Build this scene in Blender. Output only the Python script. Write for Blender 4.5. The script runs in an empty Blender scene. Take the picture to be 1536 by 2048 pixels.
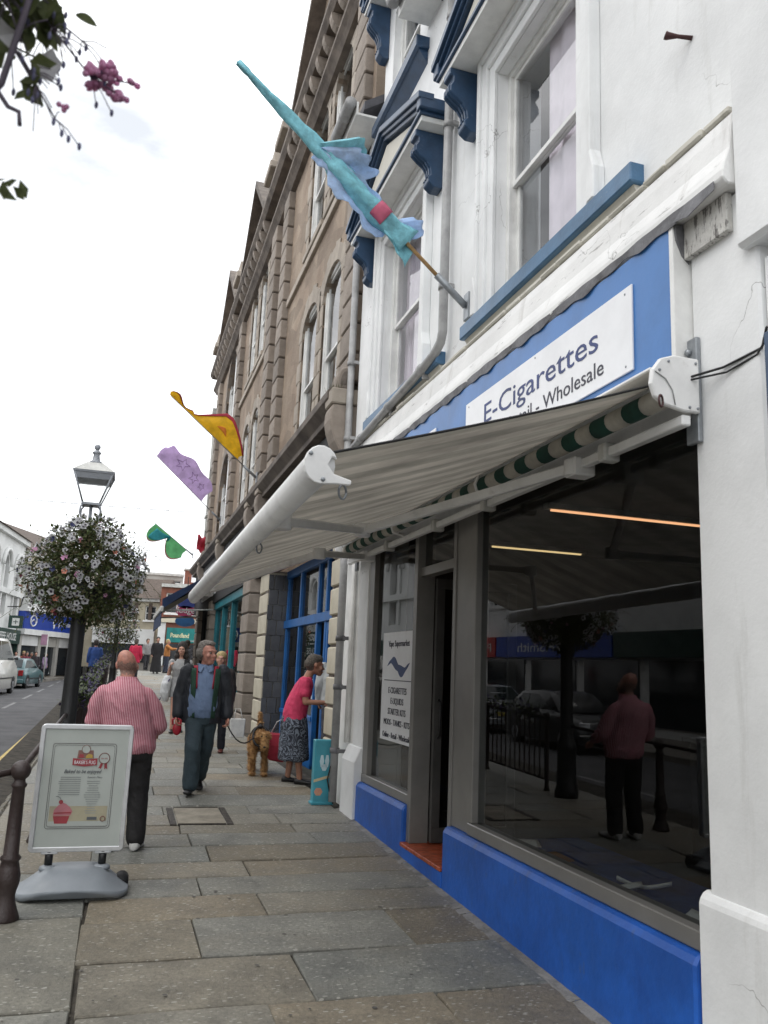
import bpy, bmesh, math, random
from mathutils import Vector, Matrix, Euler, noise
random.seed(7)
SC = bpy.context.scene
COL = SC.collection
R = math.radians
# ------------------------------------------------------------------ camera
G = 0.027                                   # fall of the pavement along the street
cam_d = bpy.data.cameras.new('camera'); cam = bpy.data.objects.new('camera', cam_d); COL.objects.link(cam)
yaw, pitch, roll = R(17.044), R(10.9), R(2.4)
Fw = Vector((math.sin(yaw)*math.cos(pitch), math.cos(yaw)*math.cos(pitch), math.sin(pitch)))
R0 = Vector((math.cos(yaw), -math.sin(yaw), 0)); U0 = R0.cross(Fw)
Rt = math.cos(roll)*R0 + math.sin(roll)*U0; Up = -math.sin(roll)*R0 + math.cos(roll)*U0
cam.matrix_world = Matrix(((Rt.x, Up.x, -Fw.x, 0), (Rt.y, Up.y, -Fw.y, 0), (Rt.z, Up.z, -Fw.z, 1.75), (0, 0, 0, 1)))
cam_d.sensor_fit = 'HORIZONTAL'; cam_d.sensor_width = 36; cam_d.lens = 1650/1536*36
cam_d.clip_start = 0.05; cam_d.clip_end = 2000
cam_d.dof.use_dof = True; cam_d.dof.focus_distance = 8.0; cam_d.dof.aperture_fstop = 7.0
SC.camera = cam
# ------------------------------------------------------------------ sky and sun (bright overcast)
wd = bpy.data.worlds.new('World'); SC.world = wd; wd.use_nodes = True
nt = wd.node_tree; nt.nodes.clear(); L = nt.links.new
out = nt.nodes.new('ShaderNodeOutputWorld'); bg = nt.nodes.new('ShaderNodeBackground'); L(bg.outputs[0], out.inputs[0])
sky = nt.nodes.new('ShaderNodeTexSky'); sky.sky_type = 'NISHITA'; sky.sun_disc = False
sky.sun_elevation = R(52); sky.sun_rotation = R(-70); sky.air_density = 1.0; sky.dust_density = 3.0; sky.ozone_density = 1.0
tc = nt.nodes.new('ShaderNodeTexCoord'); mp = nt.nodes.new('ShaderNodeMapping'); mp.inputs['Scale'].default_value = (1, 1, 2.6)
L(tc.outputs['Generated'], mp.inputs[0])
nz = nt.nodes.new('ShaderNodeTexNoise'); nz.inputs['Scale'].default_value = 2.6; nz.inputs['Detail'].default_value = 7; nz.inputs['Roughness'].default_value = .55
L(mp.outputs[0], nz.inputs[0])
rp = nt.nodes.new('ShaderNodeValToRGB'); rp.color_ramp.elements[0].position = .30; rp.color_ramp.elements[1].position = .58
rp.color_ramp.elements[0].color = (7.0, 7.3, 7.7, 1); rp.color_ramp.elements[1].color = (17.5, 17.6, 17.8, 1)
L(nz.outputs[0], rp.inputs[0])
mx = nt.nodes.new('ShaderNodeMix'); mx.data_type = 'RGBA'; mx.inputs[0].default_value = .88
L(sky.outputs[0], mx.inputs[6]); L(rp.outputs[0], mx.inputs[7]); L(mx.outputs[2], bg.inputs[0]); bg.inputs[1].default_value = .10
sun_d = bpy.data.lights.new('sun', 'SUN'); sun_d.energy = .6; sun_d.angle = R(25); sun_d.color = (1, .97, .92)
sun = bpy.data.objects.new('sun', sun_d); COL.objects.link(sun)
sd = Vector((-.50, -.18, .84)).normalized(); sun.rotation_euler = sd.to_track_quat('Z', 'Y').to_euler()
vs = SC.view_settings; vs.view_transform = 'Standard'; vs.look = 'None'; vs.exposure = 0.44; vs.gamma = 1
SC.cycles.max_bounces = 6; SC.cycles.transparent_max_bounces = 12
# ------------------------------------------------------------------ helpers
ORG = {}
def V(*a): return Vector(a)
def tag(o, label=None, cat=None, group=None, kind=None):
    if label: o['label'] = label
    if cat: o['category'] = cat
    if group: o['group'] = group
    if kind: o['kind'] = kind
    return o
def thing(name, label, cat, loc=(0, 0, 0), group=None):
    o = bpy.data.objects.new(name, None); COL.objects.link(o); o.location = loc; o.empty_display_size = .2
    ORG[o] = Vector(loc); tag(o, label, cat, group); return o
def org(p): return ORG.get(p, Vector((0, 0, 0))) if p is not None else Vector((0, 0, 0))
def link(name, me, parent=None, mat=None):
    o = bpy.data.objects.new(name, me); COL.objects.link(o)
    if parent is not None: o.parent = parent; ORG[o] = org(parent)
    if mat is not None and not me.materials:
        for m in (mat if isinstance(mat, (list, tuple)) else [mat]): me.materials.append(m)
    return o
class MB:
    T = None
    def __init__(s): s.v = []; s.f = []; s.m = []; s.mi = 0; s.sm = []; s.smooth = False
    def add(s, vs, fs):
        b = len(s.v); s.v += [tuple(MB.T(p)) for p in vs] if MB.T else [tuple(p) for p in vs]
        for f in fs: s.f.append(tuple(i+b for i in f)); s.m.append(s.mi); s.sm.append(s.smooth)
        return s
    def box(s, x0, x1, y0, y1, z0, z1):
        if x0 > x1: x0, x1 = x1, x0
        if y0 > y1: y0, y1 = y1, y0
        if z0 > z1: z0, z1 = z1, z0
        return s.add([(x0,y0,z0),(x1,y0,z0),(x1,y1,z0),(x0,y1,z0),(x0,y0,z1),(x1,y0,z1),(x1,y1,z1),(x0,y1,z1)],
              [(0,3,2,1),(4,5,6,7),(0,1,5,4),(1,2,6,5),(2,3,7,6),(3,0,4,7)])
    def prism(s, poly, d, cap=True):                         # poly: 3d points, d: extrusion vector
        n = len(poly); d = Vector(d); a = [Vector(p) for p in poly]; nrm = Vector((0, 0, 0))
        for i in range(n): nrm += a[i].cross(a[(i+1) % n])
        if nrm.dot(d) > 0: a.reverse()
        b = [p+d for p in a]
        fs = [(i, i+n, (i+1) % n+n, (i+1) % n) for i in range(n)]
        if cap: fs += [tuple(range(n)), tuple(range(2*n-1, n-1, -1))]
        return s.add(a+b, fs)
    def ring(s, rings, closed=True, cap=True):               # list of rings with equal vertex counts
        n = len(rings[0]); vs = [p for r in rings for p in r]; fs = []
        for k in range(len(rings)-1):
            for i in range(n if closed else n-1):
                j = (i+1) % n; fs.append((k*n+i, k*n+j, (k+1)*n+j, (k+1)*n+i))
        if cap and closed: fs += [tuple(range(n-1, -1, -1)), tuple((len(rings)-1)*n+i for i in range(n))]
        return s.add(vs, fs)
    def tube(s, pts, rad, n=10, cap=True):
        pts = [Vector(p) for p in pts]; rads = rad if isinstance(rad, (list, tuple)) else [rad]*len(pts)
        rings = []; ref = None
        for i, p in enumerate(pts):
            t = (pts[min(i+1, len(pts)-1)]-pts[max(i-1, 0)]).normalized()
            if ref is None: ref = t.orthogonal().normalized()
            ref = (ref - t*ref.dot(t))
            ref = ref.normalized() if ref.length > 1e-6 else t.orthogonal().normalized()
            b = t.cross(ref)
            rings.append([p+rads[i]*(math.cos(2*math.pi*k/n)*ref+math.sin(2*math.pi*k/n)*b) for k in range(n)])
        sm = s.smooth; s.smooth = True; s.ring(rings, True, cap); s.smooth = sm; return s
    def lathe(s, prof, c=(0, 0, 0), n=16, sq=False):         # prof: (r,z) upward
        c = Vector(c); rings = [[c+Vector((r*math.cos(2*math.pi*(k+.5)/n), r*math.sin(2*math.pi*(k+.5)/n), z)) for k in range(n)] for r, z in prof]
        sm = s.smooth; s.smooth = not sq; s.ring(rings); s.smooth = sm; return s
    def ball(s, c, r, n=12, m=8):
        rr = r if isinstance(r, (list, tuple)) else (r, r, r); c = Vector(c); rings = []
        for j in range(m+1):
            a = -math.pi/2+math.pi*max(.02, min(.98, j/m)); rings.append([c+Vector((rr[0]*math.cos(a)*math.cos(2*math.pi*k/n), rr[1]*math.cos(a)*math.sin(2*math.pi*k/n), rr[2]*math.sin(a))) for k in range(n)])
        sm = s.smooth; s.smooth = True; s.ring(rings); s.smooth = sm; return s
    def quad(s, a, b, c, d): return s.add([a, b, c, d], [(0, 1, 2, 3)])
    def grid(s, fn, nu, nv):                                  # fn(u,v)->point
        vs = [fn(i/nu, j/nv) for j in range(nv+1) for i in range(nu+1)]
        fs = [(j*(nu+1)+i, j*(nu+1)+i+1, (j+1)*(nu+1)+i+1, (j+1)*(nu+1)+i) for j in range(nv) for i in range(nu)]
        return s.add(vs, fs)
    def build(s, name, mat, parent=None, bev=0, seg=1, smooth=None, solid=0):
        o_ = org(parent); me = bpy.data.meshes.new(name)
        me.from_pydata([(p[0]-o_.x, p[1]-o_.y, p[2]-o_.z) for p in s.v], [], s.f)
        mats = mat if isinstance(mat, (list, tuple)) else [mat]
        for m in mats: me.materials.append(m)
        if len(mats) > 1: me.polygons.foreach_set('material_index', s.m)
        me.polygons.foreach_set('use_smooth', [smooth]*len(s.f) if smooth is not None else s.sm)
        me.update(); o = link(name, me, parent)
        if solid:
            m = o.modifiers.new('thick', 'SOLIDIFY'); m.thickness = solid; m.offset = 0
        if bev:
            m = o.modifiers.new('bevel', 'BEVEL'); m.width = bev; m.segments = seg; m.limit_method = 'ANGLE'; m.angle_limit = R(35)
        return o
def box(name, mat, parent, x0, x1, y0, y1, z0, z1, bev=0): return MB().box(x0, x1, y0, y1, z0, z1).build(name, mat, parent, bev)
def copy_tree(o, parent=None):
    c = o.copy(); COL.objects.link(c); c.parent = parent; ORG[c] = ORG.get(o, Vector((0, 0, 0)))
    for ch in list(o.children): copy_tree(ch, c)
    return c
TS = bpy.data.scenes.new('scratch')                       # scratch scene: evaluates text and remeshing without touching the big one
def evaluate(ob):
    TS.collection.objects.link(ob); vl = TS.view_layers[0]; vl.update(); return ob.evaluated_get(vl.depsgraph)
def text_mb(mb, s, size, o, xd, yd, align='LEFT', fitw=None, ext=.0015, shear=0, bold=0, spacing=1):
    cu = bpy.data.curves.new('t', 'FONT'); cu.body = s; cu.size = size; cu.align_x = align; cu.extrude = ext; cu.resolution_u = 3; cu.shear = shear
    cu.offset = bold; cu.space_character = spacing; cu.fill_mode = 'FRONT' if ext == 0 else 'BOTH'
    ob = bpy.data.objects.new('t', cu); ev = evaluate(ob)
    me = ev.to_mesh(); xd = Vector(xd).normalized(); yd = Vector(yd).normalized(); n = xd.cross(yd); o = Vector(o)
    xs = [v.co.x for v in me.vertices] or [0]; k = (fitw/(max(xs)-min(xs))) if fitw and max(xs) > min(xs) else 1
    mb.add([o+xd*v.co.x*k+yd*v.co.y+n*v.co.z for v in me.vertices], [tuple(p.vertices) for p in me.polygons])
    ev.to_mesh_clear(); bpy.data.objects.remove(ob); bpy.data.curves.remove(cu)
# ------------------------------------------------------------------ materials
MATS = {}
class NT:
    def __init__(s, m): s.t = m.node_tree; s.n = s.t.nodes; s.b = s.n['Principled BSDF']
    def node(s, typ, **k):
        n = s.n.new(typ)
        for a, v in k.items():
            if a.startswith('i_'):
                key = a[2:]; key = int(key) if key.isdigit() else key.replace('_', ' ')
                n.inputs[key].default_value = v
            else: setattr(n, a, v)
        return n
    def l(s, a, b): s.t.links.new(a, b)
def mat(name, col, rough=.6, var=.12, scale=3, bump=0, bscale=40, col2=None, spec=.5, metal=0, c2scale=None, lo=.4, hi=.65, detail=6, coord='Object', sss=0):
    if name in MATS: return MATS[name]
    m = bpy.data.materials.new(name); m.use_nodes = True; MATS[name] = m; t = NT(m); b = t.b
    b.inputs['Roughness'].default_value = rough; b.inputs['Metallic'].default_value = metal; b.inputs['Specular IOR Level'].default_value = spec
    tc = t.node('ShaderNodeTexCoord'); n1 = t.node('ShaderNodeTexNoise', i_Scale=scale, i_Detail=detail, i_Roughness=.62)
    t.l(tc.outputs[coord], n1.inputs['Vector'])
    hsv = t.node('ShaderNodeMix', data_type='RGBA', blend_type='MIX')
    c = Vector(col[:3]); d = Vector(col2[:3]) if col2 else c*(1-var*2)
    rp = t.node('ShaderNodeMapRange', i_1=lo, i_2=hi); t.l(n1.outputs[0], rp.inputs[0]); t.l(rp.outputs[0], hsv.inputs[0])
    up = c*(1+var) if not col2 else c
    hsv.inputs[6].default_value = (*up, 1); hsv.inputs[7].default_value = (*d, 1); t.l(hsv.outputs[2], b.inputs['Base Color'])
    if bump:
        n2 = t.node('ShaderNodeTexNoise', i_Scale=bscale, i_Detail=5, i_Roughness=.6); t.l(tc.outputs[coord], n2.inputs['Vector'])
        bp = t.node('ShaderNodeBump', i_Strength=min(1, bump), i_Distance=.02); t.l(n2.outputs[0], bp.inputs['Height']); t.l(bp.outputs[0], b.inputs['Normal'])
    if sss: b.inputs['Subsurface Weight'].default_value = sss; b.inputs['Subsurface Radius'].default_value = (.01, .004, .002)
    return m
def glass_mat(name, tint=(.75, .78, .78), ior=1.6, rough=0.0):
    m = bpy.data.materials.new(name); m.use_nodes = True; MATS[name] = m; t = m.node_tree; t.nodes.remove(t.nodes['Principled BSDF']); o = t.nodes['Material Output']
    tr = t.nodes.new('ShaderNodeBsdfTransparent'); tr.inputs[0].default_value = (*tint, 1); gl = t.nodes.new('ShaderNodeBsdfGlossy'); gl.inputs['Roughness'].default_value = rough
    fr = t.nodes.new('ShaderNodeFresnel'); fr.inputs[0].default_value = ior; mx = t.nodes.new('ShaderNodeMixShader')
    ge = t.nodes.new('ShaderNodeNewGeometry'); iv = t.nodes.new('ShaderNodeMath'); iv.operation = 'SUBTRACT'; iv.inputs[0].default_value = 1; t.links.new(ge.outputs['Backfacing'], iv.inputs[1]); mu = t.nodes.new('ShaderNodeMath'); mu.operation = 'MULTIPLY'; t.links.new(fr.outputs[0], mu.inputs[0]); t.links.new(iv.outputs[0], mu.inputs[1])   # the pane's inner face does not mirror
    t.links.new(mu.outputs[0], mx.inputs[0]); t.links.new(tr.outputs[0], mx.inputs[1]); t.links.new(gl.outputs[0], mx.inputs[2]); t.links.new(mx.outputs[0], o.inputs[0]); return m
def emis(name, col, st):
    m = bpy.data.materials.new(name); m.use_nodes = True; MATS[name] = m; b = m.node_tree.nodes['Principled BSDF']
    b.inputs['Base Color'].default_value = (*col, 1); b.inputs['Emission Color'].default_value = (*col, 1); b.inputs['Emission Strength'].default_value = st; return m
def crackmat(name, col, dirt, rough=.75):
    """painted render: fine cracks, rain streaks and grey dirt"""
    m = mat(name, col, rough, .05, 1.3, .12, 40); t = NT(m); b = t.b; tc = t.node('ShaderNodeTexCoord')
    mpg = t.node('ShaderNodeMapping'); mpg.inputs['Scale'].default_value = (3, 3, .35); t.l(tc.outputs['Object'], mpg.inputs[0])
    st = t.node('ShaderNodeTexNoise', i_Scale=2.2, i_Detail=8, i_Roughness=.7); t.l(mpg.outputs[0], st.inputs['Vector'])
    r1 = t.node('ShaderNodeMapRange', i_1=.58, i_2=.85); t.l(st.outputs[0], r1.inputs[0])
    nz = t.node('ShaderNodeTexNoise', i_Scale=3, i_Detail=4); t.l(tc.outputs['Object'], nz.inputs['Vector'])
    mixv = t.node('ShaderNodeMix', data_type='RGBA', i_0=.35); t.l(tc.outputs['Object'], mixv.inputs[6]); t.l(nz.outputs['Color'], mixv.inputs[7])
    vo = t.node('ShaderNodeTexVoronoi', feature='DISTANCE_TO_EDGE', i_Scale=1.15); t.l(mixv.outputs[2], vo.inputs['Vector'])
    r2 = t.node('ShaderNodeMapRange', i_1=.0025, i_2=.0, i_3=0.0, i_4=.75); t.l(vo.outputs['Distance'], r2.inputs[0])
    n3 = t.node('ShaderNodeTexNoise', i_Scale=1.1, i_Detail=2); t.l(tc.outputs['Object'], n3.inputs['Vector'])
    r3 = t.node('ShaderNodeMapRange', i_1=.52, i_2=.6); t.l(n3.outputs[0], r3.inputs[0])
    mu = t.node('ShaderNodeMath', operation='MULTIPLY'); t.l(r2.outputs[0], mu.inputs[0]); t.l(r3.outputs[0], mu.inputs[1])
    old = b.inputs['Base Color'].links[0].from_socket
    m1 = t.node('ShaderNodeMix', data_type='RGBA'); m1.inputs[7].default_value = (*dirt, 1); t.l(r1.outputs[0], m1.inputs[0]); t.l(old, m1.inputs[6])
    m2 = t.node('ShaderNodeMix', data_type='RGBA'); m2.inputs[7].default_value = (.12, .11, .1, 1); t.l(mu.outputs[0], m2.inputs[0]); t.l(m1.outputs[2], m2.inputs[6])
    t.l(m2.outputs[2], b.inputs['Base Color']); return m
def stonemat(name, c1, c2, scale=2.2, bscale=18, bump=.6, rough=.85, rnd=.25, blocks=0):
    m = mat(name, c1, rough, .1, scale, bump, bscale, col2=c2, lo=.35, hi=.65, detail=9); t = NT(m); b = t.b
    oi = t.node('ShaderNodeObjectInfo'); old = b.inputs['Base Color'].links[0].from_socket
    r = t.node('ShaderNodeMapRange', i_3=1-rnd, i_4=1+rnd); t.l(oi.outputs['Random'], r.inputs[0])
    mm = t.node('ShaderNodeVectorMath', operation='SCALE'); t.l(old, mm.inputs[0]); t.l(r.outputs[0], mm.inputs['Scale']); src = mm.outputs[0]
    if blocks:
        tc = t.node('ShaderNodeTexCoord'); vo = t.node('ShaderNodeTexVoronoi', i_Scale=blocks); mpg = t.node('ShaderNodeMapping'); mpg.inputs['Scale'].default_value = (1, .7, 1.5)
        t.l(tc.outputs['Object'], mpg.inputs[0]); t.l(mpg.outputs[0], vo.inputs['Vector'])
        sp = t.node('ShaderNodeSeparateColor'); t.l(vo.outputs['Color'], sp.inputs[0]); rr = t.node('ShaderNodeMapRange', i_3=.78, i_4=1.18); t.l(sp.outputs[0], rr.inputs[0])
        m3 = t.node('ShaderNodeVectorMath', operation='SCALE'); t.l(src, m3.inputs[0]); t.l(rr.outputs[0], m3.inputs['Scale']); src = m3.outputs[0]
    t.l(src, b.inputs['Base Color']); return m
crackmat('white_render', (.84, .85, .85), (.60, .60, .58))
crackmat('cream_render', (.62, .60, .53), (.36, .33, .28))
mat('white_paint', (.78, .78, .76), .45, .06, 4, .1, 60)
mat('grey_white', (.55, .55, .52), .5, .12, 5, .15, 40)
mat('navy_trim', (.026, .062, .125), .38, .12, 6, .1, 60)
mat('sill_blue', (.060, .15, .27), .42, .1, 6, .1, 60)  # same paint as navy_trim; light on the sills is put into the colour
mat('fascia_blue', (.042, .17, .45), .38, .07, 2, .04, 30)
mat('plinth_blue', (.014, .115, .50), .42, .1, 3, .15, 25)
mat('shop_blue', (.012, .11, .34), .4, .1, 4)
mat('teal_paint', (.01, .16, .20), .45, .12, 4)
mat('aluminium', (.235, .228, .215), .38, .05, 3, .03, 80, metal=.3)
mat('alu_bright', (.62, .63, .64), .3, .06, 8, metal=.55)
mat('lead', (.16, .16, .17), .6, .2, 6, .4, 20)
mat('pipe_grey', (.34, .34, .34), .5, .12, 5, .1, 40)
mat('galv', (.30, .32, .34), .45, .1, 12, metal=.5)
mat('black_iron', (.012, .013, .014), .4, .1, 8, .3, 50)
mat('rail_iron', (.045, .032, .03), .45, .2, 9, .3, 60, col2=(.03, .018, .016))
mat('dark', (.012, .012, .013), .7)
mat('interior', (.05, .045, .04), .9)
mat('letter_blue', (.02, .04, .16), .5)
mat('letter_dark', (.03, .03, .05), .5)
mat('sign_white', (.80, .81, .83), .35, .03, 3)
mat('red_tile', (.36, .075, .03), .5, .2, 14, .2, 30)
mat('curtain', (.78, .70, .75), .8, .06, 3)
mat('slate', (.07, .07, .08), .7, .15, 5, .3, 20)
mat('concrete', (.25, .24, .22), .9, .2, 5, .7, 35)
mat('mortar', (.050, .043, .033), .95, .3, 8, .8, 60)
mat('asphalt', (.10, .10, .105), .85, .12, 1.2, .6, 220)
mat('yellow_line', (.55, .42, .16), .8, .15, 9)
mat('white_line', (.24, .24, .24), .8, .2, 9)
mat('tan_wood', (.42, .25, .10), .55, .15, 20)
glass_mat('shop_glass', (.70, .72, .72), 1.50); glass_mat('win_glass', (.95, .96, .97), 1.75); glass_mat('clear_glass', (.9, .92, .92), 1.45)
stonemat('brown_stone', (.36, .285, .215), (.265, .195, .143), 1.6, 14, .8, blocks=1.9)
stonemat('dressed_stone', (.42, .37, .31), (.33, .285, .24), 2.5, 22, .4, rnd=.14)
stonemat('dark_stone', (.19, .16, .135), (.09, .075, .065), 2.5, 18, .6)
stonemat('quoin_stone', (.31, .265, .225), (.225, .19, .16), 2.5, 25, .5, rnd=.2)
stonemat('cream_quoin', (.56, .52, .42), (.44, .40, .31), 2.5, 25, .25, rnd=.06)
stonemat('tile_dark', (.10, .105, .115), (.06, .062, .07), 2.5, 12, .2, .45, rnd=.3)
stonemat('brick_red', (.26, .10, .065), (.18, .07, .05), 3, 20, .4)
M = MATS
# granite paving: grey and brown slabs, pale flakes, stains
def granite():
    m = bpy.data.materials.new('granite'); m.use_nodes = True; MATS['granite'] = m; t = NT(m); b = t.b; tc = t.node('ShaderNodeTexCoord'); oi = t.node('ShaderNodeObjectInfo')
    rp = t.node('ShaderNodeValToRGB'); e = rp.color_ramp.elements; e[0].position = 0; e[0].color = (.185, .19, .172, 1); e[1].position = 1; e[1].color = (.23, .192, .135, 1)
    for p, c in ((.25, (.235, .232, .205)), (.45, (.20, .195, .165)), (.6, (.195, .168, .122)), (.8, (.245, .235, .20))): q = e.new(p); q.color = (*c, 1)
    t.l(oi.outputs['Random'], rp.inputs[0])
    off = t.node('ShaderNodeVectorMath', operation='SCALE', i_Scale=60); t.l(oi.outputs['Random'], off.inputs[0]); ad = t.node('ShaderNodeVectorMath', operation='ADD'); t.l(tc.outputs['Object'], ad.inputs[0]); t.l(off.outputs[0], ad.inputs[1])
    n1 = t.node('ShaderNodeTexNoise', i_Scale=3.2, i_Detail=8, i_Roughness=.65); t.l(ad.outputs[0], n1.inputs['Vector'])
    r1 = t.node('ShaderNodeMapRange', i_1=.3, i_2=.7, i_3=.66, i_4=1.3); t.l(n1.outputs[0], r1.inputs[0])
    sc = t.node('ShaderNodeVectorMath', operation='SCALE'); t.l(rp.outputs[0], sc.inputs[0]); t.l(r1.outputs[0], sc.inputs['Scale'])
    n4 = t.node('ShaderNodeTexNoise', i_Scale=1.6, i_Detail=5); t.l(ad.outputs[0], n4.inputs['Vector']); r4 = t.node('ShaderNodeMapRange', i_1=.52, i_2=.72, i_4=.38); t.l(n4.outputs[0], r4.inputs[0])
    m0 = t.node('ShaderNodeMix', data_type='RGBA'); m0.inputs[7].default_value = (.125, .098, .062, 1); t.l(r4.outputs[0], m0.inputs[0]); t.l(sc.outputs[0], m0.inputs[6])
    gr = t.node('ShaderNodeTexNoise', i_Scale=42, i_Detail=6, i_Roughness=.8); t.l(ad.outputs[0], gr.inputs['Vector']); rg = t.node('ShaderNodeMapRange', i_1=.32, i_2=.68, i_3=.66, i_4=1.34); t.l(gr.outputs[0], rg.inputs[0])
    s2 = t.node('ShaderNodeVectorMath', operation='SCALE'); t.l(m0.outputs[2], s2.inputs[0]); t.l(rg.outputs[0], s2.inputs['Scale'])
    vo = t.node('ShaderNodeTexVoronoi', i_Scale=34); mpg = t.node('ShaderNodeMapping'); mpg.inputs['Scale'].default_value = (.7, 1.5, 1); mpg.inputs['Rotation'].default_value = (0, 0, .35); t.l(ad.outputs[0], mpg.inputs[0]); t.l(mpg.outputs[0], vo.inputs['Vector'])
    sp = t.node('ShaderNodeSeparateColor'); t.l(vo.outputs['Color'], sp.inputs[0]); th = t.node('ShaderNodeMapRange', i_1=.35, i_2=1, i_3=0.0, i_4=.36); t.l(sp.outputs[0], th.inputs[0])
    lt = t.node('ShaderNodeMath', operation='LESS_THAN'); t.l(vo.outputs['Distance'], lt.inputs[0]); t.l(th.outputs[0], lt.inputs[1])
    fm = t.node('ShaderNodeMath', operation='MULTIPLY', i_1=.72); t.l(lt.outputs[0], fm.inputs[0])
    m2 = t.node('ShaderNodeMix', data_type='RGBA'); m2.inputs[7].default_value = (.46, .45, .40, 1); t.l(fm.outputs[0], m2.inputs[0]); t.l(s2.outputs[0], m2.inputs[6]); t.l(m2.outputs[2], b.inputs['Base Color'])
    nb = t.node('ShaderNodeTexNoise', i_Scale=24, i_Detail=8, i_Roughness=.78); t.l(ad.outputs[0], nb.inputs['Vector']); bp = t.node('ShaderNodeBump', i_Strength=.9, i_Distance=.02); t.l(nb.outputs[0], bp.inputs['Height']); t.l(bp.outputs[0], b.inputs['Normal'])
    rr = t.node('ShaderNodeMapRange', i_1=.35, i_2=.65, i_3=.42, i_4=.7); t.l(n1.outputs[0], rr.inputs[0]); t.l(rr.outputs[0], b.inputs['Roughness'])
granite()
def wear(nm, dirt, scale=5, lo=.6, hi=.72, st=(1, 1, 1), amt=.7, rough=None):
    """scuffs, splashes and chipped patches with a shape of their own"""
    t = NT(M[nm]); b = t.b; tc = t.node('ShaderNodeTexCoord'); mp_ = t.node('ShaderNodeMapping'); mp_.inputs['Scale'].default_value = st; t.l(tc.outputs['Object'], mp_.inputs[0])
    n = t.node('ShaderNodeTexNoise', i_Scale=scale, i_Detail=9, i_Roughness=.72); t.l(mp_.outputs[0], n.inputs['Vector']); r = t.node('ShaderNodeMapRange', i_1=lo, i_2=hi, i_4=amt); t.l(n.outputs[0], r.inputs[0])
    mx_ = t.node('ShaderNodeMix', data_type='RGBA'); old = b.inputs['Base Color'].links[0].from_socket; t.l(r.outputs[0], mx_.inputs[0]); t.l(old, mx_.inputs[6]); mx_.inputs[7].default_value = (*dirt, 1); t.l(mx_.outputs[2], b.inputs['Base Color'])
wear('plinth_blue', (.10, .12, .16), 4, .60, .70, (1, 2.5, 1), .55); wear('plinth_blue', (.06, .05, .045), 14, .66, .72, (1, 1, 1), .7); wear('plinth_blue', (.008, .06, .30), 2, .45, .65, (1, 1, .6), .6)
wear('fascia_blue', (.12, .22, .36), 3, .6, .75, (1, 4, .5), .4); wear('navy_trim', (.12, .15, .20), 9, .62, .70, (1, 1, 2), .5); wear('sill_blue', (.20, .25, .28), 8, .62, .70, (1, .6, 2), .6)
wear('white_paint', (.45, .43, .40), 6, .62, .72, (2, 2, .4), .5); wear('pipe_grey', (.16, .15, .14), 7, .58, .70, (1, 1, .3), .6);

# ================================================================== ground
def gz(y): return G*y
def rz_(y): return -0.2+.008*y
def sheet(name, mat_, pts, n=1):
    o = MB().add(pts, [tuple(range(len(pts)))]).build(name, mat_); o['kind'] = 'structure'; return o
def strip(name, mat_, x0, x1, ys, zf, dz=0):
    m = MB()
    for a, b in zip(ys, ys[1:]): m.quad((x0, a, zf(a)+dz), (x1, a, zf(a)+dz), (x1, b, zf(b)+dz), (x0, b, zf(b)+dz))
    o = m.build(name, mat_); o['kind'] = 'structure'; return o
mat('far_ground', (.12, .12, .10), .95)
sheet('ground', M['far_ground'], [(-900, -400, -.75), (900, -400, -.75), (900, 1300, -.75), (-900, 1300, -.75)])
road = sheet('road', M['asphalt'], [(-7.6, -30, rz_(-30)), (-1.5, -30, rz_(-30)), (-1.5, 130, rz_(130)), (-7.6, 130, rz_(130))])
pave = strip('pavement', M['mortar'], -.98, 2.62, [-12, 130], gz, -.024)
cs = MB()                                                     # cement fillet at the foot of the shop
for k in range(60):
    y = 2.6+k*.11; j = random.uniform(-.02, .02)
    cs.add([(2.33+j, y, gz(y)-.01), (2.6, y, gz(y)+.03), (2.6, y+.11, gz(y+.11)+.03), (2.33+random.uniform(-.02, .02), y+.11, gz(y+.11)-.01)], [(0, 1, 2, 3)])
cs.build('cement_fillet', M['concrete'], pave)
bank = MB(); bank.quad((-1.5, -12, rz_(-12)), (-.97, -12, gz(-12)-.03), (-.97, 130, gz(130)-.03), (-1.5, 130, rz_(130))); bank = bank.build('bank', M['mortar']); bank['kind'] = 'structure'
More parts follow.
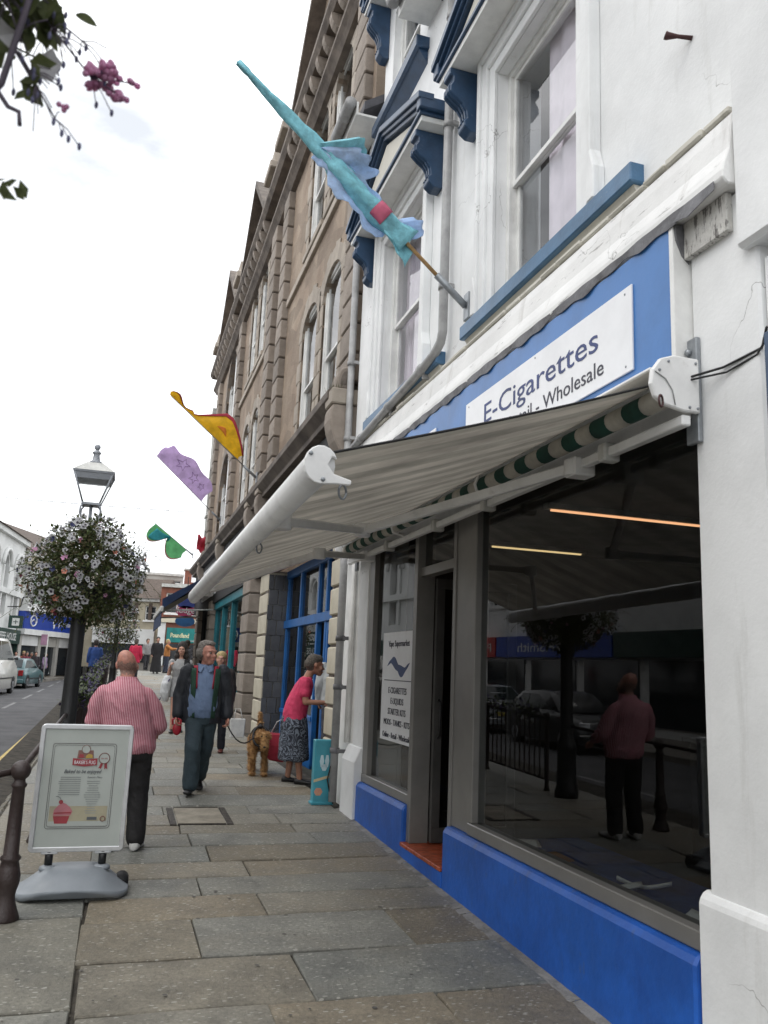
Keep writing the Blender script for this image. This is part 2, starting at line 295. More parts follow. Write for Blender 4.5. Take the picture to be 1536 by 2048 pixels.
# flagstones: courses run across the pavement
nslab = 0
def slab(x0, x1, y0, y1, skew0, skew1, parent, th=.03, up=0, m='granite', name='flagstone', jit=.009):
    g = .010
    def j(): return random.uniform(-jit, jit)
    P = []
    ff_ = (0, .2, .42, .6, .81, 1)
    for (x, y) in [(x0+(x1-x0)*q, y0) for q in ff_]+[(x1+(x0-x1)*q, y1) for q in ff_]:
        k = (x+1)/3.5; yy = y+(skew0 if y == y0 else skew1)*(k-.5); P.append((x, yy))
    cx = (x0+x1)/2; cy = (y0+y1)/2
    Q = []
    for (x, y) in P:
        Q.append((x+(g if x < cx-.01 else -g if x > cx+.01 else 0)*.4+j(), y+(g if y < cy else -g)+j()*.9))
    dz = random.uniform(-.004, .004)+up; tlt = random.uniform(-.006, .006)
    me = bpy.data.meshes.new('flagstone'); b_ = .006; top = []; mid = []; bot = []
    for x, y in Q:
        z = gz(y)+dz+tlt*(x-cx); ix = x+(cx-x)*b_*2/max(.2, abs(x1-x0)); iy = y+(cy-y)*b_*2.5/max(.2, abs(y1-y0))
        top.append((ix-cx, iy-cy, z-gz(cy))); mid.append((x-cx, y-cy, z-.008-gz(cy))); bot.append((x-cx, y-cy, z-th-gz(cy)))
    me.from_pydata(top+mid+bot, [], [tuple(range(12))]+[(i+12, (i+1) % 12+12, (i+1) % 12, i) for i in range(12)]+[(i+24, (i+1) % 12+24, (i+1) % 12+12, i+12) for i in range(12)])
    me.materials.append(M[m]); o = bpy.data.objects.new(name, me); COL.objects.link(o); o.parent = parent; o.location = (cx, cy, gz(cy)); return o
ys = [1.2, 1.85, 2.5, 3.05, 3.72, 4.40, 5.06, 5.73, 6.22, 6.67, 7.12, 7.63, 8.10, 8.47, 8.95, 9.4, 10.05, 10.6, 11.08]
while ys[-1] < 46: ys.append(ys[-1]+random.uniform(.42, .68)+max(0, ys[-1]-26)*.02)
skews = [random.uniform(-.05, .05) for _ in ys]
random.seed(21)
edge = -.05
for i in range(len(ys)-1):
    y0, y1 = ys[i], ys[i+1]
    x = -.06+random.uniform(-.03, .03); xs = [x]
    first = random.uniform(.5, 1.25)
    while True:
        x += first if len(xs) == 1 else random.uniform(.85, 1.45)
        if x > 1.95: xs.append(2.40); break
        xs.append(x)
    for a, b in zip(xs, xs[1:]):
        slab(a, b, y0, y1, skews[i], skews[i+1], pave)
# the long edge stones by the rail
y = 1.0
while y < 40:
    l = random.uniform(.75, 1.5); slab(-.95, -.07, y, y+l, random.uniform(-.04, .04), random.uniform(-.04, .04), pave); y += l
# service cover let into the paving
mat('cover_iron', (.06, .052, .045), .7, .3, 20, .8, 90); mat('cover_fill', (.26, .235, .19), .85, .15, 4, .6, 60)
for (a, b, c, d) in ((.60, .67, 8.46, 9.28), (1.14, 1.21, 8.46, 9.28)):
    slab(a, b, c, d, 0, 0, pave, .03, .012, 'cover_iron', 'cover_frame', .002)
for (c, d) in ((8.46, 8.49), (9.25, 9.28)): slab(.67, 1.14, c, d, 0, 0, pave, .03, .012, 'cover_iron', 'cover_frame', .001)
slab(.672, 1.138, 8.49, 9.25, 0, 0, pave, .03, .010, 'cover_fill', 'cover_plate', .001)
# trodden gum and grit
random.seed(44); m = MB(); mat('gum', (.11, .105, .095), .9)
for k in range(130):
    x = random.uniform(-.8, 2.25); y = 3+random.random()**1.6*16; r0_ = random.uniform(.006, .017); a0_ = random.uniform(0, 6); z = gz(y)+.0062
    m.add([(x+r0_*random.uniform(.7, 1.2)*math.cos(a0_+q), y+r0_*random.uniform(.7, 1.2)*math.sin(a0_+q), z) for q in [6.2832*i/8 for i in range(8)]], [tuple(range(8))])
o = m.build('gum_spots', M['gum'], pave); o['kind'] = 'stuff'
# setts on the bank down to the road
me = bpy.data.meshes.new('sett'); bm = bmesh.new(); bmesh.ops.create_cube(bm, size=1); bmesh.ops.bevel(bm, geom=bm.edges[:], offset=.12, segments=1, affect='EDGES'); bm.to_mesh(me); bm.free(); me.materials.append(M['granite'])
n = 0
for r_ in range(5):
    x = -.995-r_*.105
    yy = 7.5+random.uniform(0, .1)
    while yy < 17.5:
        l = random.uniform(.14, .22); k = (x+1.5)/.53; zc = rz_(yy)*(1-k)+(gz(yy)-.03)*k
        o = bpy.data.objects.new('sett', me); COL.objects.link(o); o.parent = bank; o.location = (x, yy+l/2, zc-.005+random.uniform(-.006, .006)); o.scale = (.095, l-.015, .07)
        o.rotation_euler = (random.uniform(-.04, .04), -math.atan2(gz(yy)-rz_(yy), .53)+random.uniform(-.05, .05), 0); yy += l
strip('yellow_line', M['yellow_line'], -1.70, -1.62, [-10, 60], rz_, .006).name = 'yellow_line'
strip('yellow_line', M['yellow_line'], -1.90, -1.82, [-10, 60], rz_, .006)
for k, (yy) in enumerate(range(12, 70, 6)):
    strip('centre_line', M['white_line'], -3.55, -3.43, [yy, yy+3.4], rz_, .006)
# opposite pavement, bending in with the street
def oppx(y): return -7.4 if y < 30 else -7.4+(y-30)*.122
m = MB(); yy = list(range(-12, 131, 6))
for a, b in zip(yy, yy[1:]):
    for (u, v, du, dv) in ((-16, 0, .12, .12),): m.quad((-22, a, rz_(a)+.13), (oppx(a), a, rz_(a)+.13), (oppx(b), b, rz_(b)+.13), (-22, b, rz_(b)+.13))
    m.quad((oppx(a), a, rz_(a)+.13), (oppx(a)+.02, a, rz_(a)-.02), (oppx(b)+.02, b, rz_(b)-.02), (oppx(b), b, rz_(b)+.13))
mat('far_paving', (.24, .22, .19), .85, .15, 1.2, .3, 10)
o = m.build('opposite_pavement', M['far_paving']); o['kind'] = 'structure'
m = MB()
for a, b in zip(yy, yy[1:]): m.quad((oppx(a)-.16, a, rz_(a)+.137), (oppx(a), a, rz_(a)+.137), (oppx(b), b, rz_(b)+.137), (oppx(b)-.16, b, rz_(b)+.137))
o = m.build('kerb', M['concrete']); o['kind'] = 'structure'
# ================================================================== facade helpers (street facades lie in planes of constant x, street on the -x side)
def wall_open(mb, x0, x1, y0, y1, z0, z1, ops):
    ysx = sorted({y0, y1, *[o[0] for o in ops], *[o[1] for o in ops]}); zs = sorted({z0, z1, *[o[2] for o in ops], *[o[3] for o in ops]})
    for a, b in zip(ysx, ysx[1:]):
        run = None
        for c, d in zip(zs, zs[1:]):
            inside = any(o[0] <= a and b <= o[1] and o[2] <= c and d <= o[3] for o in ops)
            if inside:
                if run: mb.box(x0, x1, a, b, run[0], run[1]); run = None
            else: run = (run[0], d) if run else (c, d)
        if run: mb.box(x0, x1, a, b, run[0], run[1])
def arch_infill(mb, x0, x1, y0, y1, zs, zt, n=10):
    """spandrels between a segmental arch (springing zs, crown zt) and its square head"""
    c = (y0+y1)/2; h = (y1-y0)/2; pts = [(c-h*math.cos(math.pi*k/n), zs+(zt-zs)*math.sin(math.pi*k/n)) for k in range(n+1)]
    for (ya, za), (yb, zb) in zip(pts, pts[1:]): mb.prism([(x0, ya, za), (x0, yb, zb), (x0, yb, zt+.001), (x0, ya, zt+.001)], (x1-x0, 0, 0))
def sash(parent, x, y0, y1, z0, z1, mid, frame='white_paint', glass='win_glass', arch=0, w=.05):
    """box sash window: frame, two sashes, panes"""
    f = MB(); f.box(x-.02, x+.10, y0, y0+w, z0, z1); f.box(x-.02, x+.10, y1-w, y1, z0, z1); f.box(x-.02, x+.10, y0+w, y1-w, z1-w-arch*.12, z1); f.box(x-.03, x+.10, y0+w, y1-w, z0, z0+w)
    win = f.build('window_frame', M[frame], parent, .004)
    for (zz0, zz1, xx, nm) in ((mid, z1-w-arch*.12, x+.01, 'upper_sash'), (z0+w, mid+.045, x+.05, 'lower_sash')):
        s = MB(); a, b = y0+w, y1-w; t = .042
        s.box(xx, xx+.035, a, a+t, zz0, zz1); s.box(xx, xx+.035, b-t, b, zz0, zz1); s.box(xx, xx+.035, a+t, b-t, zz0, zz0+t); s.box(xx, xx+.035, a+t, b-t, zz1-t, zz1)
        so = s.build(nm, M[frame], parent, .003); 
        box('pane', M[glass], so, xx+.015, xx+.019, a+t, b-t, zz0+t, zz1-t)
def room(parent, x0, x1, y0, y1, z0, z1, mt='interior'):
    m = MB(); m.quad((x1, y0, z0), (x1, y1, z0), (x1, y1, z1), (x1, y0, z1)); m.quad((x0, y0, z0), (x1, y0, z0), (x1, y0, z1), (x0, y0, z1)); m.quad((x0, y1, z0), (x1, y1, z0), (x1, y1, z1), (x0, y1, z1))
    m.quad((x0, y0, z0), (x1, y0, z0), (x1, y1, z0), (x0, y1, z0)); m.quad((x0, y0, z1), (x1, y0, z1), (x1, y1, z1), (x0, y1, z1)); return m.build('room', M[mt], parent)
def curtain(parent, x, y0, y1, z0, z1, mt='curtain', amp=.03, n=8):
    def fn(u, v): y = y0+(y1-y0)*u; return (x+amp*math.sin(u*n*6.28)+amp*.5*math.sin(u*n*2.7+v), y, z0+(z1-z0)*v)
    MB().grid(fn, 48, 3).build('curtain', M[mt], parent, smooth=True)
# ================================================================== white rendered building with the e-cigarette shop
wb = thing('white_building', 'white rendered building with blue window trim and blue fascia above the striped awning', 'building', (3.0, 6.2, .17))
m = MB(); wall_open(m, 2.55, 2.95, 2.82, 9.66, 3.9, 8.62, [(4.28, 5.58, 4.62, 6.70), (7.31, 8.65, 4.62, 6.70)])
m.build('wall', M['white_render'], wb)
for (a, b, c, d) in ((7.42, 9.06, 7.70, 8.72), (4.1, 5.9, 4.5, 5.5)): m = MB(); wall_open(m, 2.551, 2.9, a, b, 8.62, 10.2, [(c, d, 8.62, 9.95)]); m.build('dormer_wall', M['white_render'], wb)
box('far_flank', M['white_render'], wb, 2.56, 10, 9.60, 9.655, 4, 9.2); box('near_flank', M['white_render'], wb, 2.56, 10, 2.83, 2.88, 4, 9.2)
MB().prism([(2.92, 2.82, 9.3), (6.5, 2.82, 11.8), (6.5, 2.82, 11.7), (2.92, 2.82, 9.18)], (0, 6.84, 0)).build('roof', M['slate'], wb)
for (a, b) in ((2.83, 4.08), (5.92, 7.40), (9.08, 9.66)): MB().prism([(2.3, a, 8.88), (2.919, a, 9.3), (2.919, a, 9.18), (2.3, a, 8.76)], (0, b-a, 0)).build('roof_eave', M['slate'], wb)
# window architraves, sills, pediments on consoles
def architrave(y0, y1, z0, z1):
    for (d, w0, w1) in ((.035, 0, .10), (.06, .10, .20), (.085, .20, .25)):
        a = MB(); x = 2.55-d
        a.box(x, 2.549, y0-w1, y0-w0, z0, z1+w1); a.box(x, 2.549, y1+w0, y1+w1, z0, z1+w1); a.box(x, 2.549, y0-w0, y1+w0, z1+w0, z1+w1)
        a.build('architrave', M['white_render'], wb, .006)
    for yy in (y0-.29, y1+.21):
        MB().prism([(2.46, yy, z0), (2.46, yy+.08, z0), (2.46, yy+.08, z0+.28), (2.46, yy+.04, z0+.36), (2.46, yy, z0+.22)], (.09, 0, 0)).build('scroll_foot', M['white_render'], wb, .01)
def console(y, w, x, zt, h, mt='navy_trim', wall=2.55, parent=None):
    """S-shaped bracket: profile in x-z, extruded along y"""
    d = wall-x; P = [(0, 0), (1, 0), (1, -.12), (.88, -.14), (.88, -.22), (.97, -.30), (.97, -.40), (.80, -.48), (.58, -.56), (.46, -.66), (.42, -.78), (.52, -.84), (.50, -.92), (.30, -1.0), (0, -1.0)]
    po = [(wall-a*d, y, zt+b*h) for a, b in P]; c = MB().prism(po, (0, w, 0)).build('console', M[mt], parent or wb, .008)
    for k in (.2, .5, .8):
        MB().prism([(wall-a*d-(.012), y+w*k-.012, zt+b*h) for a, b in P[4:12]]+[(wall-.2*d, y+w*k-.012, zt-.84*h), (wall-.5*d, y+w*k-.012, zt-.2*h)], (0, .024, 0)).build('flute', M[mt], c, .004)
    return c
def pediment(y0, y1, zb, parent, mt='navy_trim', rise=.52, xf=2.20):
    """bed, thin base moulding, cream tympanum and three-step raking cornices"""
    c = (y0+y1)/2; hw = (y1-y0)/2
    o = MB().box(xf+.06, 2.549, y0+.07, y1-.07, zb, zb+.06).build('pediment_bed', M['white_paint'], parent, .004)
    MB().box(xf+.035, 2.549, y0+.05, y1-.05, zb+.061, zb+.10).build('base_moulding', M[mt], o, .004)
    MB().prism([(xf+.10, y0+.12, zb+.101), (xf+.10, y1-.12, zb+.101), (xf+.10, c, zb+.10+rise*.92)], (2.549-xf-.10, 0, 0)).build('tympanum', M['cream_render'], o)
    for (xo, t0, t1, e) in ((xf, .13, .20, 0), (xf+.03, .085, .13, .02), (xf+.06, .04, .085, .04)):
        for s in (-1, 1):
            ye = c+s*(hw-e); k = .16
            MB().prism([(xo, ye, zb+.062+t0), (xo, c, zb+.062+t0+rise), (xo, c, zb+.062+t1+rise), (xo, ye, zb+.062+t1)], (k if t0 > .1 else k-.03, 0, 0)).build('raking_cornice', M[mt], o, .005)
    for s in (-1, 1):                                     # returned ends
        ye = c+s*(hw-.06); MB().box(xf+.02, 2.549, ye-.055, ye+.055, zb+.10, zb+.23).build('cornice_return', M[mt], o, .01)
    MB().prism([(xf+.161, y0+.02, zb+.20), (xf+.161, c, zb+.24+rise), (xf+.161, y1-.02, zb+.20)], (2.549-xf-.161, 0, 0)).build('pediment_back', M['white_render'], o)
for (y0, y1, s0, s1) in ((4.28, 5.58, 3.60, 6.08), (7.31, 8.65, 6.62, 9.03)):
    architrave(y0, y1, 4.62, 6.70)
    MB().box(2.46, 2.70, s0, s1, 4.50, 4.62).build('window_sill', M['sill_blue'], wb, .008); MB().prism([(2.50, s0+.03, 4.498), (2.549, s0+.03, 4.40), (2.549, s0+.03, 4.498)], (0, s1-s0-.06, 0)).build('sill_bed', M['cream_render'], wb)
    c = (y0+y1)/2; pediment(c-1.36, c+1.36, 6.95, wb)
    for yy in (c-1.16, c+1.0): console(yy, .15, 2.25, 6.95, .58)
    sash(wb, 2.66, y0, y1, 4.62, 6.70, 5.64)
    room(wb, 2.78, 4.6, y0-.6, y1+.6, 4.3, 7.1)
curtain(wb, 2.775, 4.0, 5.12, 4.5, 6.9, amp=.012, n=5); curtain(wb, 2.82, 7.2, 7.85, 4.5, 6.9, amp=.015)
curtain(wb, 2.84, 8.2, 8.75, 4.5, 6.9)
# dormers that break the eaves
for (y0, y1) in ((7.70, 8.72), (4.5, 5.5)):
    sash(wb, 2.66, y0, y1, 8.62, 9.95, 9.3); c = (y0+y1)/2
    MB().box(2.40, 2.60, y0-.34, y1+.34, 8.36, 8.50).build('window_sill', M['navy_trim'], wb, .01)
    MB().prism([(2.44, y0-.3, 8.358), (2.549, y0-.3, 8.2), (2.549, y0-.3, 8.358)], (0, y1-y0+.6, 0)).build('sill_bed', M['navy_trim'], wb)
    pediment(c-1.05, c+1.05, 10.2, wb, rise=.5)
    for yy in (c-.9, c+.72): console(yy, .16, 2.27, 10.2, .75)
    room(wb, 2.78, 4, y0-.2, y1+.2, 8.4, 10.1)
for (a, b) in ((9.07, 9.86), (5.95, 7.40), (2.83, 4.05)):
    box('soffit', M['white_paint'], wb, 2.22, 2.549, a, b, 8.66, 8.69); box('fascia_board', M['white_paint'], wb, 2.195, 2.22, a, b, 8.66, 8.84)
    m = MB(); m.tube([(2.12, a, 8.82), (2.12, b, 8.82)], .075, 12); m.tube([(2.12, a+.3, 8.82), (2.12, a+.36, 8.82)], .083, 12); m.build('gutter', M['pipe_grey'], wb)
box('flashing', M['lead'], wb, 2.2, 2.9, 9.661, 9.85, 8.70, 8.80)
# shop cornice: weathered render ledge with a lead edge
crackmat('cornice_white', (.80, .80, .79), (.48, .46, .43)); wear('cornice_white', (.20, .19, .18), 7, .60, .66, (1, .35, 2.2), .75)
m = MB(); prof = [(2.56, 4.45), (2.515, 4.40), (2.47, 4.37), (2.455, 4.30), (2.44, 4.18), (2.41, 4.10), (2.40, 4.06), (2.40, 4.02), (2.425, 3.995), (2.56, 3.995)]
m.prism([(x, 2.80, z) for x, z in prof], (0, 6.86, 0)); m.build('cornice', M['cornice_white'], wb, .006)
m = MB(); y = 2.82; random.seed(3)
while y < 9.4:
    l = random.uniform(.12, .4); m.box(2.462+random.uniform(-.008, .006), 2.53, y, y+l*.96, 4.385+random.uniform(-.006, .006), 4.412+random.uniform(-.004, .012)); y += l
m.build('flaked_ledge', M['cream_render'], wb, .008)
y = 3.1; m = MB(); n = 0
def lf(u, v):
    y = 3.0+u*6.5; w = .012*math.sin(y*9)+.012*math.sin(y*23+1); return (2.396+v*.008+w*.25, y, 4.03-.05*v+w*(v))
mb_ = MB().grid(lf, 130, 2); mb_.build('lead_flashing', M['lead'], wb, solid=.004)
mat('peeling', (.56, .55, .52), .7, .1, 6, .3, 40); wear('peeling', (.10, .09, .085), 16, .50, .56, (1, 2.5, .45), .9)
MB().box(2.465, 2.5, 2.86, 3.17, 3.80, 3.993).build('end_board', M['peeling'], wb, .004); MB().prism([(2.44, 3.168, 3.992), (2.41, 3.168, 3.985), (2.42, 3.168, 3.90), (2.455, 3.168, 3.82), (2.50, 3.168, 3.78), (2.50, 3.168, 3.992)], (0, .035, 0)).build('lead_drip', M['lead'], wb, .006)
MB().prism([(2.398, 2.86, 4.03), (2.398, 3.2, 4.03), (2.396, 3.2, 3.99), (2.396, 3.05, 3.955), (2.396, 2.86, 3.985)], (.004, 0, 0)).build('lead_lap', M['lead'], wb)
# fascia with its sign panels
MB().box(2.412, 2.56, 3.21, 9.15, 3.25, 3.985).build('fascia', M['fascia_blue'], wb, .004)
MB().box(2.405, 2.56, 3.175, 3.207, 3.24, 3.985).build('fascia_end', M['white_paint'], wb, .003)
MB().box(2.385, 2.42, 3.21, 9.1, 3.20, 3.247).build('fascia_rail', M['lead'], wb, .003)
for k, (a, b) in enumerate(((3.52, 5.75), (6.42, 8.6))):
    pn = MB().box(2.400, 2.4115, a, b, 3.345, 3.825).build('sign_panel', M['sign_white'], wb, .002)
    if k == 0:
        t = MB(); text_mb(t, 'E-Cigarettes', .215, (2.399, 5.42, 3.575), (0, -1, 0), (0, 0, 1), fitw=1.55); t.build('lettering', M['letter_blue'], pn)
        t = MB(); text_mb(t, 'Online - Retail - Wholesale', .135, (2.399, 5.6, 3.415), (0, -1, 0), (0, 0, 1), fitw=1.80); t.build('lettering', M['letter_dark'], pn)
        for (y, z) in ((3.58, 3.79), (3.58, 3.38), (5.69, 3.79), (5.69, 3.38), (4.6, 3.8)): MB().ball((2.399, y, z), (.004, .007, .007), 8, 4).build('screw', M['galv'], pn)
# piers
def pier(y0, y1, plinth=True):
    box('pier', M['white_render'], wb, 2.50, 2.95, y0, y1, .0, 3.99, .012)
    if plinth: MB().prism([(2.47, y0-.04, -.1), (2.47, y0-.04, .84), (2.50, y0-.04, .88), (2.96, y0-.04, .88), (2.96, y0-.04, -.1)], (0, y1-y0+.085, 0)).build('pier_plinth', M['white_render'], wb, .012)
pier(2.72, 3.17); pier(8.60, 8.97, False)
MB().prism([(2.42, 8.592, 0), (2.42, 8.592, .80), (2.49, 8.592, .95), (2.9, 8.592, .95), (2.9, 8.592, 0)], (0, .50, 0)).build('pier_foot', M['white_render'], wb, .01)
box('pier_return', M['white_paint'], wb, 2.54, 2.95, 8.971, 9.84, .2, 3.99, .008)
MB().tube([(2.50, 9.22, .95), (2.50, 9.22, 3.1)], .032, 10).build('white_pipe', M['white_paint'], wb)
# stall riser, window and door of the shop
m = MB(); m.prism([(2.45, 3.22, -.2), (2.45, 3.22, .575), (2.475, 3.22, .615), (2.66, 3.22, .615), (2.66, 3.22, -.2)], (0, 2.92, 0)); m.build('stall_riser', M['plinth_blue'], wb, .012)
m = MB(); m.prism([(2.45, 7.09, -.1), (2.45, 7.09, .575), (2.475, 7.09, .615), (2.66, 7.09, .615), (2.66, 7.09, -.1)], (0, 1.50, 0)); m.build('stall_riser', M['plinth_blue'], wb, .012)
box('door_riser', M['plinth_blue'], wb, 2.445, 2.66, 6.14, 7.09, -.1, .285, .006)
for k in range(5): box('step_tile', M['red_tile'], wb, 2.435, 2.80, 6.145+k*.189, 6.145+k*.189+.184, .287, .318, .004)
AL = M['aluminium']
m = MB(); m.box(2.50, 2.62, 3.19, 5.80, .617, .70); m.build('sill_rail', AL, wb, .006)
m = MB(); m.box(2.50, 2.62, 7.10, 8.58, .617, .70); m.build('sill_rail', AL, wb, .006)
m = MB(); m.box(2.52, 2.61, 5.80, 6.14, .616, 3.1); m.build('mullion', AL, wb, .006); m = MB(); m.box(2.51, 2.62, 5.74, 5.80, .70, 3.1); m.build('window_stile', AL, wb, .006)
m = MB(); m.box(2.51, 2.62, 6.141, 6.20, .319, 3.1); m.build('door_jamb', AL, wb, .004); m = MB(); m.box(2.49, 2.66, 7.0, 7.088, .319, 3.1); m.build('door_jamb', AL, wb, .004)
m = MB(); m.box(2.52, 2.62, 6.2, 7.0, 2.60, 2.68); m.build('transom', AL, wb, .004)
m = MB(); m.box(2.52, 2.62, 7.09, 7.14, .70, 3.1); m.build('window_stile', AL, wb, .004); m = MB(); m.box(2.51, 2.62, 8.42, 8.60, .70, 3.1); m.build('window_stile', AL, wb, .004)
box('head_rail', AL, wb, 2.51, 2.62, 3.2, 8.6, 3.101, 3.2)
MB().box(2.56, 2.566, 3.19, 5.74, .70, 3.1).build('shop_window', M['shop_glass'], wb)
MB().box(2.56, 2.566, 7.14, 8.42, .70, 3.1).build('shop_window', M['shop_glass'], wb)
MB().box(2.56, 2.566, 6.2, 7.0, 2.68, 3.1).build('fanlight', M['shop_glass'], wb)
# the glazed door, opened inward against the far side
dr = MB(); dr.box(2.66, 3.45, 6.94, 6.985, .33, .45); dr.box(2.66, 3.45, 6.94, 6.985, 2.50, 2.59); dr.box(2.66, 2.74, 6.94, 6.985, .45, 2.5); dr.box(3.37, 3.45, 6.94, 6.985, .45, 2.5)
dr = dr.build('door', mat('door_dark', (.07, .068, .065), .45), wb, .004); box('pane', M['shop_glass'], dr, 2.74, 3.37, 6.96, 6.966, .45, 2.5); MB().tube([(2.70, 6.93, 1.2), (2.70, 6.89, 1.22), (2.70, 6.89, 1.5), (2.70, 6.93, 1.52)], .011, 8).build('door_handle', M['black_iron'], dr)  # aluminium leaf too; shade of the doorway is put into its colour
# shop interior
rm = MB(); 
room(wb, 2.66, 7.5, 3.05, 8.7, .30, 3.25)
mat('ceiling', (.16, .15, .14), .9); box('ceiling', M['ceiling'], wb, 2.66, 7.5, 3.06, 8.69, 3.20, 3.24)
mat('display_cloth', (.012, .05, .22), .8, .2, 6); box('display_deck', M['display_cloth'], wb, 2.63, 3.35, 3.2, 5.7, .56, .60)
mat('terracotta', (.24, .09, .04), .8); 
shop = thing('shop_counter', 'dark counter inside the e-cigarette shop behind the big window', 'counter', (5.0, 4.8, .3))
box('counter_body', M['dark'], shop, 4.8, 5.4, 3.6, 6.3, .3, 1.25, .01); box('counter_top', M['interior'], shop, 4.76, 5.44, 3.56, 6.34, 1.25, 1.29, .005)
sh = thing('wall_shelves', 'dark shelving with small packets on the shop back wall', 'shelves', (7.2, 5.2, .3))
for z in (.9, 1.35, 1.8, 2.25): box('shelf', M['interior'], sh, 7.05, 7.45, 3.3, 8.3, z, z+.03)
random.seed(5); pk = [mat('packet%d' % i, c, .6) for i, c in enumerate(((.3, .05, .04), (.05, .12, .3), (.35, .33, .3), (.05, .2, .1), (.3, .2, .05)))]
for z in (.93, 1.38, 1.83, 2.28):
    for k in range(22):
        y = 3.4+k*.22; h = random.uniform(.1, .28); box('packet', random.choice(pk), sh, 7.1, 7.3, y, y+random.uniform(.08, .18), z+.001, z+h)
for (n_, x, y, z, l) in (('orange', 4.10, 6.1, 3.12, .76), ('pale', 4.32, 8.2, 3.12, .55)):
    lamp = thing('strip_light', 'thin %s strip light on the dark shop ceiling' % n_, 'light', (x, y, z))
    box('tube', emis('strip_'+n_, (1, .5, .25) if n_ == 'orange' else (1, .72, .35), 1.5 if n_ == 'orange' else 1.1), lamp, x-l, x+l, y-.012, y+.012, z+.010, z+.025)
    box('housing', M['grey_white'], lamp, x-l-.05, x+l+.05, y-.04, y+.04, z+.0255, z+.075)
# papers lying in the window
mat('paper', (.85, .85, .83), .8, .06, 6)
random.seed(9)
for k, (x, y, w, l, a) in enumerate(((2.85, 3.62, .2, .3, .4), (2.75, 4.25, .1, .28, 1.2), (2.95, 4.3, .03, .3, .9), (2.80, 5.45, .21, .3, -.3))):
    o = thing('leaflet', ['curled white paper lying nearest the pier in the shop window', 'narrow folded paper in the middle of the shop window', 'thin white strip of paper beside the folded one in the window', 'flat white sheet at the far end of the shop window'][k], 'paper', (x, y, .605))
    def pf(u, v): return ((u-.5)*w, (v-.5)*l, .004+.02*((u-.5)**2*4+(v-.5)**2*3)*(k != 3)+.012*math.sin(v*5+k))
    MB().grid(pf, 6, 8).build('sheet', M['paper'], None, smooth=True, solid=.001).parent = o; o.rotation_euler = (0, 0, a)
for k, (x, y, a) in enumerate(((2.95, 3.45, .2), (2.8, 5.1, .5))):
    o = MB().box(x-.1, x+.1, y-.12, y+.12, .601, .612).build('display_mat', M['terracotta']); tag(o, ['small orange mat in the near corner of the shop window', 'orange mat at the far end of the shop window display'][k], 'mat')
# poster in the side window
po = thing('poster', 'white shop poster with blue swirl taped inside the narrow window', 'poster', (2.55, 7.75, 1.1))
def py_(px): return px
box('sheet', M['sign_white'], po, 2.556, 2.559, 7.16, 8.16, 1.09, 2.13)
mat('poster_blue', (.02, .05, .16), .5)
for z, s, sz in ((1.99, 'Vape Supermarket', .085), (1.54, 'E-CIGARETTES', .085), (1.44, 'E-LIQUIDS', .085), (1.34, 'STARTER KITS', .085), (1.24, 'MODS - TANKS - KITS', .08), (1.18, '', .08), (1.12, 'Online - Retail - Wholesale', .075)):
    if s: t = MB(); text_mb(t, s, sz, (2.554, 7.66, z), (0, -1, 0), (0, 0, 1), 'CENTER'); t.build('lettering', M['letter_dark'], po)
box('rule', M['letter_dark'], po, 2.5535, 2.5555, 7.24, 8.08, 1.66, 1.668)
pts = [(8.0-.68*u, 1.80+.05*math.sin(u*7)) for u in [i/24 for i in range(25)]]; t = MB()
for i in range(24):
    w0 = .06*math.sin(math.pi*i/24)*(.5+.5*abs(math.cos(i*.4))); w1 = .06*math.sin(math.pi*(i+1)/24)*(.5+.5*abs(math.cos((i+1)*.4)))
    t.prism([(2.554, pts[i][0], pts[i][1]-w0), (2.554, pts[i+1][0], pts[i+1][1]-w1), (2.554, pts[i+1][0], pts[i+1][1]+w1+.001), (2.554, pts[i][0], pts[i][1]+w0+.001)], (.0015, 0, 0))
t.build('swirl', M['poster_blue'], po)
# downpipes
dp = thing('downpipe', 'grey downpipe between the two white windows bending away under the far sill', 'pipe', (2.47, 6.5, 4.5))
m = MB(); m.tube([(2.47, 6.5, 8.7), (2.47, 6.5, 4.75), (2.465, 6.53, 4.66), (2.45, 6.64, 4.585), (2.44, 6.85, 4.55), (2.44, 9.75, 4.36)], .042, 12); m.build('pipe', M['pipe_grey'], dp)
for z in (8.0, 6.82, 5.18): m = MB(); m.tube([(2.47, 6.5, z-.03), (2.47, 6.5, z+.03)], .052, 12); m.box(2.49, 2.549, 6.44, 6.47, z-.02, z+.02); m.build('bracket', M['pipe_grey'], dp)
for y in (6.95, 7.95, 9.0): z = 4.55-(y-6.85)*.0655; m = MB(); m.tube([(2.44, y-.03, z), (2.44, y+.03, z)], .052, 12); m.box(2.45, 2.54, y-.012, y+.012, z-.09, z-.03); m.build('bracket', M['pipe_grey'], dp)
dp = thing('downpipe', 'tall grey downpipe on the joint of the white and the stone building', 'pipe', (2.47, 9.74, .3))
m = MB(); m.tube([(2.47, 9.74, 8.6), (2.47, 9.74, 3.3), (2.44, 9.60, 3.2), (2.40, 9.38, 3.1), (2.40, 9.34, 2.95), (2.40, 9.34, .30)], .045, 12); m.build('pipe', M['pipe_grey'], dp)
for z in (7.1, 5.6, 4.6): m = MB(); m.tube([(2.47, 9.74, z-.03), (2.47, 9.74, z+.03)], .055, 12); m.box(2.48, 2.56, 9.66, 9.69, z-.02, z+.02); m.build('bracket', M['pipe_grey'], dp)
for z in (2.1, 1.55, .85): m = MB(); m.tube([(2.40, 9.34, z-.03), (2.40, 9.34, z+.03)], .056, 12); m.box(2.41, 2.5, 9.24, 9.27, z-.02, z+.02); m.build('bracket', M['lead'], dp)
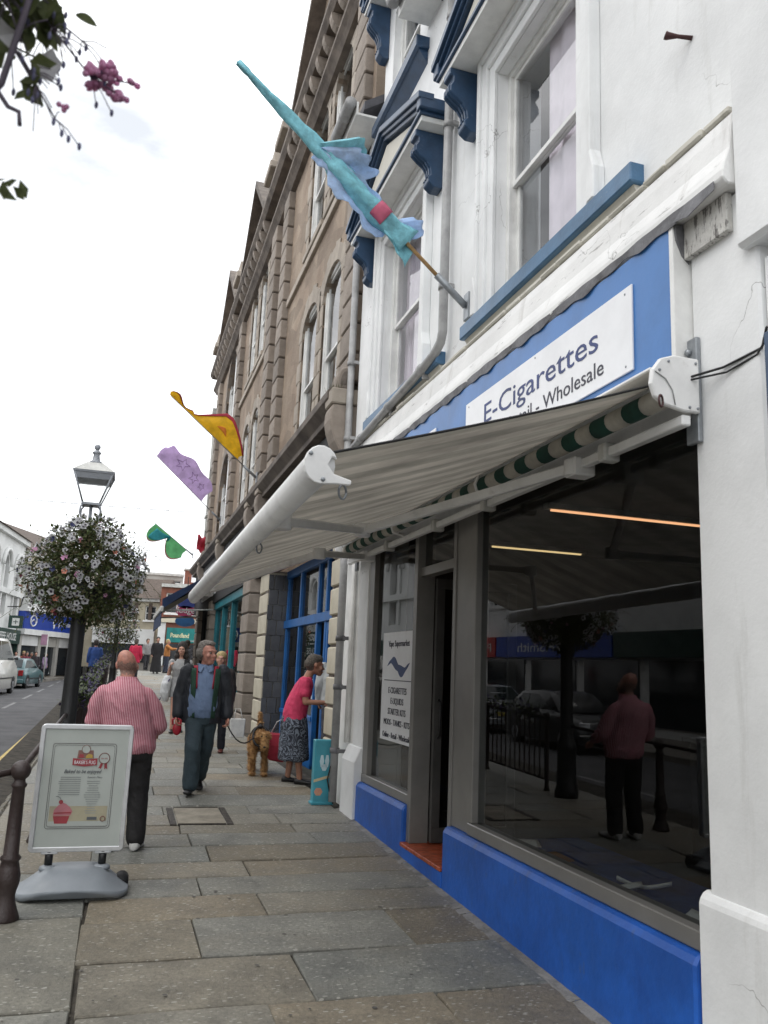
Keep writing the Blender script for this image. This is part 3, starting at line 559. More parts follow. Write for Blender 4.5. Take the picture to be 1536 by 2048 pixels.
# iron bits on the wall
o = thing('iron_hook', 'short rusty iron peg standing out of the upper white wall', 'hook', (2.55, 3.2, 5.1)); MB().tube([(2.55, 3.16, 5.075), (2.49, 3.20, 5.10), (2.45, 3.23, 5.115), (2.44, 3.235, 5.12)], [.012, .010, .02, .022], 8).build('peg', mat('rust', (.07, .03, .03), .8), o)
# neighbour shop (only its edge shows)
nb = thing('neighbour_building', 'white neighbouring shop wall at the right edge with a dark blue fascia end', 'building', (2.8, 0, 0))
box('wall', M['white_render'], nb, 2.445, 2.95, -8, 2.795, 3.66, 9.5, .02); box('pier', M['white_render'], nb, 2.52, 2.95, 2.2, 2.712, 0, 3.6, .01)
box('fascia', M['navy_trim'], nb, 2.36, 2.6, -8, 2.56, 2.6, 3.16, .005); box('stall_riser', M['navy_trim'], nb, 2.5, 2.7, -8, 2.2, -.2, .6); box('shop_window', M['shop_glass'], nb, 2.58, 2.59, -8, 2.2, .6, 2.6); room(nb, 2.7, 6, -8, 2.2, .1, 2.9)
m = MB(); m.tube([(2.40, 3.15, 3.16), (2.49, 2.95, 3.17), (2.50, 2.72, 3.18), (2.40, 2.58, 3.20)], .006, 6); m.tube([(2.40, 3.15, 3.15), (2.49, 2.93, 3.14), (2.50, 2.75, 3.16), (2.42, 2.58, 3.19)], .005, 6)
o = m.build('cable', M['black_iron']); tag(o, 'thin dark cable running from the awning box to the blue neighbour fascia', 'cable')
# ================================================================== awning
aw = thing('shop_awning', 'retractable shop awning with white front bar and faded green stripes over the shop', 'awning', (2.3, 6.0, 3.0))
mat('awning_white', (.80, .80, .79), .35, .05, 5); wear('awning_white', (.42, .40, .36), 5, .60, .72, (1, .4, 1), .6)
ac = thing
def awx(v): return 2.30+(.735-2.30)*v
def awz(u, v): return 3.135+(2.61-.10*u-3.135)*v-.014*math.sin(math.pi*v)
m = bpy.data.materials.new('awning_cloth'); m.use_nodes = True; MATS['awning_cloth'] = m; t = NT(m); b = t.b; b.inputs['Roughness'].default_value = .85
tc_ = t.node('ShaderNodeTexCoord'); sx = t.node('ShaderNodeSeparateXYZ'); t.l(tc_.outputs['Object'], sx.inputs[0])
mul = t.node('ShaderNodeMath', operation='MULTIPLY', i_1=1/.30); t.l(sx.outputs['Y'], mul.inputs[0]); fr = t.node('ShaderNodeMath', operation='FRACT'); t.l(mul.outputs[0], fr.inputs[0])
gt = t.node('ShaderNodeMath', operation='GREATER_THAN', i_1=.5); t.l(fr.outputs[0], gt.inputs[0])
nz_ = t.node('ShaderNodeTexNoise', i_Scale=2.2, i_Detail=7, i_Roughness=.65); mpp = t.node('ShaderNodeMapping'); mpp.inputs['Scale'].default_value = (.8, 1.6, 1); t.l(tc_.outputs['Object'], mpp.inputs[0]); t.l(mpp.outputs[0], nz_.inputs['Vector'])
r_ = t.node('ShaderNodeMapRange', i_1=.35, i_2=.7, i_3=1.1, i_4=.55); t.l(nz_.outputs[0], r_.inputs[0])
mm = t.node('ShaderNodeMix', data_type='RGBA'); mm.inputs[6].default_value = (.50, .46, .40, 1); mm.inputs[7].default_value = (.38, .36, .31, 1); t.l(gt.outputs[0], mm.inputs[0])
sc_ = t.node('ShaderNodeVectorMath', operation='SCALE'); t.l(mm.outputs[2], sc_.inputs[0]); t.l(r_.outputs[0], sc_.inputs['Scale']); t.l(sc_.outputs[0], b.inputs['Base Color'])
tr = t.node('ShaderNodeBsdfTranslucent'); t.l(sc_.outputs[0], tr.inputs[0]); ms = t.node('ShaderNodeMixShader', i_0=.22); t.l(b.outputs[0], ms.inputs[1]); t.l(tr.outputs[0], ms.inputs[2]); t.l(ms.outputs[0], t.n['Material Output'].inputs[0])
def af(u, v):
    y = 3.17+u*5.78; w = .006*math.sin(u*31)*math.sin(math.pi*v)+.002*math.sin(u*77+v*3)*v; return (awx(v), y, awz(u, v)+w)
MB().grid(af, 90, 16).build('canopy', M['awning_cloth'], aw, smooth=True)
m = MB(); m.tube([af(0, k/16) for k in range(17)], .006, 6); m.build('canopy_hem', M['dark'], aw)
# front bar
def barprof(y, z0): return [(.69+.062*math.cos(a)*1.0, y, z0+.072*math.sin(a)) for a in [2*math.pi*k/18 for k in range(18)]]
m = MB(); m.smooth = True; m.ring([barprof(3.15, 2.55), barprof(9.05, 2.445)]); m.build('front_bar', M['awning_white'], aw)
cap = MB(); cap.prism([(x, y, z) for x, y, z in [(.69+.070*math.cos(a), 3.13, 2.548+.080*math.sin(a)) for a in [R(20)+R(250)*k/12 for k in range(13)]]+[(.755, 3.13, 2.475), (.815, 3.13, 2.475), (.82, 3.13, 2.495), (.745, 3.13, 2.515), (.72, 3.13, 2.55), (.735, 3.13, 2.585)]], (0, .018, 0)); cap = cap.build('bar_end_cap', M['awning_white'], aw, .004)
for (x, z) in ((.645, 2.59), (.70, 2.488)): MB().ball((x, 3.128, z), (.010, .005, .010), 8, 4).build('screw', M['galv'], cap)
def hookring(x, y, z, r=.03): return [(x+r*math.cos(a)*.6, y+r*.3*math.cos(a), z+r*math.sin(a)-r) for a in [2*math.pi*k/14 for k in range(15)]]
for (x, y, z) in ((.80, 3.2, 2.49), (.73, 4.9, 2.47)): MB().tube(hookring(x, y, z), .005, 6).build('hook_ring', M['galv'], aw)
# roller with striped cloth, torsion bar, end plate
mat('stripe_green', (.010, .060, .045), .8, .15, 6); mat('stripe_white', (.46, .44, .39), .8, .12, 6)
y = 3.16; k = 0; rl_ = thing_sub = MB().tube([(2.335, 3.14, 3.075), (2.335, 9.0, 3.075)], .048, 12).build('roller', M['grey_white'], aw)
while y < 8.9:
    MB().tube([(2.335, y, 3.075), (2.335, y+.148, 3.075)], .052, 14, cap=False).build('cloth_stripe', M['stripe_green' if k % 2 else 'stripe_white'], rl_); y += .15; k += 1
m = MB(); m.box(2.24, 2.45, 3.15, 9.02, 3.185, 3.205); m.box(2.45, 2.47, 3.15, 9.02, 2.98, 3.205); m.build('cassette_hood', M['awning_white'], aw, .006)
m = MB(); m.box(2.375, 2.425, 3.10, 9.1, 2.925, 2.975); m.build('torsion_bar', M['awning_white'], aw, .006)
def eplate(y):
    P = [(2.47, 3.255), (2.33, 3.255), (2.26, 3.23), (2.215, 3.17), (2.205, 3.10), (2.225, 3.04), (2.27, 3.01), (2.38, 2.99), (2.47, 2.99)]
    o = MB().prism([(x, y, z) for x, z in P], (0, .03, 0)).build('end_plate', M['awning_white'], aw, .006)
    for (x, z) in ((2.30, 3.22), (2.25, 3.17), (2.45, 3.23), (2.41, 3.01), (2.455, 3.01), (2.25, 3.045)): MB().ball((x, y-.002, z), (.008, .006, .008), 8, 4).build('screw', M['galv'], o)
    MB().tube([(2.225, y-.003, 3.16), (2.28, y-.004, 3.13), (2.315, y-.004, 3.08), (2.33, y-.003, 3.01)], .003, 5).build('seam', M['pipe_grey'], o)
    return o
eplate(3.09); eplate(9.03)
MB().tube(hookring(2.24, 3.07, 3.04, .028), .005, 6).build('hook_ring', mat('rust', (.07, .03, .03), .8), aw)
for y in (3.13, 9.05):
    m = MB(); m.box(2.472, 2.499, y-.02, y+.07, 2.86, 3.38); m.build('wall_plate', M['galv'], aw, .004); MB().tube([(2.471, y+.025, 3.31), (2.45, y+.025, 3.31)], .016, 6).build('bolt', M['galv'], aw)
# folding arms and brackets
def arm(ya, yb, ye, zE):
    j0 = (2.36, ya, 2.93); j1 = (1.55, yb, 2.72-.0); j2 = (.76, ye, zE)
    for (p, q, w) in ((j0, j1, .030), (j1, j2, .026)):
        d = (Vector(q)-Vector(p)); n_ = Vector((-d.y, d.x, 0)).normalized()*.022; u = Vector((0, 0, w))
        rg = lambda c: [Vector(c)-n_-u, Vector(c)+n_-u, Vector(c)+n_+u, Vector(c)-n_+u]
        MB().ring([rg(p), rg(q)]).build('folding_arm', M['awning_white'], aw, .008)
    for p in (j0, j1, j2): MB().lathe([(.05, -.045), (.055, -.04), (.055, .04), (.05, .045)], p, 12).build('arm_joint', M['awning_white'], aw)
    m = MB(); m.box(2.33, 2.47, ya-.06, ya+.06, 2.88, 2.99); m.build('arm_bracket', M['awning_white'], aw, .01)
arm(4.05, 5.55, 4.35, 2.52); arm(8.35, 6.9, 8.3, 2.45)
for y in (3.75, 5.3, 6.3, 7.6): m = MB(); m.box(2.35, 2.45, y-.035, y+.035, 2.90, 3.0); m.build('bar_clamp', M['grey_white'], aw, .008)
for y in (5.2, 7.1): m = MB(); m.tube([(2.40, y, 2.97), (2.27, y, 3.0), (2.25, y, 3.06), (2.28, y, 3.13)], .012, 6); m.build('roller_support', M['awning_white'], aw)
# ================================================================== long stone terrace
sb = thing('stone_building', 'brown stone terrace with arched sash windows, quoined pilasters and gabled parapets', 'building', (3.0, 18, .5))
XW = 2.60
w1 = [(11.1, 12.3), (12.7, 13.95), (19.0, 20.1), (20.5, 21.6)]
ops = [(a, b, 5.62, 7.95) for a, b in w1]+[(a, b, 9.22, 11.72) for a, b in w1]+[(24.5, 27.1, 5.62, 8.3), (24.5, 27.1, 9.3, 11.7)]
m = MB(); wall_open(m, XW, XW+.5, 9.68, 30.4, 5.0, 12.1, ops)
for a, b in w1: arch_infill(m, XW, XW+.5, a, b, 7.55, 7.95); arch_infill(m, XW, XW+.5, a, b, 11.2, 11.72)
for z0, z1 in ((7.0, 8.3), (10.4, 11.7)): arch_infill(m, XW, XW+.5, 24.5, 27.1, z0, z1, 14)
m.build('wall', M['brown_stone'], sb)
# dressed window surrounds: jamb blocks, voussoirs, sills
BL = {}
def block(nm, mt, parent, x, y, z, dx, dy, dz, bev=.012):
    k = (round(dx, 3), round(dy, 3), round(dz, 3), mt)
    if k not in BL:
        bm = bmesh.new(); bmesh.ops.create_cube(bm, size=1); bmesh.ops.scale(bm, vec=(dx, dy, dz), verts=bm.verts[:]); bmesh.ops.bevel(bm, geom=bm.edges[:], offset=bev, segments=1, affect='EDGES')
        me = bpy.data.meshes.new(nm); bm.to_mesh(me); bm.free(); me.materials.append(M[mt]); BL[k] = me
    o = bpy.data.objects.new(nm, BL[k]); COL.objects.link(o); o.parent = parent; ORG[o] = org(parent); o.location = Vector((x, y, z))-org(parent); return o
def surround(y0, y1, z0, zs, zt, x=XW, mt='dressed_stone'):
    su = thing_part('window_surround')
    z = z0; k = 0; h = (zs-z0)/max(4, round((zs-z0)/.36))
    while z < zs-.02:
        wd_ = (.16, .30)[k % 2]
        for (ya, yb) in ((y0-wd_, y0), (y1, y1+wd_)): block('stone', mt, su, x+.035, (ya+yb)/2, z+h/2, .11, wd_, h-.008)
        z += h; k += 1
    c = (y0+y1)/2; hw = (y1-y0)/2; n = 9
    for k in range(n):
        a0 = math.pi*k/n; a1 = math.pi*(k+1)/n-.01; t = .26+.06*(k % 2)
        P = []
        for a, o_ in ((a0, 0), (a1, 0), (a1, t), (a0, t)): P.append((x-.02, c-(hw+o_)*math.cos(a), zs+((zt-zs)+o_)*math.sin(a)))
        MB().prism(P, (.12, 0, 0)).build('voussoir', M[mt], su)
    return su
def thing_part(nm):
    o = bpy.data.objects.new(nm, None); COL.objects.link(o); o.parent = sb; ORG[o] = org(sb); o.empty_display_size = .1; return o
for a, b in w1:
    for (z0, zs, zt, mid) in ((5.62, 7.55, 7.95, 6.55), (9.22, 11.2, 11.72, 10.3)):
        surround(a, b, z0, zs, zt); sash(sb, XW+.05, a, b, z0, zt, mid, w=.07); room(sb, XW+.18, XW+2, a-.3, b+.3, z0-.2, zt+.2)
        curtain(sb, XW+.3, a, a+.35, z0, zt, 'grey_white'); box('window_sill', M['dressed_stone'], sb, XW-.08, XW+.22, a-.12, b+.12, z0-.12, z0-.002, .01)
for (z0, zs, zt) in ((5.62, 7.0, 8.3), (9.3, 10.4, 11.7)):
    surround(24.5, 27.1, z0, zs, zt, mt='quoin_stone'); sash(sb, XW+.10, 24.5, 25.78, z0, zt, z0+1.4, w=.09); sash(sb, XW+.10, 25.82, 27.1, z0, zt, z0+1.4, w=.09); room(sb, XW+.4, XW+2, 24.3, 27.3, z0-.2, zt+.2)
box('string_course', M['dressed_stone'], sb, XW-.06, XW+.1, 9.68, 15.7, 8.93, 9.08, .01); box('string_course', M['dressed_stone'], sb, XW-.06, XW+.1, 17.9, 22.9, 8.93, 9.08, .01)
# quoined pilasters, block by block
def pilaster(y0, y1, xf, z0, z1, mt='quoin_stone', h=.40, wall=XW+.05, name='quoin'):
    p = thing_part('pilaster'); n = max(1, round((z1-z0)/h)); h = (z1-z0)/n
    MB().box(xf+.03, wall, y0+.03, y1-.03, z0, z1).build('core', M['dark_stone'], p)
    for k in range(n): block(name, mt, p, (xf+wall)/2, (y0+y1)/2, z0+h*(k+.5), wall-xf, y1-y0, h-.035, .015)
for (a, b, xf, top) in ((9.85, 10.45, 2.47, 11.6), (15.75, 16.35, 2.465, 11.6), (17.2, 17.85, 2.46, 11.6), (22.9, 23.5, 2.46, 11.6), (28.6, 29.3, 2.46, 11.6)): pilaster(a, b, xf, 5.4, top)
box('recess_wall', M['dark_stone'], sb, 2.72, 2.9, 16.3, 17.25, 5.0, 12)
# main cornice, corbels, gables, pier caps
def prof_run(nm, prof, y0, y1, mt, bev=.0): return MB().prism([(x, y0, z) for x, z in prof], (0, y1-y0, 0)).build(nm, M[mt], sb, bev)
prof_run('cornice', [(2.62, 11.62), (2.50, 11.64), (2.44, 11.72), (2.38, 11.78), (2.38, 11.86), (2.62, 11.9)], 9.6, 30.2, 'dark_stone')
prof_run('eaves_course', [(2.62, 12.22), (2.30, 12.24), (2.22, 12.34), (2.22, 12.44), (2.62, 12.5)], 9.6, 30.2, 'dark_stone')
m = MB(); m.box(2.5, 2.9, 9.6, 30.2, 11.9, 12.24); m.build('frieze', M['brown_stone'], sb)
y = 9.9; cb = None
while y < 29.5:
    if not (15.5 < y < 18 or 22.7 < y < 23.6):
        pts = [(2.51, y, 12.22)]+[(2.51-.24*math.cos(a)*1.0, y, 12.22-.30*math.sin(a)) for a in [R(90)*k/5 for k in range(6)]]
        if cb is None: cbo = MB().prism([(p[0]-2.4, p[1]-y, p[2]-12.1) for p in pts], (0, .16, 0)); cb = bpy.data.meshes.new('corbel'); cb.from_pydata(cbo.v, [], cbo.f); cb.materials.append(M['quoin_stone'])
        o = bpy.data.objects.new('corbel', cb); COL.objects.link(o); o.parent = sb; o.location = Vector((2.4, y, 12.1))-org(sb)
    y += .52
for (c, hw, apex) in ((12.55, 2.5, 14.7), (20.3, 2.0, 14.3), (25.9, 2.3, 14.4)):
    MB().prism([(2.52, c-hw, 12.45), (2.52, c+hw, 12.45), (2.52, c, apex)], (.45, 0, 0)).build('gable', M['brown_stone'], sb)
    m = MB()
    for s in (-1, 1): m.prism([(2.25, c+s*(hw+.12), 12.42), (2.25, c, apex), (2.25, c, apex+.2), (2.25, c+s*(hw+.12), 12.62)], (.8, 0, 0))
    m.build('gable_coping', M['dark_stone'], sb)
for (c) in (9.95, 16.05, 17.5, 23.2, 29.0):
    m = MB(); m.box(2.32, 2.95, c-.34, c+.34, 12.45, 12.90); m.box(2.18, 3.0, c-.46, c+.46, 12.90, 13.08); m.box(2.28, 2.95, c-.34, c+.34, 13.08, 13.45); m.build('pier_cap', M['dressed_stone'], sb, .02)
box('roof_mass', M['slate'], sb, 2.95, 8, 9.7, 30.2, 12.0, 13.2); box('back_mass', M['dark_stone'], sb, 3.2, 9, 9.7, 30.4, 11.9, 12.0)
box('end_wall', M['brown_stone'], sb, 2.6, 8, 30.2, 30.4, .6, 12.4); box('near_end_wall', M['brown_stone'], sb, 2.97, 8, 9.68, 9.75, 4.0, 12.4)
# shop cornice with its scrolled end consoles
prof_run('shop_cornice', [(2.66, 5.42), (2.40, 5.40), (2.30, 5.36), (2.22, 5.28), (2.22, 5.18), (2.28, 5.12), (2.34, 5.06), (2.34, 4.98), (2.66, 4.96)], 9.95, 32.5, 'dark_stone', .006)
def scroll(y):
    P = [(2.62, 5.06), (2.27, 5.06), (2.24, 4.98), (2.235, 4.85), (2.26, 4.72), (2.31, 4.58), (2.38, 4.46), (2.46, 4.38), (2.54, 4.32), (2.62, 4.30)]
    o = MB().prism([(x, y, z) for x, z in P], (0, .34, 0)).build('shop_console', M['quoin_stone'], sb, .02)
    m = MB(); m.box(2.24, 2.62, y-.02, y+.36, 5.062, 5.27); m.build('console_block', M['dressed_stone'], o, .015)
    pts = [(2.42+.12*math.cos(a), 5.272+.30*max(0, math.sin(a))**.6) for a in [math.pi*k/10 for k in range(11)]]
    m = MB(); m.prism([(x, y+.02, z) for x, z in pts], (0, .30, 0)); m.build('console_scroll', M['quoin_stone'], o, .02)
    m = MB(); m.prism([(2.42+.07*math.cos(a), y+.012, 5.33+.18*max(0, math.sin(a))) for a in [math.pi*k/8 for k in range(9)]], (0, .015, 0)); m.build('scroll_eye', M['dark_stone'], o)
for y in (9.78, 15.8, 17.3, 23.0, 28.8): scroll(y)
wd = mat('weeds', (.10, .10, .05), .9)
m = MB(); random.seed(4)
for k in range(60):
    y = random.uniform(9.75, 10.2); x = random.uniform(2.1, 2.5); a = random.uniform(0, 6.28); l = random.uniform(.05, .16); d = Vector((math.cos(a)*.5, math.sin(a)*.5, 1)).normalized()*l; w = Vector((-math.sin(a), math.cos(a), 0))*.006
    p = Vector((x+.12, y, 5.27)); m.add([p-w, p+w, p+d], [(0, 1, 2)])
o = m.build('weeds', wd); tag(o, 'dry weeds growing on the stone scroll beside the downpipe', 'weeds', kind='stuff')
box('shop_fascia', M['dark'], sb, 2.45, 2.7, 10.1, 32, 3.5, 4.94)
def sign(y0, y1, z0, z1, txt, bgm, fg, x=2.44, size=.5):
    s = MB().box(x-.02, x+.009, y0, y1, z0, z1).build('shop_sign', M[bgm], sb, .004)
    t = MB(); text_mb(t, txt, size, (x-.022, (y0+y1)/2, z0+(z1-z0)*.28), (0, -1, 0), (0, 0, 1), 'CENTER'); t.build('lettering', M[fg], s)
mat('sign_grey', (.52, .53, .55), .5, .1, 3)
sign(24.2, 28.4, 3.75, 4.75, 'WARES', 'sign_grey', 'letter_dark')
sign(18.2, 22.6, 3.75, 4.75, 'GIFTS', 'sign_grey', 'letter_dark')
# ground floor: cream quoin piers, dark tiles, blue shopfront
pilaster(9.86, 10.36, 2.5, .2, 3.5, 'cream_quoin', .37, 2.95); pilaster(15.3, 16.25, 2.5, .35, 3.5, 'cream_quoin', .40, 2.95)
pilaster(16.9, 17.9, 2.38, .4, 3.6, 'quoin_stone', .40, 2.95); pilaster(24.9, 25.6, 2.40, .6, 3.6, 'quoin_stone', .42, 2.95); pilaster(29.0, 29.9, 2.4, .7, 3.6, 'quoin_stone', .42, 2.95)
tl = thing_part('tile_reveal'); z = .35; r_ = 0
while z < 3.4:
    x = 2.52+(.0 if r_ % 2 else -.09)
    while x < 2.94:
        a = max(2.505, x); b = min(2.94, x+.175)
        if b-a > .02: block('tile', 'tile_dark', tl, (a+b)/2, 15.285, z+.14, b-a-.006, .03, .274, .004)
        x += .18
    z += .28; r_ += 1
box('reveal_core', M['dark_stone'], sb, 2.51, 2.95, 15.30, 15.6, .2, 3.5)
bf = 'shop_blue'; X2 = 2.88
for y in (10.45, 11.0, 12.05, 12.62, 14.0, 15.15): box('shopfront_post', M[bf], sb, X2-.03, X2+.05, y-.045, y+.045, .3, 3.5, .006)
box('shopfront_transom', M[bf], sb, X2-.05, X2+.05, 10.36, 15.28, 2.44, 2.58, .006); box('shopfront_head', M[bf], sb, X2-.04, X2+.05, 10.36, 15.28, 3.36, 3.5, .006)
box('stall_riser', M[bf], sb, X2-.02, X2+.04, 12.62, 15.2, .25, .95, .01); box('shopfront_rail', M[bf], sb, X2-.05, X2+.05, 12.62, 15.2, .95, 1.02, .006)
box('shop_window', M['shop_glass'], sb, X2+.01, X2+.016, 12.62, 15.2, 1.02, 2.44); box('fanlight', M['shop_glass'], sb, X2+.01, X2+.016, 10.4, 15.2, 2.58, 3.36); box('shop_window', M['shop_glass'], sb, X2+.01, X2+.016, 10.4, 11.0, .6, 2.44)
d_ = MB(); d_.box(2.86, 2.90, 11.05, 11.17, .35, 2.43); d_.box(2.86, 2.90, 11.9, 12.0, .35, 2.43); d_.box(2.86, 2.90, 11.17, 11.9, .35, .95); d_.box(2.86, 2.90, 11.17, 11.9, 2.3, 2.43); d_ = d_.build('door', M[bf], sb, .005)
box('pane', M['shop_glass'], d_, 2.88, 2.886, 11.17, 11.9, .95, 2.3); MB().tube([(2.85, 11.1, 1.25), (2.80, 11.1, 1.25), (2.80, 11.1, 1.5), (2.85, 11.1, 1.5)], .012, 8).build('door_handle', M['galv'], d_)
st = MB().box(2.870, 2.874, 12.75, 13.1, 1.28, 1.58).build('notice', M['sign_white'], sb); MB().tube([(2.868, 12.925+.1*math.cos(a), 1.43+.1*math.sin(a)) for a in [6.2832*k/16 for k in range(17)]], .008, 5).build('notice_ring', mat('notice_red', (.5, .08, .09), .6), st)
_ = MB().ring([[(2.75, 14.2, 3.1), (2.75, 13.2, 3.34), (2.76, 13.2, 3.34), (2.76, 14.2, 3.1)], [(2.75, 12.9, 2.85), (2.75, 12.4, 3.0), (2.76, 12.4, 3.0), (2.76, 12.9, 2.85)]]) 
room(sb, 2.95, 6.5, 10.3, 15.3, .3, 3.4); room(sb, 2.95, 6, 18, 24.9, .4, 3.5)
# teal shopfront
for y in (18.0, 18.9, 21.0, 23.0, 24.75): box('shopfront_post', M['teal_paint'], sb, 2.55, 2.72, y-.07, y+.07, .4, 3.5, .008)
box('shopfront_head', M['teal_paint'], sb, 2.5, 2.72, 17.95, 24.8, 3.3, 3.5, .008); box('shopfront_sill', mat('teal_light', (.02, .24, .30), .45), sb, 2.33, 2.72, 18.8, 24.8, 1.12, 1.24, .012); box('stall_riser', M['quoin_stone'], sb, 2.45, 2.7, 18.8, 24.8, .4, 1.12, .01)
box('shop_window', M['shop_glass'], sb, 2.62, 2.626, 18.97, 24.68, 1.24, 3.3); box('door', M['teal_paint'], sb, 2.66, 2.70, 18.07, 18.83, .5, 3.3)
random.seed(13)
mats_ = [mat('goods%d' % i, c, .7, .2, 9) for i, c in enumerate(((.30, .10, .02), (.28, .22, .05), (.22, .05, .04), (.10, .14, .05), (.25, .22, .16)))]
for k in range(34):
    y = random.uniform(19.1, 24.3); z = random.choice((1.26, 1.75, 2.25)); h = random.uniform(.2, .45); w = random.uniform(.15, .35); x = random.uniform(2.8, 3.2)
    g = MB().prism([(x, y, z), (x, y+w, z), (x, y+w*.9, z+h*.7), (x, y+w*.5, z+h), (x, y+w*.1, z+h*.7)], (.15, 0, 0)).build('window_goods', random.choice(mats_), sb, .02)
for z in (1.70, 2.20): box('window_shelf', M['interior'], sb, 2.75, 3.4, 18.97, 24.6, z, z+.03)
# shop past the quoins
for y in (25.7, 27.3, 28.95): box('shopfront_post', M['dark'], sb, 2.55, 2.7, y-.05, y+.05, .6, 3.5)
box('shop_window', M['shop_glass'], sb, 2.62, 2.63, 25.7, 28.95, 1.2, 3.4); box('stall_riser', M['dark_stone'], sb, 2.5, 2.7, 25.6, 29, .5, 1.2); room(sb, 2.75, 6, 25, 30, .6, 3.5)
# ---- buildings further up on the right
def plain_building(name, label, loc, T, length, zb, zt, mt, cols, rows, winw, winh, z0, dz, roof=None, frame='white_paint', depth=8, base=None):
    """terrace front in local terms: y along, x into the building"""
    MB.T = T; t = thing(name, label, 'building', loc); ops = []
    for r in range(rows):
        for c in range(cols):
            yc = length*(c+.5)/cols; ops.append((yc-winw/2, yc+winw/2, z0+r*dz, z0+r*dz+winh))
    m = MB(); wall_open(m, 0, .35, 0, length, zb, zt, ops); m.build('wall', M[mt], t)
    m = MB(); m.box(.36, depth, 0, .2, zb, zt); m.box(.36, depth, length-.2, length, zb, zt); m.box(depth-.2, depth, .2, length-.2, zb, zt); m.box(.36, depth, .2, length-.2, zt-.3, zt-.001); m.build('side_wall', M[mt], t)
    for (a, b, c, d) in ops:
        f = MB(); w = .07; f.box(.12, .2, a, a+w, c, d); f.box(.12, .2, b-w, b, c, d); f.box(.12, .2, a+w, b-w, c, c+w); f.box(.12, .2, a+w, b-w, d-w, d); f.box(.13, .19, a+w, b-w, (c+d)/2-.03, (c+d)/2+.03)
        fo = f.build('window', M[frame], t); MB().box(.15, .16, a+w, b-w, c+w, d-w).build('pane', M['far_glass'], fo); MB().box(-.08, .12, a-.08, b+.08, c-.12, c-.001).build('sill', M[frame], fo)
    m = MB(); m.box(-.18, .3, -.02, length+.02, zt+.001, zt+.22); m.build('cornice', M['grey_white' if roof != 'white' else 'white_paint'], t)
    if roof in ('slate', 'tile'):
        m = MB(); m.prism([(-.3, -.1, zt+.22), (depth/2, -.1, zt+.22+depth*.33), (depth+.3, -.1, zt+.22)], (0, length+.2, 0)); m.build('roof', M['slate' if roof == 'slate' else 'roof_tile'], t)
    MB.T = None; return t
def frameT(o, u, flip=False):
    o = Vector((o[0], o[1], 0)); u = Vector((u[0], u[1], 0)).normalized(); n = Vector((u.y, -u.x, 0))   # n: to the right of u
    if flip: n = -n
    return lambda p: o+u*p[1]+n*p[0]+Vector((0, 0, p[2]))
m_ = bpy.data.materials.new('far_glass'); m_.use_nodes = True; MATS['far_glass'] = m_; b_ = m_.node_tree.nodes['Principled BSDF']; b_.inputs['Base Color'].default_value = (.03, .035, .04, 1); b_.inputs['Roughness'].default_value = .08
mat('roof_tile', (.10, .075, .06), .8, .2, 6, .5, 20); mat('cream', (.60, .55, .43), .8, .08, 1); mat('pale_grey', (.42, .41, .38), .8, .08, 1); mat('beige', (.40, .36, .27), .8, .1, 1); mat('far_white', (.70, .71, .70), .7, .06, 1); mat('pharmacy_blue', (.012, .05, .33), .4, .08, 1)
plain_building('painted_building', 'pale painted building just past the stone terrace with white cornice', (2.6, 31.3, .9), frameT((2.62, 30.5), (0, 1)), 1.6, .6, 11.0, 'pale_grey', 1, 2, .8, 1.8, 4.9, 2.4, None)
# ================================================================== the far end and the opposite side
def ftext(txt, size, T, y, z, mt, parent, x=-.06, fitw=None, rev=False, bold=0):
    t = MB(); s = -1 if not rev else 1
    o = T((x, y, z)); ux = T((x, y+s, z))-o
    text_mb(t, txt, size, o, ux, (0, 0, 1), 'CENTER', fitw, ext=.004, bold=bold); t.build('lettering', M[mt], parent)
# --- end of the street: facing buildings
T = frameT((6.9, 59.5), (-1, .06), flip=False)          # y runs right to left, x into the building (+y)
pl = plain_building('discount_store', 'red brick shop with teal fascia facing down the street', (5.2, 59, 1.6), T, 4.6, 1.2, 6.9, 'brick_red', 3, 1, .8, 1.4, 5.1, 2.3, None)
MB.T = T; mat('teal_sign', (.01, .20, .19), .45); fs = MB().box(-.12, -.001, 1.5, 4.0, 3.1, 4.1).build('fascia', M['teal_sign'], pl); MB().box(-.25, -.121, 0, 4.6, 4.45, 4.75).build('band', M['cream'], pl)
MB().box(-.05, -.002, .15, 4.1, 1.5, 3.0).build('shop_window', M['far_glass'], pl); MB().box(-.1, -.003, 4.1, 4.6, 1.2, 4.5).build('shop_pier', M['far_white'], pl); MB.T = None
mat('pale_yellow', (.75, .72, .45), .5)
ftext('Poundland', .42, T, 3.1, 3.45, 'pale_yellow', fs, -.13, 1.25, bold=.01); ftext('everything', .2, T, 2.0, 3.2, 'far_white', fs, -.13, .7)
T = frameT((2.35, 61), (-1, .35))
pz = plain_building('corner_shop', 'timbered corner building with brown tiled roof and white shop sign', (.6, 61.5, 1.7), T, 5.2, 1.2, 5.9, 'beige', 4, 1, .8, 1.0, 4.6, 2.0, 'tile', depth=5)
MB.T = T; fs = MB().box(-.15, -.001, .2, 4.6, 2.9, 3.95).build('fascia', M['far_white'], pz); MB().box(-.06, -.002, .4, 4.6, 1.4, 2.9).build('shop_window', M['far_glass'], pz)
for k in range(5): MB().box(-.04, -.003, .55+k*1.0, .8+k*1.0, 4.5, 5.8).build('timber', M['roof_tile'], pz)
MB.T = None; mat('letter_grey', (.12, .13, .14), .6); ftext('Express', .6, T, 2.3, 3.15, 'letter_grey', fs, -.16, 1.9)
T = frameT((5.0, 70), (-1, .02))
bk = plain_building('brick_block', 'red brick block with white gable panel rising behind the shops', (5, 70, 2), T, 5.2, 1.2, 7.9, 'brick_red', 4, 1, .8, 1.0, 6.4, 2, None)
T = frameT((5.1, 82), (-1, .02))
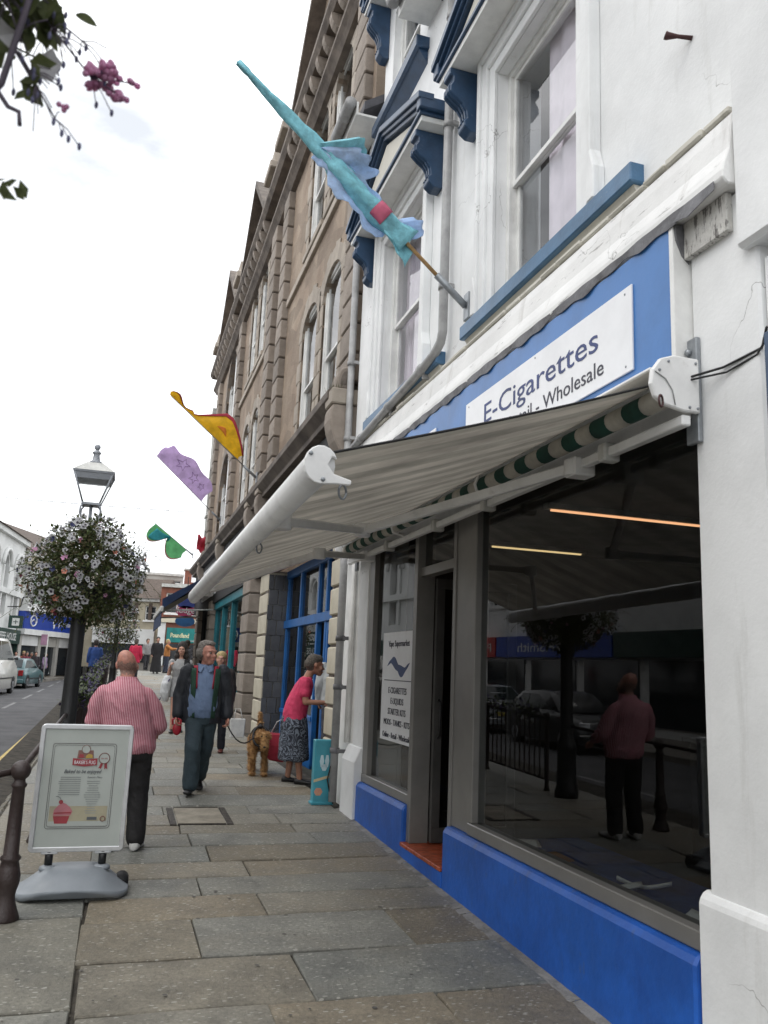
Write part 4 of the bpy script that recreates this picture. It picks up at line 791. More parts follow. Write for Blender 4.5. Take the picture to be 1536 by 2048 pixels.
md = plain_building('modern_block', 'pale flat-roofed modern block on the skyline with strip windows', (4.6, 82, 2.2), T, 4.2, 1.2, 9.9, 'pale_grey', 3, 1, 1.1, .5, 9.0, 2, None)
ch = thing('chimney_stack', 'red brick chimney stack beside the pale flat-roofed block', 'chimney', (5.5, 80, 1)); box('stack', M['brick_red'], ch, 5.1, 5.7, 79.5, 80.5, 1, 10.3); box('shoulder', M['brick_red'], ch, 5.7, 6.4, 79.5, 80.5, 1, 9.2); box('cap', M['pale_grey'], ch, 5.0, 5.8, 79.4, 80.6, 10.3, 10.45)
# --- opposite side: pharmacy
T = frameT((-6.4, 57), (5.4, 15), flip=True)
ph = plain_building('pharmacy_building', 'long low pharmacy with blue fascia across the road', (-3.7, 64.5, .5), T, 17, .2, 8.2, 'beige', 6, 1, 1.3, 1.9, 5.6, 2.4, 'tile', depth=7)
MB.T = T; fs = MB().box(-.45, -.001, 0, 17, 3.45, 4.55).build('fascia', M['pharmacy_blue'], ph); MB().box(-.55, -.002, 0, 17, 3.1, 3.45).build('fascia_band', M['far_white'], ph)
for k in range(7): MB().box(-.25, -.003, k*2.75, k*2.75+.4, .2, 3.1).build('shop_pier', M['pale_grey'], ph)
for k in range(6): 
    MB().box(-.08, -.004, k*2.75+.42, k*2.75+2.73, .5, 2.4).build('shop_window', M['far_glass'], ph); MB().box(-.2, -.004, k*2.75+.42, k*2.75+2.73, 2.42, 3.05).build('blind_box', M['far_white' if k % 2 == 0 else 'pale_grey'], ph)
    MB().box(-.1, .0, k*2.83+2.3, k*2.83+3.1, 4.8, 7.9).build('wall_panel', M['cream'], ph)
def ringm(y, z, r): m = MB(); m.tube([(-.47, y+r*math.cos(a), z+r*.8*math.sin(a)) for a in [6.2832*k/20 for k in range(21)]], .05, 6); m.tube([(-.47, y-.7*r, z-.1), (-.47, y, z+.1), (-.47, y+.6*r, z-.1)], .04, 5); m.build('logo_ring', M['far_white'], fs)
for y in (1.2, 8.6, 16.1): ringm(y, 4.0, .42)
for y in (4.3, 14.2): m = MB(); m.prism([(-.47, y-.18, 4.0), (-.47, y, 3.6), (-.47, y+.18, 4.0), (-.47, y, 4.4)], (.02, 0, 0)); m.box(-.48, -.46, y-.09, y+.09, 3.68, 4.32); m.build('cross_mark', M['far_white'], fs)
MB.T = None
ftext('pharmacy', .55, T, 6.2, 3.85, 'far_white', fs, -.47, 2.4, rev=True); ftext('beauty', .5, T, 11.4, 3.85, 'far_white', fs, -.47, 2.2, rev=True)
MB.T = T
bw = thing('bay_window', 'white bay window with green curtain above the pharmacy corner', 'window', (-6.2, 57.6, 4.6))
MB().box(-.5, -.002, .1, 2.6, 4.75, 7.3).build('bay', M['far_white'], bw); MB().box(-.53, -.501, .5, 1.3, 5.1, 7.0).build('pane', mat('green_blind', (.22, .30, .24), .5), bw); MB().box(-.53, -.501, 1.45, 2.3, 5.1, 7.0).build('pane', M['green_blind'], bw); MB().box(-.65, -.0, 0, 2.7, 4.56, 4.74).build('bay_ledge', M['far_white'], bw)
MB.T = None
# --- opposite side: white arcaded building
T = frameT((-8.55, 36), (2.15, 21), flip=True)
ab = thing('arcaded_building', 'white Victorian building with round arches above a dark green shopfront', 'building', (-7.5, 46, .2)); MB.T = T
L_ = 21.0; ops = []; n = 7
for k in range(n):
    yc = (k+.5)*L_/n; ops += [(yc-.75, yc+.75, 4.1, 5.25), (yc-.75, yc+.75, 5.65, 7.6)]
m = MB(); wall_open(m, 0, .5, 0, L_, 3.3, 8.6, ops)
for k in range(n): yc = (k+.5)*L_/n; arch_infill(m, 0, .5, yc-.75, yc+.75, 6.9, 7.6)
m.build('wall', M['far_white'], ab)
for k in range(n):
    yc = (k+.5)*L_/n; MB().box(.3, .32, yc-.75, yc+.75, 4.1, 7.6).build('pane', M['far_glass'], ab)
    pts = [(-.08, yc-1.0*math.cos(math.pi*j/12), 6.9+.98*math.sin(math.pi*j/12)) for j in range(13)]; MB().tube(pts, .12, 6).build('arch_moulding', M['far_white'], ab)
    for s in (-1, 0, 1): MB().box(-.1 if s else .1, .28, yc+s*.62-.09, yc+s*.62+.09, 4.1, 6.9 if s else 7.5).build('pilaster', M['far_white'], ab)
MB().box(-.25, .5, 0, L_, 8.6, 8.9).build('cornice', M['far_white'], ab); MB().box(-.2, -.001, 0, L_, 5.3, 5.6).build('string_course', M['far_white'], ab)
MB().prism([(-.4, 0, 8.9), (4, 0, 11.2), (8, 0, 8.9)], (0, L_, 0)).build('roof', M['roof_tile'], ab); MB().box(.5, 8, L_-.3, L_, .2, 8.9).build('side_wall', M['far_white'], ab)
mat('dark_green', (.012, .045, .035), .4)
fs = MB().box(-.3, .5, 0, L_, 2.45, 3.3).build('fascia', M['dark_green'], ab); MB().box(-.15, .3, 0, L_, .2, .8).build('stall_riser', M['dark_green'], ab); MB().box(0, .02, 0, L_, .8, 2.45).build('shop_window', M['far_glass'], ab)
for k in range(8): MB().box(-.2, .2, k*L_/7-.15+(.15 if k == 0 else 0), k*L_/7+.15-(.15 if k == 7 else 0), .2, 2.449).build('shop_pier', M['dark_green'], ab)
MB.T = None; ftext('COFFEE HOUSE', .62, T, 17.2, 2.65, 'far_white', fs, -.31, 5.2, rev=True)
# --- nearer opposite fronts, seen only in the shop glass
mat('post_red', (.45, .015, .012), .4)
T = frameT((-11.3, 16), (.1, 1), flip=True)
ob = plain_building('post_office', 'white two storey front with red and blue shop signs across the road', (-10.5, 26, 0), T, 20, -.3, 8.5, 'far_white', 7, 2, 1.2, 1.8, 4.6, 2.2, 'slate'); MB.T = T
f1 = MB().box(-.3, -.001, 15.4, 20, 2.5, 3.3).build('fascia', M['post_red'], ob); f2 = MB().box(-.3, -.001, 8, 15.3, 2.5, 3.3).build('fascia', M['pharmacy_blue'], ob); MB().box(-.3, -.001, 0, 7.9, 2.5, 3.3).build('fascia', M['dark_green'], ob)
for k in range(6): MB().box(-.05, -.002, .4+k*3.3, 3.2+k*3.3, .4, 2.4).build('shop_window', M['far_glass'], ob)
MB.T = None; ftext('POST OFFICE', .5, T, 17.7, 2.7, 'far_white', f1, -.31, 4.0, rev=True); ftext('WHSmith', .5, T, 12.0, 2.7, 'far_white', f2, -.31, 3.4, rev=True)
T = frameT((-11.5, -6), (0, 1), flip=True)
plain_building('grey_terrace', 'plain grey terrace front behind the photographer on the opposite side', (-11, 5, .1), T, 21.5, -.2, 9.2, 'pale_grey', 8, 3, 1.2, 1.7, 1.0, 2.8, 'slate')
# overhead wires
def wire(a, b, sag, label):
    a, b = Vector(a), Vector(b); o = MB().tube([a.lerp(b, k/16)-Vector((0, 0, sag*4*(k/16)*(1-k/16))) for k in range(17)], .009, 5).build('overhead_wire', M['black_iron']); tag(o, label, 'wire')
wire((-10.8, 27, 6.6), (2.5, 30, 7.1), .12, 'upper thin wire strung across the street above the lamp')
wire((1.2, 44, 9.2), (2.55, 29.6, 8.4), .1, 'short thin wire running to the stone building')
# far awning
fa = thing('far_awning', 'navy blue awning further up the street with a pale front bar', 'awning', (2.3, 27, 3.4)); mat('navy_cloth', (.012, .03, .085), .8)
def ff(u, v): return (2.45+(1.0-2.45)*v, 24.3+5.2*u, 4.35-1.05*v-.06*math.sin(math.pi*v))
MB().grid(ff, 12, 8).build('canopy', M['navy_cloth'], fa, smooth=True, solid=.01)
def ff2(u, v): return (2.45+(1.0-2.45)*v, 24.3+5.2*u, 4.3-1.05*v-.06*math.sin(math.pi*v))
MB().grid(ff2, 12, 8).build('canopy_lining', mat('awning_under', (.34, .31, .27), .85, .2, 2), fa, smooth=True)
MB().prism([(1.0, 24.27, 3.22), (.98, 24.27, 3.50), (2.45, 24.27, 4.42), (2.45, 24.27, 4.34)], (0, .02, 0)).build('side_flap', M['navy_cloth'], fa)
MB().box(.94, 1.04, 24.25, 29.6, 3.14, 3.30).build('front_bar', M['grey_white'], fa, .02); MB().box(.98, 1.0, 24.3, 29.5, 2.75, 3.15).build('valance', M['navy_cloth'], fa)
for y in (24.6, 29): MB().tube([(2.45, y, 3.3), (1.05, y, 3.2)], .025, 6).build('awning_arm', M['grey_white'], fa)
# hanging goods and banners under it
hs = thing('hanging_sign', 'colourful round shop banner hung under the navy awning', 'banner', (2.3, 31.5, 3.2))
for k, (z, c, t) in enumerate(((3.92, (.03, .05, .22), ''), (3.62, (.35, .03, .10), 'fudge'), (3.25, (.02, .10, .25), ''))):
    mm = mat('banner%d' % k, c, .6); pts = [(2.15+.36*math.cos(a), 31.5, z+.20*math.sin(a)) for a in [6.2832*j/18 for j in range(18)]]; o = MB().prism(pts, (0, .03, 0)).build('disc', mm, hs)
    if t: tt = MB(); text_mb(tt, t, .3, (2.15, 31.49, z-.07), (1, 0, 0), (0, 0, 1), 'CENTER'); tt.build('lettering', M['far_white'], o)
MB().tube([(2.15, 31.515, 4.1), (2.15, 31.515, 4.9)], .015, 5).build('hanger', M['black_iron'], hs)
# ================================================================== street furniture
# --- pavement sign
bd = thing('pavement_sign', 'silver framed pavement sign with a cupcake menu poster on a grey moulded base', 'sign', (-.17, 6.4, gz(6.4)))
BX, BZ, BY = -.476, .44, 6.40
def pl2(u, v, d=0): return (BX+u, BY-.022-d, BZ+v)
def rrect(u0, u1, v0, v1, r, n=5):
    P = []
    for (cu, cv, a0) in ((u1-r, v1-r, 0), (u0+r, v1-r, 90), (u0+r, v0+r, 180), (u1-r, v0+r, 270)):
        for k in range(n+1): a = R(a0+90*k/n); P.append((cu+r*math.cos(a), cv+r*math.sin(a)))
    return P
def frame_ring(mb, u0, u1, v0, v1, w, r, y0, y1):
    A = rrect(u0, u1, v0, v1, r); B = rrect(u0+w, u1-w, v0+w, v1-w, max(.001, r-w)); n = len(A)
    vs = [(BX+u, y0, BZ+v) for u, v in A]+[(BX+u, y0, BZ+v) for u, v in B]+[(BX+u, y1, BZ+v) for u, v in A]+[(BX+u, y1, BZ+v) for u, v in B]; fs = []
    for i in range(n): j = (i+1) % n; fs += [(i, j, n+j, n+i), (2*n+i, 3*n+i, 3*n+j, 2*n+j), (i, 2*n+i, 2*n+j, j), (n+i, n+j, 3*n+j, 3*n+i)]
    mb.add(vs, fs)
m = MB(); frame_ring(m, 0, .622, 0, .85, .032, .03, BY-.03, BY+.03); m.build('frame', M['alu_bright'], bd, .004)
mat('poster_back', (.42, .45, .42), .22, .04, 2, spec=.6); mat('poster_line', (.10, .09, .09), .5); mat('print_text', (.10, .11, .12), .6); mat('print_red', (.30, .04, .05), .6); mat('print_brown', (.22, .11, .09), .6); mat('print_pink', (.42, .16, .18), .6); mat('print_yellow', (.42, .28, .06), .6); mat('print_tan', (.36, .33, .23), .6)
pn = MB().box(BX+.032, BX+.59, BY-.020, BY+.02, BZ+.032, BZ+.818).build('panel', M['poster_back'], bd)
def pr(name, poly, mt, d=.001, par=None): return MB().prism([pl2(u, v, d) for u, v in poly], (0, .0006, 0)).build(name, M[mt], par or pn)
m = MB()
for (e, w) in ((0, .0035), (.012, .002)): frame_ring(m, .088+e, .515-e, .15+e, .722-e, w, .02, BY-.0225, BY-.0215)
m.build('poster_border', M['poster_line'], pn)
pr('poster_band', [(.11, .172), (.49, .172), (.49, .30), (.11, .30)], 'print_tan', .0002)
pr('poster_foot', [(.11, .168), (.49, .168), (.49, .20), (.11, .20)], 'poster_back', .001)
lg = pr('logo', [(.255, .62), (.365, .62), (.36, .675), (.26, .675)], 'print_brown'); circ = lambda u, v, r, n=18: [(u+r*math.cos(6.2832*k/n), v+r*math.sin(6.2832*k/n)) for k in range(n)]
pr('logo_disc', circ(.31, .682, .028), 'poster_back', .002, lg); t = MB(); t.tube([pl2(u, v, .003) for u, v in circ(.31, .682, .028)+circ(.31, .682, .028)[:1]], .0018, 5); t.build('logo_ring', M['print_brown'], lg)
pr('logo_bun', [(.31, .622), (.36, .622), (.355, .645), (.33, .652), (.315, .64)], 'print_yellow', .003, lg); pr('logo_cake', [(.265, .625), (.30, .625), (.295, .648), (.27, .648)], 'print_red', .003, lg)
pr('logo_banner', [(.228, .575), (.31, .565), (.392, .575), (.392, .622), (.31, .612), (.228, .622)], 'print_red', .004, lg)
t = MB(); text_mb(t, "BAKER'S FUG", .034, pl2(.31, .582, .0055), (1, 0, 0), (0, 0, 1), 'CENTER', .14, ext=.0004); t.build('lettering', M['sign_white'], lg)
rs = pr('rosette', circ(.437, .622, .033), 'poster_back', .002); t = MB(); t.tube([pl2(u, v, .003) for u, v in circ(.437, .622, .036)+circ(.437, .622, .036)[:1]], .003, 5); t.build('rosette_rim', M['print_brown'], rs)
pr('ribbon', [(.417, .592), (.433, .588), (.420, .548), (.412, .556), (.403, .553)], 'print_red', .003, rs); pr('ribbon', [(.440, .588), (.457, .592), (.463, .548), (.452, .555), (.443, .546)], 'print_red', .003, rs)
t = MB(); text_mb(t, 'open daily', .016, pl2(.437, .617, .004), (1, 0, 0), (0, 0, 1), 'CENTER', .046, ext=.0003); t.build('lettering', M['print_red'], rs)
t = MB(); text_mb(t, 'Baked to be enjoyed', .036, pl2(.30, .52, .002), (1, 0, 0), (0, 0, 1), 'CENTER', .25, ext=.0003, shear=.35, bold=.0006); t.build('lettering', M['print_text'], pn)
t = MB(); random.seed(2)
for k in range(9): u = .155+random.uniform(-.006, .006); t.prism([pl2(u, .495-k*.0145, .001), pl2(.295, .495-k*.0145, .001), pl2(.295, .490-k*.0145, .001), pl2(u, .490-k*.0145, .001)], (0, .0004, 0))
o = t.build('paragraph', mat('print_grey', (.26, .28, .27), .6), pn); o['kind'] = 'stuff'
t = MB(); text_mb(t, 'Summer Menu', .018, pl2(.385, .487, .002), (1, 0, 0), (0, 0, 1), 'CENTER', .10, ext=.0003, shear=.3); t.build('lettering', M['print_text'], pn)
t = MB()
for k in range(15): w = random.uniform(.025, .055); t.prism([pl2(.38-w, .468-k*.0152, .001), pl2(.38+w, .468-k*.0152, .001), pl2(.38+w, .4635-k*.0152, .001), pl2(.38-w, .4635-k*.0152, .001)], (0, .0004, 0))
o = t.build('menu_lines', M['print_grey'], pn); o['kind'] = 'stuff'
ck = pr('cupcake', [(.150, .185), (.232, .185), (.245, .235), (.138, .235)], 'print_red', .002); pr('icing', [(.136, .238), (.25, .238), (.262, .265), (.245, .29), (.215, .315), (.19, .325), (.165, .305), (.14, .275)], 'print_pink', .002, ck); pr('icing_fold', [(.14, .25), (.255, .252), (.25, .262), (.142, .258)], 'print_red', .003, ck)
pr('cherry', circ(.180, .328, .014), 'print_red', .004, ck); t = MB(); t.tube([pl2(.18, .34, .004), pl2(.172, .358, .004), pl2(.155, .366, .004), pl2(.143, .366, .004)], .0016, 5); t.build('cherry_stalk', M['print_text'], ck)
pr('badge', [(.36, .208), (.425, .208), (.425, .228), (.36, .228)], 'print_text', .003); t = MB(); t.tube([pl2(u, v, .003) for u, v in circ(.465, .215, .016)+circ(.465, .215, .016)[:1]], .003, 5); t.build('stamp', M['print_brown'], pn)
for u in (.14, .49):
    m = MB(); m.lathe([(.027, 0), (.027, .085)], (BX+u, BY, BZ-.083), 14); m.build('post', M['black_iron'], bd)
    m = MB(); m.box(BX+u-.055, BX+u+.055, BY-.028, BY+.028, BZ-.014, BZ-.001); m.build('bracket', M['alu_bright'], bd, .005)
mat('base_plastic', (.24, .265, .29), .42, .06, 3, .05, 60)
def bf_(u, v):          # moulded foot: a long pillow with an arched front
    a = 2*math.pi*u; ca, sa = math.cos(a), math.sin(a); ex = .55
    px = math.copysign(abs(ca)**ex, ca); pyy = math.copysign(abs(sa)**.75, sa); return px, pyy
rings = []; n = 48; cx_ = -.165; g0 = gz(6.4)
for (k, (s, hz_)) in enumerate(((1.0, 0.0), (1.0, .05), (.97, .075), (.88, .11), (.70, .15), (.5, .165), (.25, .17), (.02, .172))):
    ring = []
    for i in range(n):
        px, pyy = bf_(i/n, 0); x = px*.37*s; y = pyy*.27*s; arch = max(0, 1-(x/.30)**2)
        z = hz_
        if hz_ == 0: z = .055*arch*(1 if abs(pyy) > .5 else .3)
        elif hz_ == .05: z = .05+.02*arch
        else: z = hz_*(.72+.28*arch) if s > .6 else hz_
        if abs(x) > .20: z *= 1-.35*(abs(x)-.2)/.17
        ring.append((cx_+x, 6.4+y, g0+z+.004))
    rings.append(ring)
m = MB(); m.smooth = True; m.ring(rings); m.build('base', M['base_plastic'], bd)
for u in (.14, .49): m = MB(); m.lathe([(.06, 0), (.055, .02), (.032, .03)], (BX+u, BY, g0+.15), 14); m.build('socket', M['base_plastic'], bd)
m = MB(); m.tube([(.155, 6.42, g0+.05), (.16, 6.55, g0+.05)], .05, 12); m.build('wheel', M['dark'], bd)
# --- iron handrail on the pavement edge
rl = thing('handrail', 'brown cast iron handrail with ball topped posts along the pavement edge', 'railing', (-.52, 5.86, gz(5.86)))
def rpost(x, y, zb):
    m = MB(); m.lathe([(.088, 0), (.090, .02), (.078, .05), (.060, .10), (.052, .14), (.056, .17), (.068, .21), (.072, .26), (.060, .31), (.050, .345), (.060, .355), (.060, .37), (.046, .385), (.038, .78), (.046, .79), (.048, .80), (.036, .815), (.034, .84)], (x, y, zb), 16); p = m.build('post', M['rail_iron'], rl)
    MB().ball((x, y, zb+.885), .062, 16, 10).build('post_ball', M['rail_iron'], p)
for (x, y) in ((-.53, 5.86), (-.52, 7.9)): rpost(x, y, gz(y)-.004)
rpost(-1.32, 5.75, -.02)
m = MB(); m.tube([(-.53, 5.86, gz(5.86)+.885), (-.52, 7.9, gz(7.9)+.885), (-.50, 9.7, gz(9.7)+.885)], .021, 10); m.build('rail', M['rail_iron'], rl)
m = MB(); m.tube([(-.53, 5.86, gz(5.86)+.885), (-1.32, 5.75, .865), (-1.9, 5.7, .80)], .021, 10); m.build('rail', M['rail_iron'], rl)
# railing with uprights beyond the lamp, planted along its top
rg = thing('railing', 'dark iron railing with uprights and a planted trough beyond the lamp post', 'railing', (-.45, 10.3, gz(10.3)))
MB().tube([(-.44, 10.2, gz(10.2)+.95), (-.40, 34, gz(34)+.95)], .024, 8).build('rail', M['rail_iron'], rg); MB().tube([(-.44, 10.2, gz(10.2)+.15), (-.40, 34, gz(34)+.15)], .018, 8).build('rail', M['rail_iron'], rg)
me = bpy.data.meshes.new('upright'); b_ = MB().tube([(0, 0, 0), (0, 0, .80)], .011, 6); me.from_pydata(b_.v, [], b_.f); me.materials.append(M['rail_iron'])
for k in range(110):
    y = 10.3+k*.15; o = bpy.data.objects.new('upright', me); COL.objects.link(o); o.parent = rg; o.location = Vector((-.44+(y-10)*.0017, y, gz(y)+.15))-ORG[rg]
for k in range(13):
    y = 10.25+k*1.9; m = MB(); m.lathe([(.05, 0), (.03, .05), (.027, .95), (.045, .98), (.0, 1.03)], (-.44+(y-10)*.0017, y, gz(y)), 10); m.build('standard', M['rail_iron'], rg)
# --- plants
def leafm(name, c, c2): return mat(name, c, .55, .1, 30, col2=c2, spec=.3)
leafm('leaf_dark', (.075, .10, .038), (.045, .06, .025)); leafm('leaf_mid', (.12, .14, .055), (.07, .09, .035)); leafm('leaf_olive', (.17, .15, .08), (.10, .085, .05))
mat('petal_white', (.70, .70, .72), .6, .04, 20); mat('petal_pink', (.80, .42, .64), .6, .1, 20); mat('petal_peach', (.70, .28, .20), .6, .1, 20); mat('petal_red', (.12, .012, .03), .6); mat('petal_purple', (.03, .02, .07), .6); mat('petal_blue', (.025, .03, .10), .6); mat('flower_eye', (.03, .02, .04), .6)
def leaf(mb, p, d, up, l, w):
    d = d.normalized(); s = d.cross(up); s = s.normalized() if s.length > 1e-4 else d.orthogonal().normalized(); n = s.cross(d)
    mb.add([p, p+d*l*.5+s*w-n*.1*l, p+d*l, p+d*l*.5-s*w-n*.1*l], [(0, 1, 2, 3)])
def flower(mb, p, nrm, r, eye=True, n=5):
    nrm = nrm.normalized(); a = nrm.orthogonal().normalized(); b = nrm.cross(a); vs = [p-nrm*r*.35]; ang0 = random.uniform(0, 6)
    for k in range(2*n): rr = r if k % 2 == 0 else r*.74; t = ang0+math.pi*k/n; vs.append(p+nrm*r*.12+(a*math.cos(t)+b*math.sin(t))*rr)
    i0 = mb.mi; mb.add(vs, [(0, 1+k, 1+(k+1) % (2*n)) for k in range(2*n)])
    if eye:
        mb.mi = i0+EYE; mb.add([p+nrm*r*.02+(a*math.cos(t)+b*math.sin(t))*r*.36 for t in [6.2832*k/5 for k in range(5)]], [(0, 1, 2, 3, 4)]); mb.mi = i0
EYE = 1
PAL = ['petal_white', 'flower_eye', 'petal_pink', 'petal_peach', 'petal_red', 'petal_blue']
def basket(parent, c, rx, rz, nleaf, nflow, seed, fr=.026, ll=.05, trail=90):
    """ball of petunias: leaves through the whole volume, blooms on the outside"""
    random.seed(seed); c = Vector(c)
    def rnd(shell):
        while True:
            v = Vector((random.gauss(0, 1), random.gauss(0, 1), random.gauss(0, 1))); v.normalize()
            lump = min(1.13, 1+.26*noise.noise(v*1.7+Vector((seed, 0, 0)))+.22*noise.noise(v*4+Vector((0, seed, 0))))
            r = (shell[0]+(shell[1]-shell[0])*random.random()**.6)*lump
            p = Vector((v.x*rx*r, v.y*rx*r, v.z*rz*r*(1.0 if v.z > 0 else .95))); return c+p, v
    for nm, mt, q in (('foliage_dark', 'leaf_dark', .45), ('foliage_mid', 'leaf_mid', .35), ('foliage_olive', 'leaf_olive', .2)):
        m = MB()
        for k in range(int(nleaf*q)):
            p, v = rnd((.35, 1.04)); d = (v+Vector((random.gauss(0, .8), random.gauss(0, .8), random.gauss(-.2, .7)))); leaf(m, p, d, Vector((random.gauss(0, .4), random.gauss(0, .4), 1)), random.uniform(.5, 1.25)*ll, ll*random.uniform(.18, .34))
        o = m.build(nm, M[mt], parent); o['kind'] = 'stuff'
    m = MB()
    for k in range(nflow):
        p, v = rnd((.92, 1.04))
        if v.z < -.8 or noise.noise(v*2.6+Vector((0, 0, seed))) < -.16: continue
        x = random.random(); m.mi = 0 if x < .88 else 2 if x < .92 else 3 if x < .95 else 4 if x < .975 else 5
        flower(m, p, v+Vector((random.gauss(0, .35), random.gauss(0, .35)-.25, random.gauss(0, .3))), fr*random.uniform(.55, 1.25), m.mi == 0)
    o = m.build('blooms', [M[x] for x in PAL], parent); o['kind'] = 'stuff'
    m = MB()
    for k in range(trail):
        a = random.uniform(0, 6.28); p = c+Vector((math.cos(a)*rx*random.uniform(.7, 1.02), math.sin(a)*rx*random.uniform(.7, 1.02), random.uniform(-.75, .75)*rz)); d = Vector((math.cos(a)*.8, math.sin(a)*.8, random.uniform(-1.2, .9))); l = random.uniform(.10, .34); q = p+d*l
        m.tube([p, p+d*l*.5+Vector((0, 0, .02)), q], .0025, 4, cap=False)
        for j in range(3): leaf(m, p+d*l*(j+1)/3, d+Vector((random.gauss(0, 1), random.gauss(0, 1), random.gauss(0, 1))), Vector((0, 0, 1)), ll*.7, ll*.2)
    o = m.build('trailing_stems', M['leaf_mid'], parent); o['kind'] = 'stuff'
def lamp_post(x, y, label, grp='lamp posts along the pavement edge'):
    z0 = gz(y); t = thing('lamp_post', label, 'lamp post', (x, y, z0), grp)
    m = MB(); m.lathe([(.15, 0), (.155, .08), (.13, .14), (.115, .55), (.13, .58), (.13, .64), (.105, .70), (.088, .75), (.082, 1.2), (.076, 2.0), (.070, 2.85), (.085, 2.87), (.085, 2.93), (.055, 2.97)], (x, y, z0), 20); m.build('column', M['black_iron'], t)
    zc = z0+3.19; mat('lantern_grey', (.30, .32, .35), .4, .1, 6)
    m = MB(); m.tube([(x, y, z0+2.9), (x, y, zc)], .018, 8); m.build('stem', M['lantern_grey'], t)
    for k in range(4):
        a = R(45+90*k); d = Vector((math.cos(a), math.sin(a), 0)); c = Vector((x, y, 0))
        m = MB(); m.tube([c+d*.03+V(0, 0, z0+2.93), c+d*.10+V(0, 0, z0+3.0), c+d*.155+V(0, 0, z0+3.09), c+d*.15+V(0, 0, z0+3.16), c+d*.115+V(0, 0, zc)], .010, 6); m.build('scroll_bracket', M['lantern_grey'], t)
    def sq(h, z): return [(x+h*sx, y+h*sy, z) for sx, sy in ((-1, -1), (1, -1), (1, 1), (-1, 1))]
    b0, b1, h0, h1 = .09, .205, zc, zc+.35
    m = MB(); m.ring([sq(b0+.012, h0), sq(b0+.012, h0+.025)]); m.build('lantern_floor', M['lantern_grey'], t)
    for k in range(4):
        p = Vector(sq(b0, h0+.02)[k]); q = Vector(sq(b1, h1)[k]); m = MB(); m.tube([p, q], .013, 4); m.build('glazing_bar', M['lantern_grey'], t)
        p2 = Vector(sq(b0, h0+.02)[(k+1) % 4]); q2 = Vector(sq(b1, h1)[(k+1) % 4]); lo = .80
        MB().quad(p, p2, p2.lerp(q2, lo), p.lerp(q, lo)).build('lantern_pane', M['lantern_glass'], t)
        MB().quad(p.lerp(q, lo), p2.lerp(q2, lo), q2, q).build('lantern_panel', M['lantern_grey'], t, solid=.006)
    m = MB(); m.ring([sq(b1+.012, h1), sq(b1+.02, h1+.022)]); m.build('lantern_rim', M['lantern_grey'], t)
    m = MB(); m.ring([sq(b1+.015, h1+.023), sq(.15, h1+.085), sq(.085, h1+.14)]); m.build('lantern_roof', M['grey_white'], t)
    m = MB(); m.lathe([(.075, 0), (.075, .02), (.045, .04), (.036, .10), (.036, .12), (.052, .125), (.045, .14), (.02, .165), (.014, .175)], (x, y, h1+.14), 12); m.build('finial', M['lantern_grey'], t); MB().ball((x, y, h1+.14+.2), .036, 12, 8).build('finial_ball', M['lantern_grey'], t)
    return t
m_ = bpy.data.materials.new('lantern_glass'); m_.use_nodes = True; MATS['lantern_glass'] = m_; b_ = m_.node_tree.nodes['Principled BSDF']; b_.inputs['Base Color'].default_value = (.9, .92, .9, 1); b_.inputs['Roughness'].default_value = .35; b_.inputs['Transmission Weight'].default_value = .9; b_.inputs['IOR'].default_value = 1.1
lamp_post(-.48, 9.8, 'black lamp post with square lantern above the nearest big flower ball')
bk1 = thing('hanging_basket', 'big round basket of white petunias around the nearest lamp post', 'flower basket', (-.47, 9.8, 2.2), 'flower baskets on the lamp posts'); basket(bk1, (-.46, 9.78, 2.66), .60, .60, 11500, 1050, 11, .037, .055)
b2 = MB().lathe([(.1, 2.35), (.34, 2.4), (.38, 2.52), (.36, 2.54), (.1, 2.5)], (-.47, 9.8, 0), 20).build('basket_bowl', M['black_iron'], bk1)
lamp_post(-.20, 31.0, 'far lamp post half hidden behind the second flower ball')
bk2 = thing('hanging_basket', 'smaller looking faded flower ball just below and behind the nearest one', 'flower basket', (-.20, 31, 2.5), 'flower baskets on the lamp posts'); basket(bk2, (-.22, 30.9, 2.95), .72, .85, 2600, 260, 5, .045, .10, 20)
lamp_post(-.62, 1.15, 'lamp post beside the photographer, only its flowers reach into the picture')
bk3 = thing('hanging_basket', 'overhanging basket of pink and white flowers at the top left corner', 'flower basket', (-.62, 1.3, 2.6), 'flower baskets on the lamp posts'); basket(bk3, (-.66, 1.30, 3.22), .52, .40, 5000, 160, 31, .024, .05, 4)
# sprays that hang from it into view
random.seed(8); st = MB(); pk_ = MB(); bd_ = MB(); lv = MB(); gp = MB()
def spray(p, q, n=5):
    p, q = Vector(p), Vector(q); md = p.lerp(q, .5)+Vector((0, 0, .03)); pts = [p.lerp(md, t/4).lerp(md.lerp(q, t/4), t/4) for t in range(5)]; st.tube(pts, [.0032, .003, .0026, .002, .0016], 5); return pts
ends = [((-.40, 1.5, 3.05), (-.155, 1.45, 2.80)), ((-.42, 1.5, 3.0), (-.20, 1.42, 2.68)), ((-.44, 1.45, 3.0), (-.235, 1.40, 2.72)), ((-.40, 1.5, 3.0), (-.175, 1.44, 2.86)), ((-.45, 1.45, 3.0), (-.25, 1.42, 2.76)), ((-.36, 1.52, 3.05), (-.21, 1.47, 2.80)), ((-.42, 1.4, 3.0), (-.22, 1.40, 2.84)), ((-.38, 1.4, 3.02), (-.27, 1.38, 2.80))]
for i, (p, q) in enumerate(ends):
    pts = spray(p, q)
    for k in range(12):
        b = pts[random.choice((2, 3, 3, 4, 4))]; e = b+Vector((random.uniform(-.01, .05), random.uniform(-.03, .03), random.uniform(-.075, .02))); st.tube([b, b.lerp(e, .5)+Vector((0, 0, .006)), e], .0011, 4)
        if k % 2: bd_.ball(e, (.0035, .0035, .008), 6, 4)
